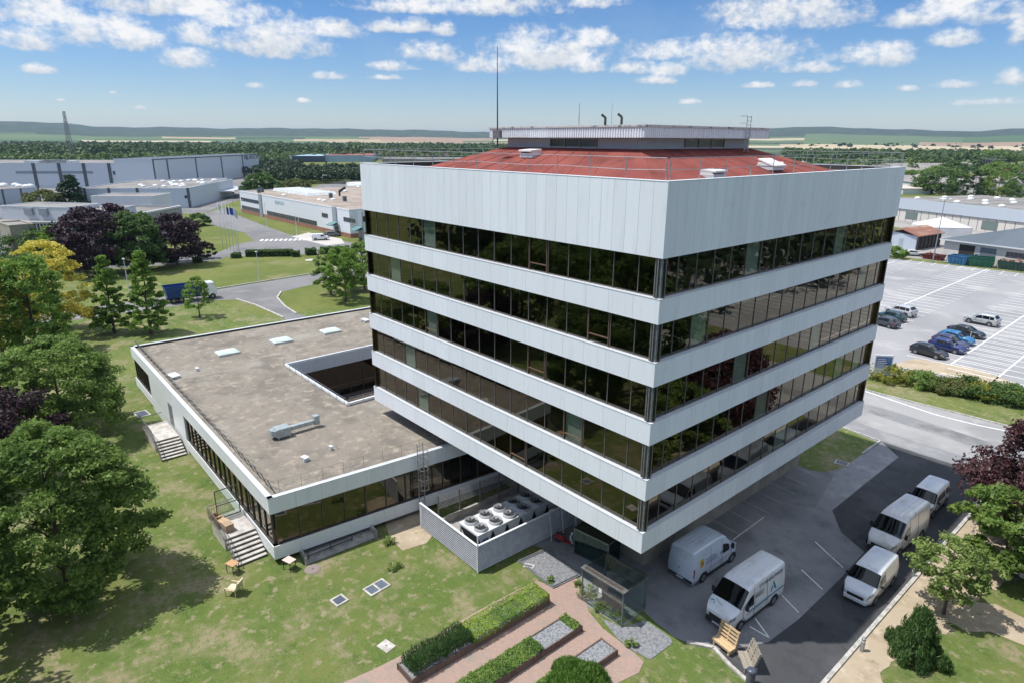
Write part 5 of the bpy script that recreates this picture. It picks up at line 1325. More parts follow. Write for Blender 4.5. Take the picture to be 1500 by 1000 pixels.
def dec_master(t, sec, skin, L, W_):
    # writing on the left flank (towards the camera) and the bonnet
    for s in (1, -1):
        p, a = side_pt(sec, -1.15, 1.78, s); text('ETS RENEAU PARCK', .27, INK, t, p, (PI/2 - a if True else 0, 0, 0 if s < 0 else PI), sx=1.05)
        p, a = side_pt(sec, -1.35, 1.2, s)
        tri = MB(); R = (PI/2-a, 0, 0 if s < 0 else PI)
        tri.add([(-.33, -.22, 0), (-.17, -.22, 0), (-.01, .05, 0), (-.1, .14, 0)], [(0, 1, 2, 3)]); tri.add([(-.02, .30, 0), (.1, .34, 0), (.36, -.22, 0), (.16, -.22, 0)], [(0, 1, 2, 3)]); tri.build('logo', BLUE, t, loc=p, rot=R)
        p, a = side_pt(sec, .18, 1.28, s); ph = MB(); ph.add([(-.42, -.28, 0), (.42, -.28, 0), (.42, .34, 0), (-.42, .34, 0)], [(0, 1, 2, 3)]); ph.build('picture_panel', mat('photo_panel', (.28, .25, .22), (.60, .60, .60), 4, .5), t, loc=p, rot=(PI/2-a, 0, 0))
        g = skin(-2.55, 1.2, .70, .80, .010, (s,), 20, 2); g.build('teal_stripe', BLUE, t)
    y, z = sec(2.3, 3.5); text('RENEAU PARCK', .12, BLUE, t, (2.3, -.1, z+.05), (0, rad(28), PI/2))
    tri = MB(); tri.add([(-.18, -.1, 0), (-.08, -.1, 0), (.02, .08, 0), (-.04, .12, 0)], [(0, 1, 2, 3)]); tri.add([(.0, .14, 0), (.06, .16, 0), (.2, -.1, 0), (.09, -.1, 0)], [(0, 1, 2, 3)]); tri.build('logo', BLUE, t, loc=(2.32, -.62, z+.035), rot=(0, rad(28), PI/2))
c_, r_ = place((1083.7, 924), (1136, 883), 1, 1.0)
vehicle('white van with teal lettering and triangle logo parked nose towards the yellow pallets', 'van', 'delivery_van', c_, r_, MASTER, VANW, dec_master, 'white vans on the tower lot')
def dec_beige(t, sec, skin, L, W_):
    for s in (1, -1):
        p, a = side_pt(sec, -1.75, 1.25, s); b = MB(); b.add([(-.2, -.26, 0), (.2, -.26, 0), (.2, .26, 0), (-.2, .26, 0)], [(0, 1, 2, 3)]); b.build('yellow_emblem', YEL, t, loc=p, rot=(PI/2-a, 0, 0 if s < 0 else PI))
        b = MB(); b.add([(-.08, -.14, .004), (.1, -.05, .004), (.02, .16, .004), (-.06, .02, .004)], [(0, 1, 2, 3)]); b.build('emblem_mark', mat('sign_brown', (.22, .08, .03), rough=.5) if 'sign_brown' not in bpy.data.materials else bpy.data.materials['sign_brown'], t, loc=(p[0], p[1]+.004*s, p[2]), rot=(PI/2-a, 0, 0 if s < 0 else PI))
        p, a = side_pt(sec, -.75, 1.1, s); b = MB()
        for k in (0, .14, .3): b.box(-.65, .6-.2*(k > .2), -.08+k, -.04+k, 0, .004)
        b.build('lettering_bars', INK, t, loc=p, rot=(PI/2-a, 0, 0 if s < 0 else PI))
        p, a = side_pt(sec, .35, 1.15, s); text('ETI', .24, INK, t, p, (PI/2-a, 0, 0 if s < 0 else PI))
    b = MB(); b.box(-L-.016, -L-.008, .42, .80, 1.75, 2.15); b.build('yellow_emblem', YEL, t)
    b = MB(); b.box(-L-.016, -L-.008, -.7, .3, 1.82, 1.88); b.box(-L-.016, -L-.008, -.7, .2, 1.96, 1.99); b.build('lettering_bars', INK, t)
    text('ETI', .2, INK, t, (-L-.014, .5, 1.45), (PI/2, 0, -PI/2))
c_, r_ = place((1071.8, 823), (1026, 855), -1, 1.0)
vehicle('bluish white van in the shade under the tower corner, tail towards the camera', 'van', 'delivery_van', c_, r_, shift(MASTER, L=5.1, wheels=[1.72, -1.5], prof=[(x-.2 if x > -1 else x+.2, z-.0) for x, z in MASTER['prof']], wid=[(x-.2 if x > -1 else x+.2, z) for x, z in MASTER['wid']], ws=(.97, 1.78), side=[(.52, 1.22)], mirror=1.42, doors=[1.5, .42, -.8]), paint('van_bluish', (.66, .73, .80)), dec_beige, 'white vans on the tower lot')
c_, r_ = place((1318.5, 815), (1349, 789), 1, 1.02)
vehicle('plain tall white van in the middle of the row of three by the kerb', 'van', 'delivery_van', c_, r_, shift(MASTER, dark_bumper=True), VANO, None, 'white vans on the tower lot')
CONNECT = dict(L=4.45, W=1.84, prof=[(-2.225, 1.62), (-2.15, 1.80), (-1.2, 1.84), (.45, 1.82), (.75, 1.74), (1.42, 1.20), (1.75, 1.10), (2.05, .98), (2.18, .88), (2.225, .76)], wid=[(-2.225, .86), (-2.0, .90), (1.3, .91), (1.8, .86), (2.225, .66)], belt=1.05, roofw=.84, r=.13,
    wheels=[1.38, -1.3], wr=.32, ws=(.76, 1.45), side=[(.15, .98)], mirror=1.0, mz=1.15, mh=.2, van=True, doors=[1.15, .1], lampz=(.8, 1.25), st=(1.05, 1.75))
c_, r_ = place((1280, 888), (1308, 856), 1, .9)
vehicle('small white van with plain sides, foremost of the row of three by the kerb', 'van', 'small_van', c_, r_, CONNECT, VANW, None, 'white vans on the tower lot')
c_, r_ = place((1367, 757.5), (1383, 741), 1, .88)
vehicle('small white van with rear side windows, rearmost of the row of three by the kerb', 'van', 'small_van', c_, r_, shift(CONNECT, L=4.2, side=[(.15, .98), (-.85, .02), (-1.8, -1.0)], prof=[(-2.1, 1.55), (-2.0, 1.78), (-1.2, 1.82), (.45, 1.8), (.75, 1.72), (1.42, 1.17), (1.7, 1.07), (1.98, .95), (2.1, .76)], wid=[(-2.1, .83), (-1.9, .88), (1.3, .89), (1.8, .82), (2.1, .62)]), VANW, None, 'white vans on the tower lot')
SUV = dict(L=4.5, W=1.84, prof=[(-2.25, 1.02), (-2.15, 1.2), (-1.75, 1.62), (-1.3, 1.68), (.0, 1.68), (.35, 1.58), (1.0, 1.08), (1.8, .96), (2.12, .80), (2.25, .62)], wid=[(-2.25, .80), (-1.9, .88), (1.4, .90), (1.9, .82), (2.25, .62)], belt=.98, roofw=.76, r=.12,
    wheels=[1.38, -1.3], wr=.34, ws=(.36, 1.02), side=[(-.2, .62), (-1.15, -.28), (-1.75, -1.22)], mirror=.62, mz=1.08, mh=.14, doors=[.9, -.24, -1.15], rearglass=(-2.1, -1.75), lampz=(.82, 1.1), dark_mirror=False)
HATCH = shift(SUV, L=4.25, prof=[(-2.12, .92), (-2.0, 1.05), (-1.55, 1.40), (-1.0, 1.49), (.0, 1.48), (.3, 1.40), (.95, .98), (1.6, .88), (1.98, .74), (2.12, .58)], wid=[(-2.12, .76), (-1.8, .86), (1.3, .88), (1.8, .80), (2.12, .60)], belt=.88, wr=.31, wheels=[1.3, -1.3], ws=(.31, .97), side=[(-.2, .55), (-1.1, -.28)], mirror=.55, mz=.98, rearglass=(-2.0, -1.55), lampz=(.72, .95))
SALOON = shift(HATCH, L=4.6, prof=[(-2.3, .86), (-2.2, 1.0), (-1.7, 1.05), (-1.1, 1.40), (-.7, 1.45), (.0, 1.44), (.3, 1.37), (1.0, .96), (1.8, .86), (2.15, .72), (2.3, .56)], wid=[(-2.3, .74), (-1.9, .86), (1.4, .89), (1.95, .80), (2.3, .60)], wheels=[1.42, -1.35], rearglass=(-1.65, -1.12), ws=(.31, 1.02))
g_ = 'cars in the large parking lot'
for lb, f, r, s, P, col in [
    ('silver grey sport utility car standing alone at the right of the lot', (1419.3, 473.5), (1448, 479), 1, SUV, (.42, .44, .43)),
    ('long black saloon just below the silver car on the lot', (1426, 497), (1394, 489.5), -1, SALOON, (.015, .018, .022)),
    ('bright blue hatchback in the cluster of parked cars', (1410.7, 506), (1381, 499), -1, HATCH, (.01, .16, .36)),
    ('dark violet hatchback squeezed behind the navy one', (1401, 512.5), (1371, 504.5), -1, HATCH, (.05, .045, .10)),
    ('navy blue hatchback between the violet and the black car', (1398, 518.5), (1367, 511), -1, HATCH, (.012, .022, .12)),
    ('black hatchback at the lower end of the cluster by the sandy corner', (1370, 526), (1340, 518), -1, HATCH, (.012, .012, .015)),
    ('silver estate car beside the tower edge, furthest up the lot', (1300, 459.5), (1326.7, 465.5), 1, SUV, (.50, .51, .52)),
    ('dark teal hatchback in front of the silver estate car', (1288, 467), (1311, 472.5), 1, HATCH, (.02, .06, .07)),
    ('dark grey car half hidden behind the tower edge', (1278, 475.5), (1301, 481.5), 1, HATCH, (.05, .055, .065)),
    ]:
    c_, r_ = place(f, r, s, .85)
    vehicle(lb, 'car', 'parked_car', (c_[0], c_[1], .034), r_, P, paint('paint_%d' % random.randrange(9999), col), None, g_)
c_, r_ = place((478, 352.5), (461, 353), -1, .9); vehicle('white van with an open side door on the pale pad by the long works building', 'van', 'small_van', (c_[0], c_[1], .03), r_, CONNECT, VANW)
c_, r_ = place((494, 347), (478, 347.5), -1, .85); vehicle('dark grey car behind the white van at the works entrance', 'car', 'parked_car', (c_[0], c_[1], .03), r_, HATCH, paint('paint_grey', (.12, .13, .14)))
for lb, px, py, rz, col in (('small white car furthest left in the row before the rusty roofed house', 1318, 373, .3, (.7, .7, .7)), ('white pick up like car with dark windows beside the red steel stack', 1338, 375, .5, (.66, .68, .68)), ('dark blue car against the wall of the rusty roofed house', 1332, 364, .2, (.03, .05, .1))):
    x, y = G(px, py); vehicle(lb, 'car', 'parked_car', (x, y, .03), rz, HATCH, paint('paint_s%d' % px, col))
def truck():
    x, y = G(306, 437); x2, y2 = G(252, 444)
    ux, uy, L = unit((x2, y2), (x, y)); rz = math.atan2(uy, ux)
    t = thing('tipper_lorry', 'white cabbed lorry carrying a deep blue open skip on the access road', 'lorry', ((x+x2)/2, (y+y2)/2, .03), rz)
    SB = mat('skip_blue', (.012, .05, .20), (.02, .07, .24), 2, .5)
    b = MB(); l = 3.6
    b.add([(-3.6,-1.15,.95),(1.7,-1.15,.95),(1.7,1.15,.95),(-3.6,1.15,.95),(-3.9,-1.25,2.9),(2.0,-1.25,2.9),(2.0,1.25,2.9),(-3.9,1.25,2.9)], [(0,3,2,1),(0,1,5,4),(1,2,6,5),(2,3,7,6),(3,0,4,7)])
    b.add([(-3.6,-1.1,1.6),(1.7,-1.1,1.6),(1.7,1.1,1.6),(-3.6,1.1,1.6)], [(0, 1, 2, 3)]); b.build('skip', SB, t)
    b = MB()
    for i in range(8): xx = -3.5+i*.72; b.box(xx, xx+.09, -1.3, -1.2, 1.0, 2.85); b.box(xx, xx+.09, 1.2, 1.3, 1.0, 2.85)
    b.box(-3.95, 2.05, -1.32, -1.24, 2.8, 2.92); b.box(-3.95, 2.05, 1.24, 1.32, 2.8, 2.92); b.build('skip_rib', SB, t)
    b = MB(); b.add([(2.3,-1.15,.7),(4.2,-1.15,.7),(4.2,1.15,.7),(2.3,1.15,.7),(2.3,-1.1,2.9),(3.85,-1.05,2.9),(3.85,1.05,2.9),(2.3,1.1,2.9),(4.2,-1.15,1.7),(4.2,1.15,1.7)], [(0,3,2,1),(4,5,6,7),(0,1,8,5,4),(3,7,6,9,2),(1,2,9,8),(8,9,6,5),(0,4,7,3)]); cb = b.build('cab', VANW, t, bevel=.05)
    b = MB(); b.add([(4.19,-1.0,1.78),(4.19,1.0,1.78),(3.91,.95,2.78),(3.91,-.95,2.78)], [(0, 1, 2, 3)]); b.build('windscreen', CARGLASS, t, loc=(.02, 0, 0))
    b = MB(); b.box(-3.7, 4.0, -.5, .5, .6, .9); b.build('chassis', PLAST, t)
    for xx in (3.4, -1.6, -2.8):
        for s in (-1, 1): b = MB(); b.tube((xx, s*.85, .5), (xx, s*1.15, .5), .5, n=18); w_ = b.build('wheel', TYRE, t); b = MB(); b.tube((xx, s*.9, .5), (xx, s*1.16, .5), .25, n=12); b.build('rim', RIM, w_)
truck()

# ------------------------------------------------------------------ trees
def crown_pts(R, H_, z0, nclump, per, shape, seed, cs=.22, flat=.6, fill=.35, droop=0):
    r = np.random.default_rng(seed)
    u = r.uniform(0.02, 1, nclump)
    prof = {'round': lambda h: np.sqrt(np.clip(1-(2*h-.9)**2*.95, 0.05, 1)), 'cone': lambda h: (1-h)**.8*.95+.08, 'egg': lambda h: np.sqrt(np.clip(1-((h-.38)/.64)**2, .03, 1)),
            'spread': lambda h: np.clip(1-(h-.3)**2*1.3, .15, 1)*(1-.55*h), 'col': lambda h: np.sqrt(np.clip(1-(2*h-1)**2, .05, 1))*.9}[shape]
    if shape == 'cone': u = u**1.5
    th = r.uniform(0, 2*PI, nclump)
    lob = 1+.17*np.sin(3*th+seed+2*u)+.13*np.sin(5*th+2*seed+5*u)+.08*np.sin(9*th+11*u)
    rr = prof(u)*R*lob*(1-fill*r.random(nclump)**2.2)
    c = np.stack([rr*np.cos(th), rr*np.sin(th), z0+u*H_], 1)
    s = cs*R*r.uniform(.6, 1.3, nclump)
    d = r.normal(0, 1, (nclump, per, 3)); d /= np.linalg.norm(d, axis=2)[..., None]; d *= (r.random((nclump, per, 1))**.4)
    d[..., 2] *= flat
    p = c[:, None, :]+d*s[:, None, None]
    if droop: p[..., 2] -= droop*np.linalg.norm(p[..., :2], axis=2)
    nn = d*.7 + np.array([0, 0, .35]); nn += (c/np.linalg.norm(c+1e-6, axis=1)[:, None])[:, None, :]*.3
    nn = nn.reshape(-1, 3); nn /= np.linalg.norm(nn, axis=1)[:, None]
    return p.reshape(-1, 3), nn, c
BARK = mat('bark', (.13, .10, .075), (.075, .06, .045), 3, .95, stretch=(4, 4, .6), bump=.6, bscale=12)
def wood(R, H_, z0, cl, seed, lean=0, r0=None):
    rnd = random.Random(seed); b = MB(); tot = z0+H_; r0 = r0 or tot*.019
    p = Vector((0, 0, -.05)); pts = [(p.copy(), r0*1.25)]; n = 7
    for i in range(1, n+1):
        p = Vector((rnd.uniform(-.02, .02)*tot*i/n+lean*i/n, rnd.uniform(-.02, .02)*tot*i/n, tot*.88*i/n)); pts.append((p.copy(), r0*(1-.85*i/n)))
    for (a, ra), (c, rb) in zip(pts[:-1], pts[1:]): b.tube(a, c, ra, rb, n=7, cap=False)
    idx = list(range(len(cl))); rnd.shuffle(idx)
    for k in idx[:16]:
        c = Vector(cl[k]); h = max(z0*.7, min(c.z-.25*R, tot*.7)); f = h/(tot*.88)*n; i = int(min(n-1, f)); base = pts[i][0].lerp(pts[i+1][0], f-i)
        mid = base.lerp(c, .5)+Vector((0, 0, .08*R)); rr = r0*.38*(1-h/tot*.5)
        b.tube(base, mid, rr, rr*.6, n=5, cap=False); b.tube(mid, c, rr*.6, rr*.15, n=5, cap=False)
    return b
def tree(name, label, cat, xy, R, H_, trunk, m_, nclump, per, leaf, shape='round', seed=1, flat=.6, cs=.22, fill=.35, group=None, aspect=1.6, jitter=.8, droop=0, vert=False):
    t = thing(name, label, cat, (xy[0], xy[1], 0), 0, group)
    p, nn, cl = crown_pts(R, H_, trunk, nclump, per, shape, seed, cs, flat, fill, droop)
    link('crown', leafmesh('crown', leaves(p, nn, leaf, seed, aspect, jitter, 0.0, vert), m_), t)
    wood(R, H_, trunk, cl, seed).build('trunk', BARK, t, smooth=True)
    return t
LG = leafmat('leaf_green', (.145, .24, .05), (.26, .36, .085), (.105, .185, .04), .46)
LG2 = leafmat('leaf_deep_green', (.08, .15, .04), (.14, .225, .06), (.06, .11, .032), .38)
LB = leafmat('leaf_bright', (.15, .27, .04), (.25, .37, .065), (.10, .20, .03), .4)
LY = leafmat('leaf_yellow', (.62, .52, .08), (.74, .66, .16), (.46, .46, .08), .45)
LYG = leafmat('leaf_yellow_green', (.26, .28, .04), (.38, .36, .06), (.14, .18, .03), .4)
LP = leafmat('leaf_purple', (.04, .022, .030), (.075, .04, .052), (.024, .014, .02), .2)
LP2 = leafmat('leaf_red_purple', (.07, .028, .032), (.13, .055, .055), (.035, .015, .018), .25)
LC = leafmat('needle_green', (.022, .055, .018), (.045, .09, .028), (.014, .035, .012), .15)
LPA = leafmat('leaf_pale', (.20, .29, .07), (.31, .38, .12), (.12, .19, .045), .4)
LW = leafmat('willow_leaf', (.13, .16, .045), (.2, .22, .07), (.08, .11, .03), .35)
tree('broadleaf_tree', 'largest dense green tree at the left, spreading over the lawn before the annex steps', 'tree', G(103, 868), 4.35, 9.4, 1.4, LG, 330, 150, .21, 'egg', 3, .5, .165, .3, droop=.05)
tree('broadleaf_tree', 'deep green round tree behind the largest one, beside the far end of the annex', 'tree', G(98, 640), 4.9, 7.8, 1.4, LG, 260, 130, .25, 'egg', 5, .5, .17)
tree('purple_tree', 'dark purple tree cut by the left edge between the two big green ones', 'tree', G(-12, 700), 4.6, 6.5, 1.2, LP, 150, 110, .26, 'round', 8, .6)
tree('broadleaf_tree', 'bright yellow leaved tree showing behind the tall bright green one', 'tree', G(84, 490), 4.6, 11, 2.0, LY, 150, 90, .32, 'egg', 11, .45, .2, .2)
tree('broadleaf_tree', 'tall bright green egg shaped tree in front of the yellow one', 'tree', G(58, 520), 3.9, 11.2, 1.4, LB, 190, 110, .3, 'egg', 12, .6)
tree('broadleaf_tree', 'yellowish green tree at the left edge beside the bright green one', 'tree', G(6, 527), 3.4, 9.2, 2.4, LYG, 130, 100, .3, 'egg', 13, .6)
tree('young_tree', 'young slender tree, leftmost of the three standing in the lawn past the annex', 'tree', G(168, 488), 2.2, 9.8, 1.2, LB, 190, 80, .25, 'cone', 14, .5, .2)
tree('young_tree', 'taller pointed young tree right in front of the blue skip', 'tree', G(222, 489), 2.5, 10.6, 1.2, LB, 210, 80, .25, 'cone', 15, .5, .2)
tree('young_tree', 'smallest young tree standing before the white lorry cab', 'tree', G(293, 465), 1.9, 4.6, 1.6, LB, 60, 80, .2, 'egg', 16, .6, .28)
tree('young_tree', 'bright rounded young tree nearest the tower in the lawn by the branching road', 'tree', G(507, 442), 3.0, 7.6, 1.7, LB, 110, 100, .27, 'egg', 17, .6)
tree('young_tree', 'darker young tree left of the bright rounded one near the tower', 'tree', G(485, 431), 2.5, 6.6, 1.6, LG, 80, 90, .27, 'egg', 18, .6)
tree('broadleaf_tree', 'wide green tree partly hidden by the tower edge above the annex roof', 'tree', G(534, 424), 4.0, 7.2, 1.4, LG, 130, 100, .3, 'round', 19, .6)
tree('purple_tree', 'big black purple tree before the finned office, left of the dark green one', 'tree', G(140, 403), 6.3, 11.0, 2, LP, 200, 90, .42, 'round', 21, .6)
tree('purple_tree', 'purple tree showing above and behind the biggest purple one', 'tree', G(176, 378), 5.0, 10.0, 2, LP, 130, 80, .45, 'round', 22, .6)
tree('purple_tree', 'rightmost round purple tree with a visible short trunk by the forecourt', 'tree', G(260, 389), 5.6, 9.3, 1.6, LP, 180, 90, .4, 'round', 23, .6)
tree('broadleaf_tree', 'dark green pointed tree standing between the two purple ones', 'tree', G(206, 398), 4.8, 11.2, 1.2, LG2, 160, 90, .4, 'egg', 24, .6)
tree('broadleaf_tree', 'dark bushy tree at the foot of the stone stair tower', 'tree', G(58, 394), 5.0, 7.4, 1, LG2, 110, 80, .4, 'round', 25, .6)
tree('broadleaf_tree', 'light green tree touching the left side of the biggest purple tree', 'tree', G(90, 396), 3.9, 8.0, 1, LB, 110, 80, .4, 'egg', 26, .6)
tree('broadleaf_tree', 'dull dark tree low at the left edge behind the yellow one', 'tree', G(18, 440), 5.2, 6.0, 1, LG2, 120, 80, .35, 'round', 27, .6)
tree('shrub', 'small purple and green shrub at the end of the office hedge', 'shrub', G(301, 379), 2.0, 3.4, .4, LP, 50, 70, .3, 'round', 28)
tree('shrub', 'dark round shrub in the corner of the forecourt by the flagpoles', 'shrub', G(291, 331), 3.2, 3.4, .3, LG2, 60, 70, .4, 'round', 29)
tree('broadleaf_tree', 'dense round dark green tree below the lettered end of the big grey shed', 'tree', G(385, 291), 8.0, 10.0, 1, LG2, 140, 70, .8, 'round', 30)
tree('willow_tree', 'dull olive willow behind the skylit works roof', 'tree', G(434, 288), 7.2, 7.2, .6, LW, 120, 70, .7, 'round', 31)
tree('conifer', 'dark pointed conifer rising behind the finned office', 'tree', G(108, 309), 5.5, 12.5, .5, LC, 110, 70, .7, 'cone', 32, .4, .3)
tree('shrub', 'yellow green bushy tree left of the dark pointed conifer', 'tree', G(68, 311), 6.4, 7.2, .5, LW, 90, 70, .7, 'round', 33)
tree('purple_tree', 'dark purple tree at the right edge above the three vans', 'tree', (12.9, 29.6), 4.6, 8.0, .8, LP2, 260, 170, .22, 'round', 41, .6)
tree('broadleaf_tree', 'large leaved deep green tree over the dry strip, right of the vans', 'tree', (11.6, 23.0), 2.6, 4.8, 1.3, LG, 130, 90, .24, 'round', 42, .5, .2)
tree('broadleaf_tree', 'small pale leaved tree with a crooked grey trunk beside the kerb', 'tree', (10.4, 15.9), 1.95, 3.2, 1.7, LPA, 90, 85, .17, 'round', 43, .5, .22, .5)
tree('conifer_shrub', 'bushy dark conifer with upright shoots at the lower right', 'shrub', (10.5, 10.8), 1.25, 2.8, .1, leafmat('yew_leaf', (.07, .14, .04), (.12, .21, .06), (.045, .10, .03), .25), 110, 200, .15, 'cone', 44, 1.9, .2, .35, aspect=3.5, jitter=.5, vert=True)
tree('broadleaf_tree', 'green tree at the right edge, in shade below the purple one', 'tree', (15.8, 25.5), 3.2, 5.5, 1.0, LG, 110, 90, .22, 'round', 45, .5)
def big_shrub():
    x, y = G(850, 1016)
    t = thing('bushy_shrub', 'bushy green shrub with upright sprays at the bottom edge beside the short planter', 'shrub', (x, y, 0))
    r = np.random.default_rng(77); n = 16000
    th = r.uniform(0, 2*PI, n); u = r.random(n)**.5; R = 2.05*(1+.12*np.sin(5*th))
    px = R*u*np.cos(th); py = R*u*np.sin(th)*.8; top = 1.25*(1-u**2.6)+.12+.28*np.abs(np.sin(px*2.6+1)*np.cos(py*3.1))*(1-u*.6)
    z = top*r.uniform(.35, 1.08, n)
    p = np.stack([px, py, z], 1); nn = np.stack([r.normal(0, 1, n), r.normal(0, 1, n), r.normal(0, .3, n)], 1)
    link('foliage', leafmesh('foliage', leaves(p, nn, .17, 5, 5, .3, vert=True), leafmat('shrub_leaf', (.13, .26, .045), (.22, .36, .08), (.09, .19, .035), .38)), t)
    m_ = MB(); 
    for q in range(9): a = q*.7; m_.tube((0, 0, 0), (.9*math.cos(a), .8*math.sin(a), .9), .03, .012, n=5, cap=False)
    m_.build('stem', BARK, t)
big_shrub()
def low_plants(name, label, cat, pts, size, m_, leaf, n, group=None, h=.6):
    for i, (px, py, s, lb) in enumerate(pts):
        x, y = G(px, py); t = thing(name, lb, cat, (x, y, 0), 0, group)
        p, nn, cl = crown_pts(s, h*s*1.4, .05, max(8, int(n/45)), 45, 'round', i*7+int(px), .4, .7)
        p[:, 2] = np.abs(p[:, 2])
        link('foliage', leafmesh('foliage', leaves(p, nn, leaf, i), m_), t)
        b = MB()
        for q in range(4): a = q*1.6+i; b.tube((0, 0, 0), (s*.5*math.cos(a), s*.5*math.sin(a), h*s*.9), .02*s+.008, .006, n=4, cap=False)
        b.build('stem', BARK, t)
CL = leafmat('climber_leaf', (.17, .26, .06), (.30, .38, .12), (.10, .17, .04), .35)
low_plants('wild_plant', '', 'plant', [(862, 873, .55, 'leafy yellow green weeds at the left foot of the glass walled shelter'), (848, 858, .3, 'small weed tuft between the gravel bed and the brick path'), (885, 893, .5, 'leafy weeds in front of the middle of the glass walled shelter'), (905, 905, .4, 'leafy weeds before the right corner of the glass walled shelter'), (925, 945, .35, 'low weeds along the edge of the brick paving near the gravel area'), (807, 852, .3, 'weeds at the lower corner of the gravel bed'), (571, 796, .45, 'small bush beside the low court wall near the annex'), (576, 832, .4, 'isolated dark tuft in the lawn below the bare soil patch')], 1, CL, .09, 500)
hl = [(1301, 556, 2.0, 'bright yellow green bush left of the blue sign board', LYG, 1.4), (1352, 565, 1.9, 'dark green bush just right of the sign board', LG, 1.2), (1368, 569, 1.3, 'small thin bush in the gap of the verge hedge', LW, 1.0),
      (1385, 572, 1.8, 'grey green bush third along the verge hedge', LW, 1.1), (1402, 575, 1.8, 'second grey green bush of the verge hedge', LW, 1.2), (1418, 577, 2.2, 'dense dark bush in the middle of the verge hedge', LG2, 1.5),
      (1438, 581, 1.9, 'yellow green bush right of the dense dark one in the verge hedge', LYG, 1.2), (1456, 584, 2.0, 'dark bush before the right end of the verge hedge', LG2, 1.4), (1474, 587, 2.1, 'darkest bush of the verge hedge, near the purple tree', LG2, 1.5), (1494, 590, 2.1, 'bush where the verge hedge meets the right edge', LG, 1.4),
      (1520, 592, 2.1, 'bush of the verge hedge just past the right edge', LG, 1.4)]
for i, (px, py, s, lb, m_, h) in enumerate(hl):
    tree('hedge_bush', lb, 'bush', G(px, py), s, h*1.1, .1, m_, 46, 70, .2, 'round', 60+i, .7, .32, group='bushes of the verge hedge')
# ------------------------------------------------------------------ hedges, lamps, flags, sign
def hedge_box(label, a, b, wd, h, m_, n, leaf=.3, group=None):
    A, B_ = G(*a), G(*b); ux, uy, L = unit(A, B_)
    t = thing('clipped_hedge', label, 'hedge', ((A[0]+B_[0])/2, (A[1]+B_[1])/2, 0), math.atan2(uy, ux), group)
    p, nn = hedge_points(n, -L/2, L/2, -wd/2, wd/2, .05, h, int(a[0]), .1)
    link('foliage', leafmesh('foliage', leaves(p, nn, leaf, 3), m_), t)
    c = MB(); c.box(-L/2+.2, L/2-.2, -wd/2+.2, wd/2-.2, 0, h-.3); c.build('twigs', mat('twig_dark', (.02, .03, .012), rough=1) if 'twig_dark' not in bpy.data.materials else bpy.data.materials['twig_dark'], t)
gh = 'clipped hedges between forecourt and lawn'
for lb, a, b, h in (('longest clipped hedge below the flagpoles and zebra crossing', (362, 376), (428, 375), 1.5), ('short round clipped hedge right of the longest one', (429, 376), (438, 376), 1.3), ('clipped hedge block left of the gap before the white van', (448, 374), (463, 373), 1.5), ('clipped hedge nearest the tower, beside the pale pad', (470, 372), (512, 370), 1.5), ('small clipped hedge left of the longest one', (341, 378), (352, 378), 1.1),
    ('small clipped hedge right of the rightmost purple tree', (283, 385), (296, 384), 1.1), ('small clipped hedge under the rightmost purple tree', (249, 384), (259, 384), 1.2), ('tiny clipped hedge between the dark green and purple tree', (226, 384), (243, 384), 1.2)):
    hedge_box(lb, a, b, 2.0, h, LG2, int(40*(b[0]-a[0]))+300, .3, gh)
def lamp_post(label, px, py, top, arm=1.2, name='street_lamp', rz=None, m_=None):
    x, y = G(px, py); h = hgt((x, y), top)
    t = thing(name, label, 'street lamp', (x, y, 0), YAW*-1 if rz is None else rz)
    r0 = .06+h*.004
    b = MB(); b.tube((0, 0, 0), (0, 0, h*.97), r0, r0*.55, n=8); b.lathe((0, 0, 0), [(r0*1.7, 0), (r0*1.7, .3), (r0, .34)], 8); b.build('pole', m_ or METAL, t)
    if arm:
        b = MB(); b.path([(0, 0, h*.96), (arm*.35, 0, h*.995), (arm, 0, h)], r0*.5, 6); b.build('arm', m_ or METAL, t)
        b = MB(); b.obox((arm+.25, 0, h-.03), .7, .28, .12, 0, -.08); b.build('lamp_head', m_ or METAL, t, bevel=.03)
    else:
        b = MB(); b.lathe((0, 0, h*.97), [(.12, 0), (.26, .12), (.2, .26), (.001, .3)], 10); b.build('lamp_head', WHITE2, t, smooth=True)
    return t
lamp_post('white lamp post on the far lawn beside the young trees', 191, 438, 379, 0, m_=WHITE2)
lamp_post('thin white lamp post standing in the lawn above the access road', 380, 411, 369, 0, m_=WHITE2)
lamp_post('curved lamp post in front of the lettered works wall', 435, 345, 313, .6, m_=WHITE2)
lamp_post('pale lamp post left end of the works building forecourt', 391, 332, 296, .6, m_=WHITE2)
lamp_post('short pale lamp post by the flower strip at the works corner', 354, 319, 293, .6, m_=WHITE2)
lamp_post('double armed lamp post beyond the works roof', 474, 281, 257, 2.2)
lamp_post('lamp post at the road bend beyond the works roof', 487, 268, 252, 2.6)
lamp_post('pale lamp post in the grass before the dark tree belt', 453, 270, 255, 0)
lamp_post('lamp post beside the dark shrub near the works entrance', 341, 300, 281, 1.8)
def flood():
    x, y = G(1366, 385); h = hgt((x, y), 292); t = thing('floodlight_mast', 'tall slim floodlight mast at the far edge of the parking lot', 'mast', (x, y, 0), .7)
    b = MB(); b.tube((0, 0, 0), (0, 0, h), .14, .07, n=8); b.build('pole', METAL, t)
    b = MB(); b.obox((0, 0, h), 2.4, .1, .1); b.build('crossbar', METAL, t)
    for q in (-1, 0, 1): b = MB(); b.obox((q, -.15, h-.05), .5, .35, .3, 0, 0, .5); b.build('floodlight', WHITE2, t)
flood()
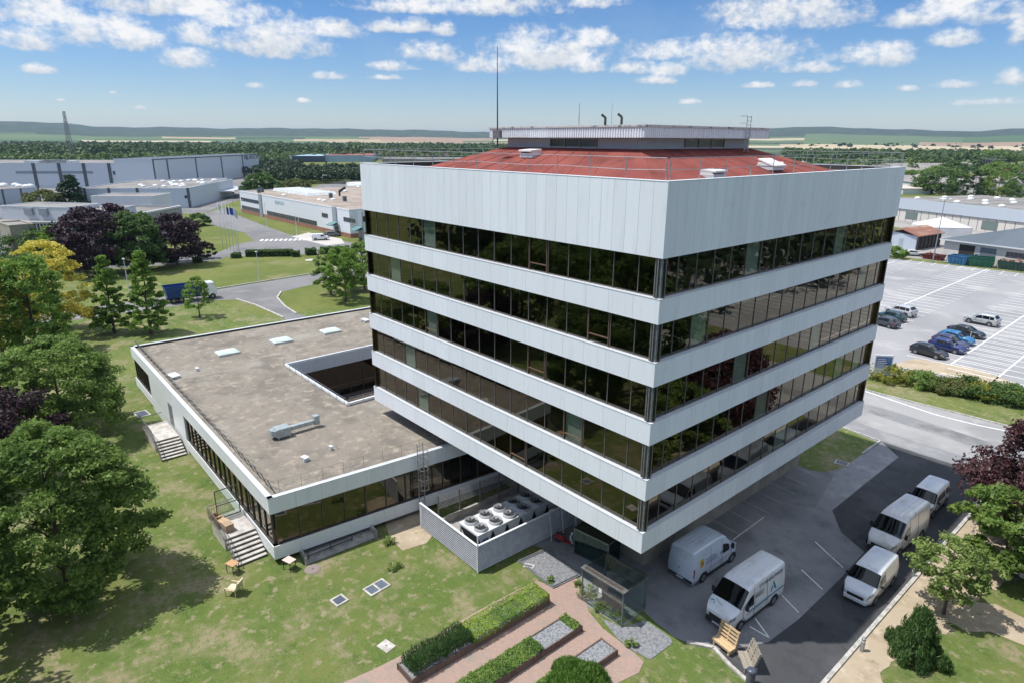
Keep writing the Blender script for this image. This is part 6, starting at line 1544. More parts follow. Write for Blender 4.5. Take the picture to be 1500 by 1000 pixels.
for px, py, top, lb in ((1421, 496, 486, 'thin white lot marker post beside the black saloon'), (1396, 517, 502, 'thin white lot marker post beside the navy hatchback')):
    x, y = G(px, py); t = thing('marker_post', lb, 'post', (x, y, 0)); b = MB(); b.tube((0, 0, 0), (0, 0, hgt((x, y), top)), .05, n=6); b.build('post', WHITE2, t); b = MB(); b.obox((0, 0, .1), .3, .3, .2); b.build('foot', CONC, t)
def signboard():
    x, y = G(1289, 556); t = thing('sign_board', 'white two sided sign board with a blue panel on the verge by the lot entrance', 'sign', (x, y, 0), .72)
    b = MB(); b.box(-1.0, 1.0, -.12, .12, .5, 3.1); b.build('board', WHITE2, t, bevel=.03)
    b = MB(); b.box(-.85, .85, -.13, -.121, 1.6, 2.9); pn = b.build('blue_panel', mat('sign_blue', (.06, .12, .32), (.12, .2, .42), 2, .4), t)
    b = MB()
    for i in range(5): b.box(-.7, .2+.1*(i % 3), -.136, -.131, 2.55-i*.22, 2.62-i*.22)
    b.build('text_line', PLATE, pn)
    for s in (-.8, .8): b = MB(); b.tube((s, 0, 0), (s, 0, .5), .05); b.build('leg', METAL, t)
signboard()
FC = [mat('flag_white', (.7, .7, .72), rough=.8), mat('flag_blue', (.03, .08, .35), rough=.8), mat('flag_red', (.5, .05, .05), rough=.8), mat('flag_teal', (.05, .3, .3), rough=.8)]
flags = [(327, 373, 297, [0, 3], 'flagpole furthest left with a white and teal flag'), (333, 375, 299, [0], 'flagpole second from left with a plain pale flag'), (338, 376, 300, [1], 'flagpole with a blue flag left of the deep blue one'), (343, 377, 301, [1, 1], 'flagpole with a large deep blue flag in the middle of the row'), (348, 381, 303, [1, 0, 2], 'flagpole with a blue white and red flag'), (351.5, 386, 306, [0, 3], 'flagpole furthest right with a white and teal flag')]
for i, (px, py, top, cs, lb) in enumerate(flags):
    py -= 9
    x, y = G(px, py); h = hgt((x, y), top); t = thing('flagpole', lb, 'flagpole', (x, y, 0), .5, 'flagpoles on the forecourt lawn')
    b = MB(); b.tube((0, 0, 0), (0, 0, h), .07, .04, n=8); b.lathe((0, 0, h), [(.08, 0), (.06, .1), (.001, .14)], 8); b.build('pole', WHITE2, t, smooth=True)
    n = len(cs); f = MB()
    for k in range(9):
        q = lambda s: (s*1.5*math.sin(.5), .18*math.sin(s*5+i), -s*.55)
        a, c = q(k/9), q((k+1)/9); f.mi = min(n-1, int(k/9*n))
        f.quad((a[0]+.06, a[1], h-.25+a[2]), (a[0]+.06, a[1], h-1.9+a[2]*1.2), (c[0]+.06, c[1], h-1.9+c[2]*1.2), (c[0]+.06, c[1], h-.25+c[2]))
    f.build('flag', [FC[c] for c in cs], t, smooth=True)

# ------------------------------------------------------------------ industrial buildings
def bld(name, label, cat, p0, p1, depth, h, wallm, roofm, cat2=None, bays=0, z0=0, parapet=.35, group=None):
    """front wall runs from p0 to p1 (left to right as seen); the building lies behind it"""
    ux, uy, L = unit(p0, p1); rz = math.atan2(uy, ux)
    t = thing(name, label, cat, (p0[0], p0[1], 0), rz, group)
    w_ = MB()
    w_.box(0, L, 0, depth, 0, h); w_.build('wall', wallm, t)
    r = MB(); r.box(.3, L-.3, .3, depth-.3, h+.001, h+.05); r.build('roof', roofm, t)
    if parapet:
        e = MB(); e.box(-.06, L+.06, -.06, .28, h+.002, h+parapet); e.box(-.06, L+.06, depth-.28, depth+.06, h+.002, h+parapet); e.box(-.06, .28, .281, depth-.281, h+.002, h+parapet); e.box(L-.28, L+.06, .281, depth-.281, h+.002, h+parapet); e.build('parapet', wallm, t)
    if bays:
        d = MB()
        for i in range(bays+1):
            x = L*i/bays; d.box(x-.35, x+.35, -.12, -.002, 0, h+parapet)
        d.build('pilaster', DGREY, t)
    return t, L
def wins(t, spans, z0, z1, y=0, nm='window', glass=FARGLASS, fr=ALU, side=None, L=0):
    for (x0, x1, n) in spans:
        if side is None: B_ = lambda a, b, c, d, e, f: (a, b, c, d, e, f)
        f = MB(); p = MB()
        if side is None:
            f.box(x0, x1, -.08, -.003, z0, z1); 
            for i in range(n): a = x0+(x1-x0)*i/n+.08; b = x0+(x1-x0)*(i+1)/n-.08; p.box(a, b, -.11, -.081, z0+.1, z1-.1)
        else:
            f.box(L+.003, L+.08, x0, x1, z0, z1)
            for i in range(n): a = x0+(x1-x0)*i/n+.08; b = x0+(x1-x0)*(i+1)/n-.08; p.box(L+.081, L+.11, a, b, z0+.1, z1-.1)
        w_ = f.build(nm, fr, t); p.build('pane', glass, w_)
SKYL = mat('rooflight', (.74, .76, .74), (.62, .64, .62), .5, .5)
def domes(t, pts, s, z, group=None):
    for x, y in pts:
        d = MB(); d.lathe((x, y, z), [(s, 0), (s, .25*s), (s*.8, .5*s), (s*.4, .68*s), (.001, .72*s)], 10); d.build('rooflight', SKYL, t, smooth=False)
def sheds():
    rnd = random.Random(3)
    # the long two storey works with skylit roof
    p0, p1 = G(354, 311), G(514, 349)
    W2 = panelmat('works_white', (.74, .76, .79), (.42, .40, .38), .25)
    t, L = bld('works_building', 'long white two storey works building with a brick base and skylit brown roof', 'building', p0, p1, 58, 7.6, W2, BROWNROOF, bays=0)
    BRK = brickmat('works_brick', (.36, .16, .10), (.30, .13, .09), (.30, .26, .22), .4, .15)
    b = MB(); b.box(-.03, L+.03, -.05, -.004, 0, 1.2); b.box(L+.004, L+.05, 0, 58, 0, 1.2); b.build('brick_base', BRK, t)
    wins(t, [(1, 19, 9), (26, 52, 13), (52.5, 66, 7)], 1.3, 2.7)
    wins(t, [(1, 19, 9), (70, 74, 2), (84, 91, 3)], 4.4, 5.6)
    wins(t, [(3, 14, 4)], 4.2, 5.8, side=1, L=L); wins(t, [(12, 20, 3)], 1.0, 2.6, side=1, L=L)
    PG_ = mat('pilaster_grey', (.30, .34, .37), rough=.5)
    for x in (19.8, 77.5, 93): b = MB(); b.box(x, x+2.4, -.3, -.002, 0, 8.0); b.build('grey_pilaster', PG_, t)
    for x in (78, 92.5):
        p = MB(); p.box(x, x+3, -2.6, -.31, 2.9, 3.1); p.add([(x, -2.6, 3.1), (x+3, -2.6, 3.1), (x+3, -.31, 3.9), (x, -.31, 3.9)], [(0, 1, 2, 3)]); cp_ = p.build('entrance_canopy', mat('canopy_teal', (.12, .24, .24), rough=.4) if 'canopy_teal' not in bpy.data.materials else bpy.data.materials['canopy_teal'], t)
        p = MB(); p.box(x+.6, x+2.2, -.36, -.31, 0, 2.5); p.build('door', FARGLASS, t)
    text('BURON', 1.7, mat('sign_pale', (.30, .45, .50), rough=.6), t, (38.0, -.06, 6.1), (PI/2, 0, 0), sx=1.3)
    for i in range(9):
        x = 6+i*3.6
        d = MB(); d.add([(x-1.3, 11, 7.7), (x+1.1, 11, 7.7), (x+1.1, 22, 7.7), (x-1.3, 22, 7.7), (x-1.0, 11.3, 8.7), (x+.2, 11.3, 8.7), (x+.2, 21.7, 8.7), (x-1.0, 21.7, 8.7)], [(4,5,6,7),(0,1,5,4),(1,2,6,5),(2,3,7,6),(3,0,4,7)]); d.build('rooflight', SKYL, t)
    domes(t, [(rnd.uniform(6, L-6), rnd.uniform(4, 54)) for _ in range(16)], .9, 7.65)
    for x, y in ((8, 5), (10, 3), (46, 14), (60, 12)): d = MB(); d.box(x, x+1, y, y+1, 7.65, 9.2); d.build('flue', DGREY, t)
    d = MB(); d.tube((42, 20, 7.65), (42, 20, 9.4), .35); d.tube((42, 20, 9.3), (44.3, 21, 10.6), .5); d.build('bent_duct', BACK, t)
    # white sheds behind it near the tower
    t, L = bld('white_shed', 'pale blue white shed just left of the tower behind the works roof', 'building', G(486, 296), G(512, 300), 20, 6.2, panelmat('shed_pale', (.72, .78, .84), (.5, .5, .5), .2), SKYL, parapet=.1)
    t, L = bld('white_shed', 'cream white shed whose right side is cut by the tower edge', 'building', G(509, 294), G(556, 303), 26, 8.0, panelmat('shed_cream', (.78, .78, .75), (.5, .48, .44), .2), SKYL, parapet=.1)
    b = MB(); b.box(12, 13, -.1, -.004, 1, 2.5); b.build('wall_vent', DGREY, t)
    # big grey shed with the lettered end
    p0, p1 = G(229, 276), G(381, 257)
    t, L = bld('big_grey_shed', 'highest long pale grey shed with lettering at its far right end', 'building', p0, p1, 22, 15.4, SHEDCLAD, DGREY, bays=0, parapet=.3)
    d = MB()
    for q in (0.0, .1, .33, .57, .80): d.box(L*q-.1, L*q+1.2, -.14, -.002, 0, 15.7)
    d.box(0, L, -.16, -.142, 15.1, 15.69); d.build('pilaster', DGREY, t)
    text('BURON', 3.4, mat('sign_dark', (.10, .14, .16), rough=.6), t, (L*.925, -.2, 13.4), (PI/2, 0, 0), sx=2.4)
    b = MB(); b.box(L*.855, L*.862, -.2, -.15, 11.6, 15); b.build('sign_bar', DGREY, t)
    # lower long grey shed to its left
    p0, p1 = G(-160, 276), G(221, 275)
    t, L = bld('long_grey_shed', 'long pale grey shed at the left with dark pilasters and a grey stripe', 'building', p0, p1, 60, 13.0, SHEDCLAD, GREYROOF, bays=0, parapet=.3)
    d = MB()
    for px in (59, 95, 130, 166, 199, 216):
        x = unit(p0, G(px, 275))[2]; d.box(x-.9, x+.9, -.14, -.002, 0, 13.3)
    d.build('pilaster', DGREY, t)
    d = MB(); x0 = unit(p0, G(32, 275))[2]; x1 = unit(p0, G(142, 275))[2]; d.box(x0, x1, -.08, -.003, 7.6, 9.0); d.build('grey_stripe', mat('stripe_grey', (.27, .30, .35), rough=.6), t)
    for px in (60, 82, 94): x = unit(p0, G(px, 275))[2]; r_ = MB(); r_.box(x-6, x+8, 2, 7, 13.1, 14.6); r_.build('rooflight', SKYL, t)
    x = unit(p0, G(170, 275))[2]; wins(t, [(x, x+3.5, 1)], 7, 9, glass=DGREY); x = unit(p0, G(206, 275))[2]; wins(t, [(x-8, x+4, 3)], 7, 8.6)
    # bright link between the two sheds
    t, L = bld('link_building', 'low block with a bright white sunlit roof between the two grey sheds', 'building', G(200, 272), G(228, 272), 12, 14.2, SHEDCLAD, WHITE, parapet=0)
    # front grey building with domes on the roof
    p0, p1 = G(116, 306), G(277, 305)
    t, L = bld('domed_roof_works', 'pale blue grey two storey works with many white domes on its roof', 'building', p0, p1, 62, 7.4, panelmat('pale_blue_clad', (.55, .60, .66), (.3, .3, .3), .25), GREYROOF, parapet=.4)
    d = MB()
    for px in (130, 165, 205, 237, 277): x = unit(p0, G(px, 305.5))[2]; d.box(x-.5, x+.5, -.14, -.002, 0, 7.9)
    d.build('pilaster', DGREY, t)
    for a, b in ((138, 160), (168, 195), (202, 212), (243, 251), (255, 263), (267, 275)):
        x0 = unit(p0, G(a, 305.5))[2]; x1 = unit(p0, G(b, 305.5))[2]; wins(t, [(x0, x1, max(1, int((x1-x0)/2)))], 3.7, 5.0)
    domes(t, [(rnd.uniform(L*.3, L-3), rnd.uniform(10, 56)) for _ in range(26)], 1.1, 7.5)
    a, b = G(277.5, 305), G(336, 284)
    t, L = bld('glazed_wing', 'two storey glazed wing on the right of the domed roof works', 'building', a, b, 16, 7.46, panelmat('pale_blue_clad2', (.55, .60, .66), (.3, .3, .3), .25), GREYROOF, parapet=.3)
    wins(t, [(2, L*.45, 6), (L*.48, L-2, 8)], 4.2, 5.8); wins(t, [(2, L*.4, 6)], 1.0, 2.6)
    d = MB()
    for i in range(6): d.box(L*i/5-.2, L*i/5+.2, -.14, -.002, 0, 7.7)
    d.build('pilaster', DGREY, t)
    d = MB(); d.box(L*.55, L*.95, -9, -.15, 3.2, 3.7); cn = d.build('entrance_canopy', WHITE2, t)
    d = MB()
    for x in (L*.57, L*.75, L*.93): d.box(x-.15, x+.15, -8.8, -8.5, 0, 3.2)
    d.build('canopy_post', DGREY, t)
    # low dark edged grey building to the left
    t, L = bld('low_grey_works', 'low grey works with a pale flat roof at the far left', 'building', G(-80, 308), G(60, 297), 48, 6.2, panelmat('grey_blue_clad', (.40, .45, .50), (.3, .3, .3), .2), GREYROOF, bays=5, parapet=.3)
    domes(t, [(rnd.uniform(40, L-4), rnd.uniform(6, 44)) for _ in range(8)], 1.6, 6.3)
    # finned office: left wing, right wing, roof rooms, stone stair tower
    FIN = mat('fin_white', (.60, .60, .58), rough=.6)
    def office(label, p0, p1, depth, h, nf):
        t, L = bld('finned_office', label, 'office building', p0, p1, depth, h, mat('office_dark', (.05, .055, .06), (.07, .07, .075), .5, .3), GREYROOF, parapet=.0)
        e = MB(); e.box(-.1, L+.1, -.55, .1, h+.06, h+.5); e.box(-.1, L+.1, depth-.2, depth+.1, h+.06, h+.5); e.box(-.1, .1, .101, depth-.201, h+.06, h+.5); e.box(L-.1, L+.1, .101, depth-.201, h+.06, h+.5); e.build('roof_edge', FIN, t)
        f = MB()
        for i in range(nf+1): x = L*i/nf; f.box(x-.10, x+.10, -.5, -.02, .0, h)
        f.build('fin', FIN, t)
        b = MB(); b.box(0, L, -.12, -.02, h*.42, h*.52); b.build('spandrel', FIN, t)
        return t, L
    office('dark glazed office with white vertical fins behind the purple trees, left wing', G(-60, 378), G(150, 378), 22, 7.9, 42)
    t, L = office('dark glazed office wing with thin white fins running back to the right', G(176, 371), G(269, 345), 30, 8.0, 34)
    t, L = bld('rooftop_room', 'long white rooftop plant room on the finned office, at the left', 'rooftop room', at(6, 329, 199)[:2], at(102, 331, 186)[:2], 10, 11.0, WHITE2, GREYROOF, parapet=.2)
    for x in (8, 12): d = MB(); d.obox((x, -.3, 10.0), 2.2, .6, 1.6); d.build('air_unit', mat('unit_grey', (.3, .33, .35), rough=.6) if 'unit_grey' not in bpy.data.materials else bpy.data.materials['unit_grey'], t)
    bld('rooftop_room', 'low grey plant room next to the long white one', 'rooftop room', at(103, 331, 186)[:2], at(166, 328, 182)[:2], 14, 10.2, GREYCLAD, GREYROOF, parapet=.1)
    bld('rooftop_room', 'white rooftop room with a slanted end behind the finned wing', 'rooftop room', at(137, 312, 222)[:2], at(224, 308, 214)[:2], 12, 10.8, WHITE2, GREYROOF, parapet=.2)
    x, y, z = at(86, 309, 192); t = thing('rooftop_chiller', 'white rooftop chiller with dark fan openings on the finned office', 'air unit', (x, y, 0), 0.6); b = MB(); b.box(-4, 4, -1.5, 1.5, 7.9, 10.9); b.build('casing', WHITE2, t, bevel=.1); b = MB(); [b.tube((q, -1.52, 9.4), (q, -1.7, 9.4), .8, n=14) for q in (-2.4, 0, 2.4)]; b.build('fan', BACK, t)
    a, b = G(28, 397), G(62, 393)
    t, L = bld('stair_tower', 'windowless sand coloured stair tower in front of the finned office', 'tower', a, b, 9, 9.2, mat('sandstone', (.36, .33, .26), (.30, .27, .21), 1.2, .9), GREYROOF, parapet=.3)
    text('o', 1.2, WHITE2, t, (L*.55, -.02, 6.0), (PI/2, 0, 0), name='wall_emblem')
    t, L = bld('white_annexe', 'small white block with a pale shutter at the far left, below the stair tower', 'building', G(-20, 400), G(29, 397), 8, 3.9, WHITE2, GREYROOF, parapet=.1); wins(t, [(L*.55, L*.75, 1)], .6, 2.6, glass=mat('shutter_grey', (.35, .4, .42), rough=.6))
    # mid distance centre
    REDR = mat('far_red_roof', (.30, .09, .075), (.24, .08, .07), .02, .8); BLUW = mat('far_blue_wall', (.34, .46, .56), (.28, .40, .50), .03, .6)
    def far(name, label, pxl, pxr, yb, dtop, depth, wm, rm, **k):
        p0 = G(pxl, yb); p1 = G(pxr, yb); h = hgt(p0, dtop); return bld(name, label, 'building', p0, p1, depth, h, wm, rm, parapet=k.get('parapet', .2))
    far('far_shed', 'far shed with a pale blue wall and red roof left of the tower', 474, 545, 237.5, 228, 160, BLUW, REDR)
    far('far_shed', 'far dark blue fronted shed left of the red roofed one', 428, 474, 238, 229, 120, mat('far_navy', (.05, .07, .11), rough=.6), BLUW)
    far('far_shed', 'far red roofed hall directly above the left tower corner', 546, 668, 234, 226, 150, mat('far_wall_grey', (.45, .42, .40), rough=.8), REDR)
    far('far_shed', 'grey brown far hall left of the tower roof edge', 560, 690, 241, 233, 60, mat('far_wall_brown', (.30, .26, .22), rough=.8), GREYROOF)
    far('far_house', 'white low building with dark windows behind the round tree', 388, 422, 257, 248, 25, WHITE2, GREYROOF)
    far('far_house', 'small white house in front of the blue shed, among dark trees', 408, 432, 236, 229, 15, WHITE2, BROWNROOF)
    far('far_house', 'pale low shed with a light roof left of the tower corner', 505, 532, 264, 256, 18, mat('far_wall_blue2', (.5, .58, .64), rough=.7), SKYL)
    far('brown_kiosk', 'reddish brown hut with a white roof right of the round tree', 401, 419, 288, 278, 8, mat('hut_red', (.22, .09, .06), rough=.8), WHITE2)
sheds()
def right_side():
    rnd = random.Random(9)
    CREAM = panelmat('cream_wall', (.66, .62, .56), (.36, .33, .28), .3)
    # long warehouse with the grey band
    p0, p1 = G(1296, 320), G(1560, 355)
    t, L = bld('long_warehouse', 'long cream warehouse with a pale grey upper band and rows of domes on its roof', 'warehouse', p0, p1, 46, 7.3, CREAM, GREYROOF, parapet=0)
    b = MB(); b.box(-.05, L+.05, -.3, -.004, 4.0, 7.6); b.build('upper_band', panelmat('band_grey', (.50, .55, .60), (.35, .35, .35), .2), t)
    b = MB(); b.box(0, L, -.34, -.304, 3.9, 4.05); 
    for i in range(22): x = L*i/21; b.box(x-.06, x+.06, -.06, -.003, 0, 3.9)
    b.build('downpipe', DGREY, t)
    x = unit(p0, G(1335, 325))[2]; wins(t, [(x-2.5, x+2.2, 1)], .8, 3.2, glass=mat('shutter_green', (.15, .2, .18), rough=.6)); x = unit(p0, G(1449, 340))[2]; wins(t, [(x-2.5, x+2.5, 1)], .6, 3.2, glass=bpy.data.materials['shutter_green'])
    domes(t, [(6+i*7.5, 7+j*13+(i % 2)*3) for i in range(int(L/7.5)) for j in range(3)], 1.05, 7.35)
    # party tent
    x, y = G(1376, 344); t = thing('white_tent', 'white peaked marquee between the warehouse and the rusty roofed house', 'tent', (x, y, 0), .75)
    TN = mat('tent_white', (.80, .80, .78), (.72, .72, .70), .5, .6); s = 6.2
    b = MB(); b.add([(-s,-s*.8,2.7),(s,-s*.8,2.7),(s,s*.8,2.7),(-s,s*.8,2.7),(0,0,5.2)], [(0,1,4),(1,2,4),(2,3,4),(3,0,4)]); b.build('canopy', TN, t)
    b = MB(); b.box(-s, s, -s*.8+.02, -s*.8+.06, .0, 2.69); b.box(-s+.02, -s+.06, -s*.8+.07, s*.8, 0, 2.69); b.build('side_wall', TN, t)
    for q in ((-s, -s*.8), (s, -s*.8), (s, s*.8), (-s, s*.8)): b = MB(); b.tube((q[0], q[1], 0), (q[0], q[1], 2.7), .06); b.build('pole', METAL, t)
    # rusty roofed house
    p0, p1 = G(1302, 362), G(1340, 367)
    ux, uy, L = unit(p0, p1); t = thing('rusty_roof_house', 'small pale blue shed with a rusty red pitched roof at the lot edge', 'shed', (p0[0], p0[1], 0), math.atan2(uy, ux))
    D = 13; h = 4.2; rg = 5.6
    b = MB(); b.add([(0,0,0),(L,0,0),(L,D,0),(0,D,0),(0,0,h),(L,0,h-.6),(L,D,h-.6),(0,D,h)], [(4,5,6,7),(0,1,5,4),(1,2,6,5),(2,3,7,6),(3,0,4,7)]); b.build('wall', panelmat('shed_blue', (.52, .58, .64), (.3, .3, .3), .3), t)
    RUST = mat('rusty_roof', (.27, .12, .08), (.40, .27, .20), .35, .85, lo=.42, hi=.6, stretch=(1, .3, 1))
    b = MB(); b.add([(-.4,-.5,h+.25),(L*.35,-.5,h+1.1),(L+.6,-.5,h-.55),(L+.6,D+.5,h-.55),(L*.35,D+.5,h+1.1),(-.4,D+.5,h+.25),(-.4,-.5,h+.05),(L*.35,-.5,h+.9),(L+.6,-.5,h-.75),(L+.6,D+.5,h-.75),(L*.35,D+.5,h+.9),(-.4,D+.5,h+.05)], [(0,1,4,5),(1,2,3,4),(6,7,1,0),(7,8,2,1),(8,9,3,2)]); b.build('roof', RUST, t)
    b = MB(); b.box(L+.003, L+.06, .4, D-.4, 0, h-.9); b.build('open_front_shade', SHADEIN, t)  # dark slab on the end wall, painted as the shade within
    for i in range(7): b = MB(); b.box(L+.07, L+.25, .4+i*2, .6+i*2, 0, h-.75); b.build('post', BRONZE, t)
    b = MB(); b.box(L*.35, L*.5, -.06, -.004, 0, 2.6); b.build('door', GREYCLAD, t)
    # grey roofed hall
    p0, p1 = G(1379, 379), G(1530, 401)
    ux, uy, L = unit(p0, p1); t = thing('grey_roofed_hall', 'cream hall with a slate grey pitched roof, one open door and one grey shutter', 'hall', (p0[0], p0[1], 0), math.atan2(uy, ux))
    h = 4.7; D = 26
    b = MB(); b.box(0, L, 0, D, 0, h); b.build('wall', CREAM, t)
    SL = mat('slate_roof', (.075, .10, .125), (.095, .12, .145), .15, .6)
    b = MB(); b.add([(-.8,-.8,h),(L+.5,-.8,h),(L+.5,D+1,h),(-.8,D+1,h),(L*.9,D*.30,h+5.4),(L+.5,D*.30,h+5.8),(L*.9,D*.75,h+5.4),(L+.5,D*.75,h+5.8)], [(0,1,5,4),(0,4,6,3),(4,5,7,6),(3,6,7,2),(0,3,2,1)]); b.build('roof', SL, t)
    b = MB(); b.box(-.82, L+.5, -.86, -.81, h-.25, h+.05); b.build('eaves_board', WHITE2, t)
    X = lambda px, py: unit(p0, G(px, py))[2]
    b = MB(); b.box(X(1401, 382.3), X(1424, 385.5), -.06, -.004, 0, 3.9); dr = b.build('doorway_shade', SHADEIN, t)  # doorway is a dark slab on the wall, its inner shade painted
    b = MB(); b.box(X(1432, 386.7), X(1455, 390), -.10, -.004, 0, 3.8); b.build('roller_shutter', mat('shutter_dgrey', (.17, .19, .22), (.13, .15, .17), 1, .5, stretch=(.1, .1, 8)), t)
    b = MB(); b.box(X(1425, 385.8), X(1430.5, 386.5), -.08, -.004, 0, 2.2); b.build('door', mat('door_blue', (.08, .12, .2), rough=.5), t)
    wins(t, [(X(1470, 392), X(1512, 398), 7)], 2.4, 3.6)
    # containers and scrap at the lot edge
    def skip(label, pa, pb, h, col, D=2.6, fill=None):
        a, b_ = G(*pa), G(*pb); ux, uy, L = unit(a, b_); t = thing('steel_skip', label, 'skip', (a[0], a[1], .02), math.atan2(uy, ux), 'steel skips at the far lot edge')
        m_ = mat('skip_%d' % int(pa[0]), col, tuple(x*.7 for x in col), 1.2, .6)
        b = MB(); b.add([(.3,.2,0),(L-.3,.2,0),(L-.3,D-.2,0),(.3,D-.2,0),(0,0,h),(L,0,h),(L,D,h),(0,D,h)], [(0,1,5,4),(1,2,6,5),(2,3,7,6),(3,0,4,7)]); b.add([(.2,.1,h*.7),(L-.2,.1,h*.7),(L-.2,D-.1,h*.7),(.2,D-.1,h*.7)], [(0,1,2,3)]); b.build('skip_body', m_, t)
        r = MB()
        for i in range(int(L/.7)+1): x = min(L-.1, i*.7); r.box(x, x+.09, -.07, .0, .1, h)
        r.box(0, L, -.09, .06, h-.02, h+.1); r.box(0, L, D-.06, D+.09, h-.02, h+.1); r.build('rib', m_, t)
        if fill:
            r = MB(); q = random.Random(int(pa[0]))
            for i in range(26): r.obox((q.uniform(.5, L-.5), q.uniform(.3, D-.3), h*q.uniform(.7, 1.25)), q.uniform(.2, 1.2), q.uniform(.1, .6), q.uniform(.05, .4), q.uniform(0, 3), q.uniform(-.5, .5))
            r.build('scrap', mat('scrap_%d' % int(pa[0]), fill, (.2, .15, .1), .8, .8), t)
    skip('blue ribbed skip left of the two green ones', (1386, 386), (1415, 390), 1.9, (.04, .16, .32))
    skip('green skip directly in front of the grey shutter', (1416, 390), (1455, 393.5), 2.1, (.02, .13, .08))
    skip('dark green skip heaped with rusty scrap at the right', (1459, 394), (1497, 398.5), 1.8, (.03, .08, .06), fill=(.35, .15, .09))
    skip('low dark red stack of steel by the floodlight mast', (1349, 379), (1378, 383), 1.1, (.16, .03, .03), fill=(.14, .03, .03))
    tree('shrub', 'bright green bush between the tower edge and the parked scrap cars', 'bush', G(1308, 378), 2.6, 2.6, .1, LB, 50, 60, .3, 'round', 71)
    # further roofs
    W_ = mat('far_white_wall', (.66, .66, .64), (.55, .55, .53), .05, .7); GR = mat('far_grey_roof', (.30, .27, .25), (.24, .22, .21), .03, .9)
    def gable(name, label, pxl, pxr, yb, ytop, depth, wm, rm, ridge=2.5, along=True):
        p0, p1 = G(pxl, yb), G(pxr, yb); h = max(3.0, hgt(p0, ytop)); ux, uy, L = unit(p0, p1); t = thing(name, label, 'shed', (p0[0], p0[1], 0), math.atan2(uy, ux))
        b = MB(); b.box(0, L, 0, depth, 0, h); b.build('wall', wm, t)
        b = MB()
        if along: b.add([(-.5,-.5,h+.01),(L+.5,-.5,h+.01),(L+.5,depth+.5,h+.01),(-.5,depth+.5,h+.01),(-.5,depth/2,h+ridge),(L+.5,depth/2,h+ridge)], [(0,1,5,4),(2,3,4,5),(0,4,3),(1,2,5)])
        else: b.add([(-.5,-.5,h+.01),(L+.5,-.5,h+.01),(L+.5,depth+.5,h+.01),(-.5,depth+.5,h+.01),(L/2,-.5,h+ridge),(L/2,depth+.5,h+ridge)], [(0,4,5,3),(1,2,5,4),(0,1,4),(2,3,5)])
        b.build('roof', rm, t)
        if L > 25:
            d = MB(); d.box(L*.3, L*.42, -.05, -.003, .2, h*.75); d.box(L*.6, L*.75, -.05, -.003, .2, h*.75); d.build('doorway', DGREY, t)
        return t
    gable('gabled_shed', 'white gabled shed with a grey roof above the warehouse domes, left one', 1384, 1432, 284, 272, 60, W_, GR, 3, False)
    gable('gabled_shed', 'white gabled shed with a dark doorway right of the leftmost one', 1428, 1475, 286, 272, 60, W_, GR, 3, False)
    gable('gabled_shed', 'grey roofed shed wall with black openings at the right edge', 1474, 1560, 288, 268, 50, W_, GR, 2, True)
    gable('far_shed', 'low pale shed directly right of the tower corner above the warehouse', 1322, 1362, 285, 277, 30, W_, mat('far_pink_roof', (.55, .48, .42), rough=.9), 1.0)
    gable('far_shed', 'long grey roofed hall over the tower parapet corner', 1316, 1398, 246, 240, 60, GR, GR, 6)
    gable('far_shed', 'second grey roofed hall in front of the long one', 1322, 1412, 258, 250, 50, mat('far_dark_wall', (.12, .13, .14), rough=.7), GR, 5)
    gable('far_shed', 'flat pale hall in the distance above the tower right parapet', 1180, 1330, 238, 231, 60, W_, mat('far_pale_roof', (.44, .42, .40), rough=.9), 2)
    gable('far_shed', 'pale roofed hall beside the far hall near the tree belt', 1440, 1560, 240, 233, 50, W_, mat('far_pale_roof2', (.48, .46, .43), rough=.9), 3)
    t, L = bld('far_office', 'dark glazed office block among trees at the right', 'office building', G(1424, 254), G(1476, 256), 25, 12, FARGLASS, GREYROOF, parapet=.3)
    d = MB()
    for i in range(14): d.box(L*i/13-.2, L*i/13+.2, -.2, -.01, 0, 12)
    d.build('mullion', ALU, t)
    gable('far_house', 'small cream house left of the dark glazed office', 1413, 1424, 252, 241, 12, W_, GR, 2)
    gable('far_house', 'white terrace with a red roof at the far right edge', 1482, 1540, 262, 252, 15, W_, mat('tile_red', (.35, .16, .11), rough=.9), 3)
    for i, (px, py, R, H_, lb, m_) in enumerate([(1374, 285, 11, 12, 'broad dark tree cluster over the warehouse domes, left of the slim conifer', LG2), (1352, 283, 7, 8, 'round tree behind the warehouse beside the pink roof', LG2), (1425, 288, 5, 12, 'slim grey green conifer over the warehouse roof', LC), (1460, 289, 8, 12, 'bright feathery tree over the warehouse roof at the right', LG), (1477, 291, 4.5, 7, 'pale small tree right of the bright feathery one', LPA),
        (1500, 293, 7, 11, 'dark tree at the right edge over the warehouse', LG2), (1392, 262, 12, 11, 'dark green clump behind the white gabled sheds', LG2), (1370, 266, 12, 9, 'green clump left of the white gabled sheds', LG), (1459, 262, 14, 10, 'green bush mass in front of the dark glazed office', LG), (1480, 257, 12, 15, 'round dark tree right of the dark glazed office', LG2), (1330, 272, 9, 8, 'green tree by the tower right edge', LG), (1346, 250, 10, 9, 'small green tree between the grey roofed halls', LW), (1405, 244, 18, 12, 'bright tree patch on the far hall line', LW), (1450, 246, 22, 16, 'far tree group right of centre', LG)]):
        tree('broadleaf_tree', lb, 'tree', G(px, py), R, H_, .8, m_, 80, 50, R*.09, 'round' if m_ is not LC else 'cone', 80+i)
right_side()

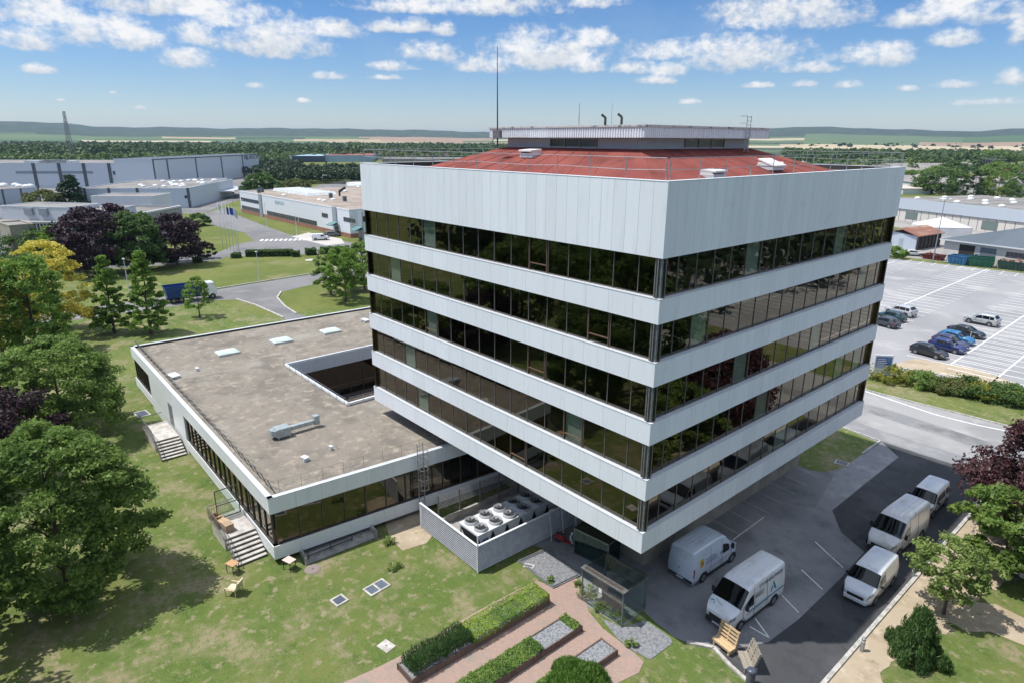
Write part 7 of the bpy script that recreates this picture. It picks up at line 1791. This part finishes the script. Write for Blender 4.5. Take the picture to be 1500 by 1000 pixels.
# ------------------------------------------------------------------ woods: far masses of trees nobody could count
def woodland(name, label, regions, seed, mats_, size=(6, 11), leaf=2.0, n_per=46):
    r = np.random.default_rng(seed); V = []
    for (pxa, pxb, d0, d1, n) in regions:
        for i in range(n):
            px = r.uniform(pxa, pxb); d = math.exp(r.uniform(math.log(d0), math.log(d1))); x, y, _ = at(px, 205, d)
            H_ = r.uniform(*size)*1.5; R = r.uniform(*size)*.62
            k = int(n_per); dd = r.normal(0, 1, (k, 3)); dd /= np.linalg.norm(dd, axis=1)[:, None]; dd[:, 2] = np.abs(dd[:, 2])*1.0-.25
            rr = (1-.25*r.random((k, 1)))
            p = dd*rr*np.array([R, R, H_*.55])+np.array([x, y, H_*.45])
            V.append(leaves(p, dd, leaf*(1+d/2500), int(r.integers(1e6)), 1.3, .45, .2))
    v = np.concatenate(V)
    me = leafmesh(name, v, mats_); o = link(name, me); tag(o, label, 'woodland', kind='stuff'); return o
WD1 = leafmat('wood_green', (.06, .105, .03), (.10, .155, .045), (.035, .07, .022), .2, .022); WD2 = leafmat('wood_light', (.095, .155, .04), (.14, .205, .06), (.055, .10, .03), .2, .03); WD3 = leafmat('wood_dark', (.028, .055, .022), (.05, .085, .03), (.018, .035, .015), .15, .03)
woodland('woodland', 'broad far wood of mixed green trees across the left half', [(-350, 760, 950, 2300, 2300)], 1, WD1, (9, 15), 2.3, 64)
woodland('woodland', 'lighter green tree belt in front of the far wood at the left', [(-100, 420, 720, 900, 420), (380, 720, 900, 1300, 420)], 2, WD2, (6, 10), 1.8, 60)
woodland('woodland', 'dark tree belt behind the works roofs left of the tower', [(385, 560, 430, 540, 380), (300, 440, 520, 700, 200), (-120, 30, 560, 760, 120)], 3, WD3, (4.5, 7.5), 1.2, 100)
woodland('woodland', 'green tree belt beyond the sheds at the right', [(1150, 1900, 820, 1500, 1500)], 4, WD1, (8, 13), 2.0, 60)
woodland('woodland', 'lighter trees mixed into the belt at the right', [(1200, 1700, 650, 1300, 260)], 5, WD2, (6, 11), 2.2)
woodland('woodland', 'scattered hedgerows and copses on the far right fields', [(1130, 1800, 2500, 3600, 160), (1340, 1420, 3400, 3700, 60)], 6, WD3, (8, 16), 5.0, 24)
woodland('woodland', 'park trees on the near side, seen only as reflections in the tower glass', [], 7, WD1) if False else None
# houses far out
def village(pts, seed):
    rnd = random.Random(seed)
    for i, (px, py, w_, lb) in enumerate(pts):
        x, y = G(px, py); t = thing('far_house', lb, 'house', (x, y, 0), rnd.uniform(0, 3)); b = MB(); b.box(-w_, w_, -w_*.5, w_*.5, 0, w_*.5); b.build('wall', bpy.data.materials['far_white_wall'], t)
        b = MB(); b.add([(-w_-.3,-w_*.55,w_*.5),(w_+.3,-w_*.55,w_*.5),(w_+.3,w_*.55,w_*.5),(-w_-.3,w_*.55,w_*.5),(-w_-.3,0,w_*.85),(w_+.3,0,w_*.85)], [(0,1,5,4),(2,3,4,5),(0,4,3),(1,2,5)]); b.build('roof', bpy.data.materials['tile_red'] if i % 2 else bpy.data.materials['far_grey_roof'], t)
village([(16, 236, 8, 'far white house at the left edge of the tree belt'), (22, 233, 7, 'far pale house behind the leftmost one'), (34, 234, 8, 'far house right of the pair at the left edge'), (44, 238, 6, 'low far house nearest the grey shed roof at the left'), (392, 243, 8, 'far house among trees right of the lettered shed')], 4)
def lattice():
    x, y, z = at(95, 174, 900); t = thing('transmission_mast', 'slender grey lattice transmission mast far off at the left', 'mast', (x, y, 0), .4)
    h = 26.7+900*(203-174)/FPX; b = MB(); s0, s1 = 2.6, .8
    for sx, sy in ((-1, -1), (1, -1), (1, 1), (-1, 1)): b.tube((sx*s0, sy*s0, 0), (sx*s1, sy*s1, h), .3, .2, n=4)
    for i in range(14):
        z0 = h*i/14; z1 = h*(i+1)/14; a = s0+(s1-s0)*i/14; c = s0+(s1-s0)*(i+1)/14
        for q in range(4):
            k = [(-1, -1), (1, -1), (1, 1), (-1, 1)]; p, n_ = k[q], k[(q+1) % 4]; b.tube((p[0]*a, p[1]*a, z0), (n_[0]*c, n_[1]*c, z1), .13, n=3); b.tube((p[0]*c, p[1]*c, z1), (n_[0]*c, n_[1]*c, z1), .13, n=3)
    b.build('lattice', mat('mast_grey', (.20, .20, .21), rough=.7), t)
    b = MB(); [b.obox((0, 0, h-q), 2.2, 2.2, 1.6) for q in (1, 6, 11)]; b.build('antenna_drum', mat('mast_pale', (.5, .5, .5), rough=.6), t)
lattice()
# park trees outside the frame, seen in the glass
r_ = np.random.default_rng(12); V = []
for (x0, x1, y0, y1, n) in ((60, 150, -60, 36, 240), (27, 62, -60, 36, 330), (34, 160, 62, 150, 130), (-120, 60, -150, -62, 330)):
    for i in range(n):
        x = r_.uniform(x0, x1); y = r_.uniform(y0, y1); R_ = r_.uniform(3.5, 6); H_ = r_.uniform(9, 15); k = 110
        dd = r_.normal(0, 1, (k, 3)); dd /= np.linalg.norm(dd, axis=1)[:, None]; p = dd*(1-.3*r_.random((k, 1)))*np.array([R_, R_, H_*.5])+np.array([x, y, H_*.52]); p[:, 2] = np.maximum(p[:, 2], .3)
        V.append(leaves(p, dd, 1.5, i, 1.3, .5, .2))
tag(link('woodland', leafmesh('woodland', np.concatenate(V), WD3)), 'dark wood on the near side of the site, mirrored in the tower glass', 'woodland', kind='stuff')
k_ = 0
first = None
for x, y, s, m_ in [(-6, -36, 1.0, LG), (-20, -34, 1.15, LG2), (-34, -40, 1.2, LG), (-12, -50, 1.3, LG2), (-48, -34, 1.2, LG), (2, -58, 1.3, LG), (-30, -58, 1.3, LG2), (-50, -58, 1.3, LG), (22, 22, .9, LG), (26, 34, 1.1, LG2), (24, 6, .9, LG), (34, 18, 1.2, LG2), (36, 34, 1.2, LG), (40, 0, 1.2, LG2), (46, 26, 1.3, LG)]:
    if first is None or m_ not in first:
        first = first or {}
        first[m_] = tree('park_tree', 'park tree standing outside the picture, mirrored in the tower glass', 'tree', (x, y), 5.5*s, 10*s, 2, m_, 120, 60, .5, 'round', 200+k_, group='park trees mirrored in the tower glass'); first[m_]['s'] = s
    else: dup(first[m_], (x, y, 0), k_*1.3, None, s/first[m_]['s'])
    k_ += 1
for m_ in first:
    del first[m_]['s']
# ------------------------------------------------------------------ haze
def haze():
    b = MB(); b.box(CAM[0]-16000, CAM[0]+16000, CAM[1]-16000, CAM[1]+16000, -1.2, 190)
    m_ = bpy.data.materials.new('haze'); m_.use_nodes = True; nt = m_.node_tree; nt.nodes.remove(nt.nodes['Principled BSDF'])
    v = nt.nodes.new('ShaderNodeVolumePrincipled'); v.inputs['Color'].default_value = (.50, .70, 1.0, 1); v.inputs['Density'].default_value = 5e-5; v.inputs['Anisotropy'].default_value = 0.1
    nt.links.new(v.outputs[0], nt.nodes['Material Output'].inputs['Volume'])
    o = b.build('haze', m_); o['kind'] = 'stuff'
HAZE = True
if HAZE: haze()
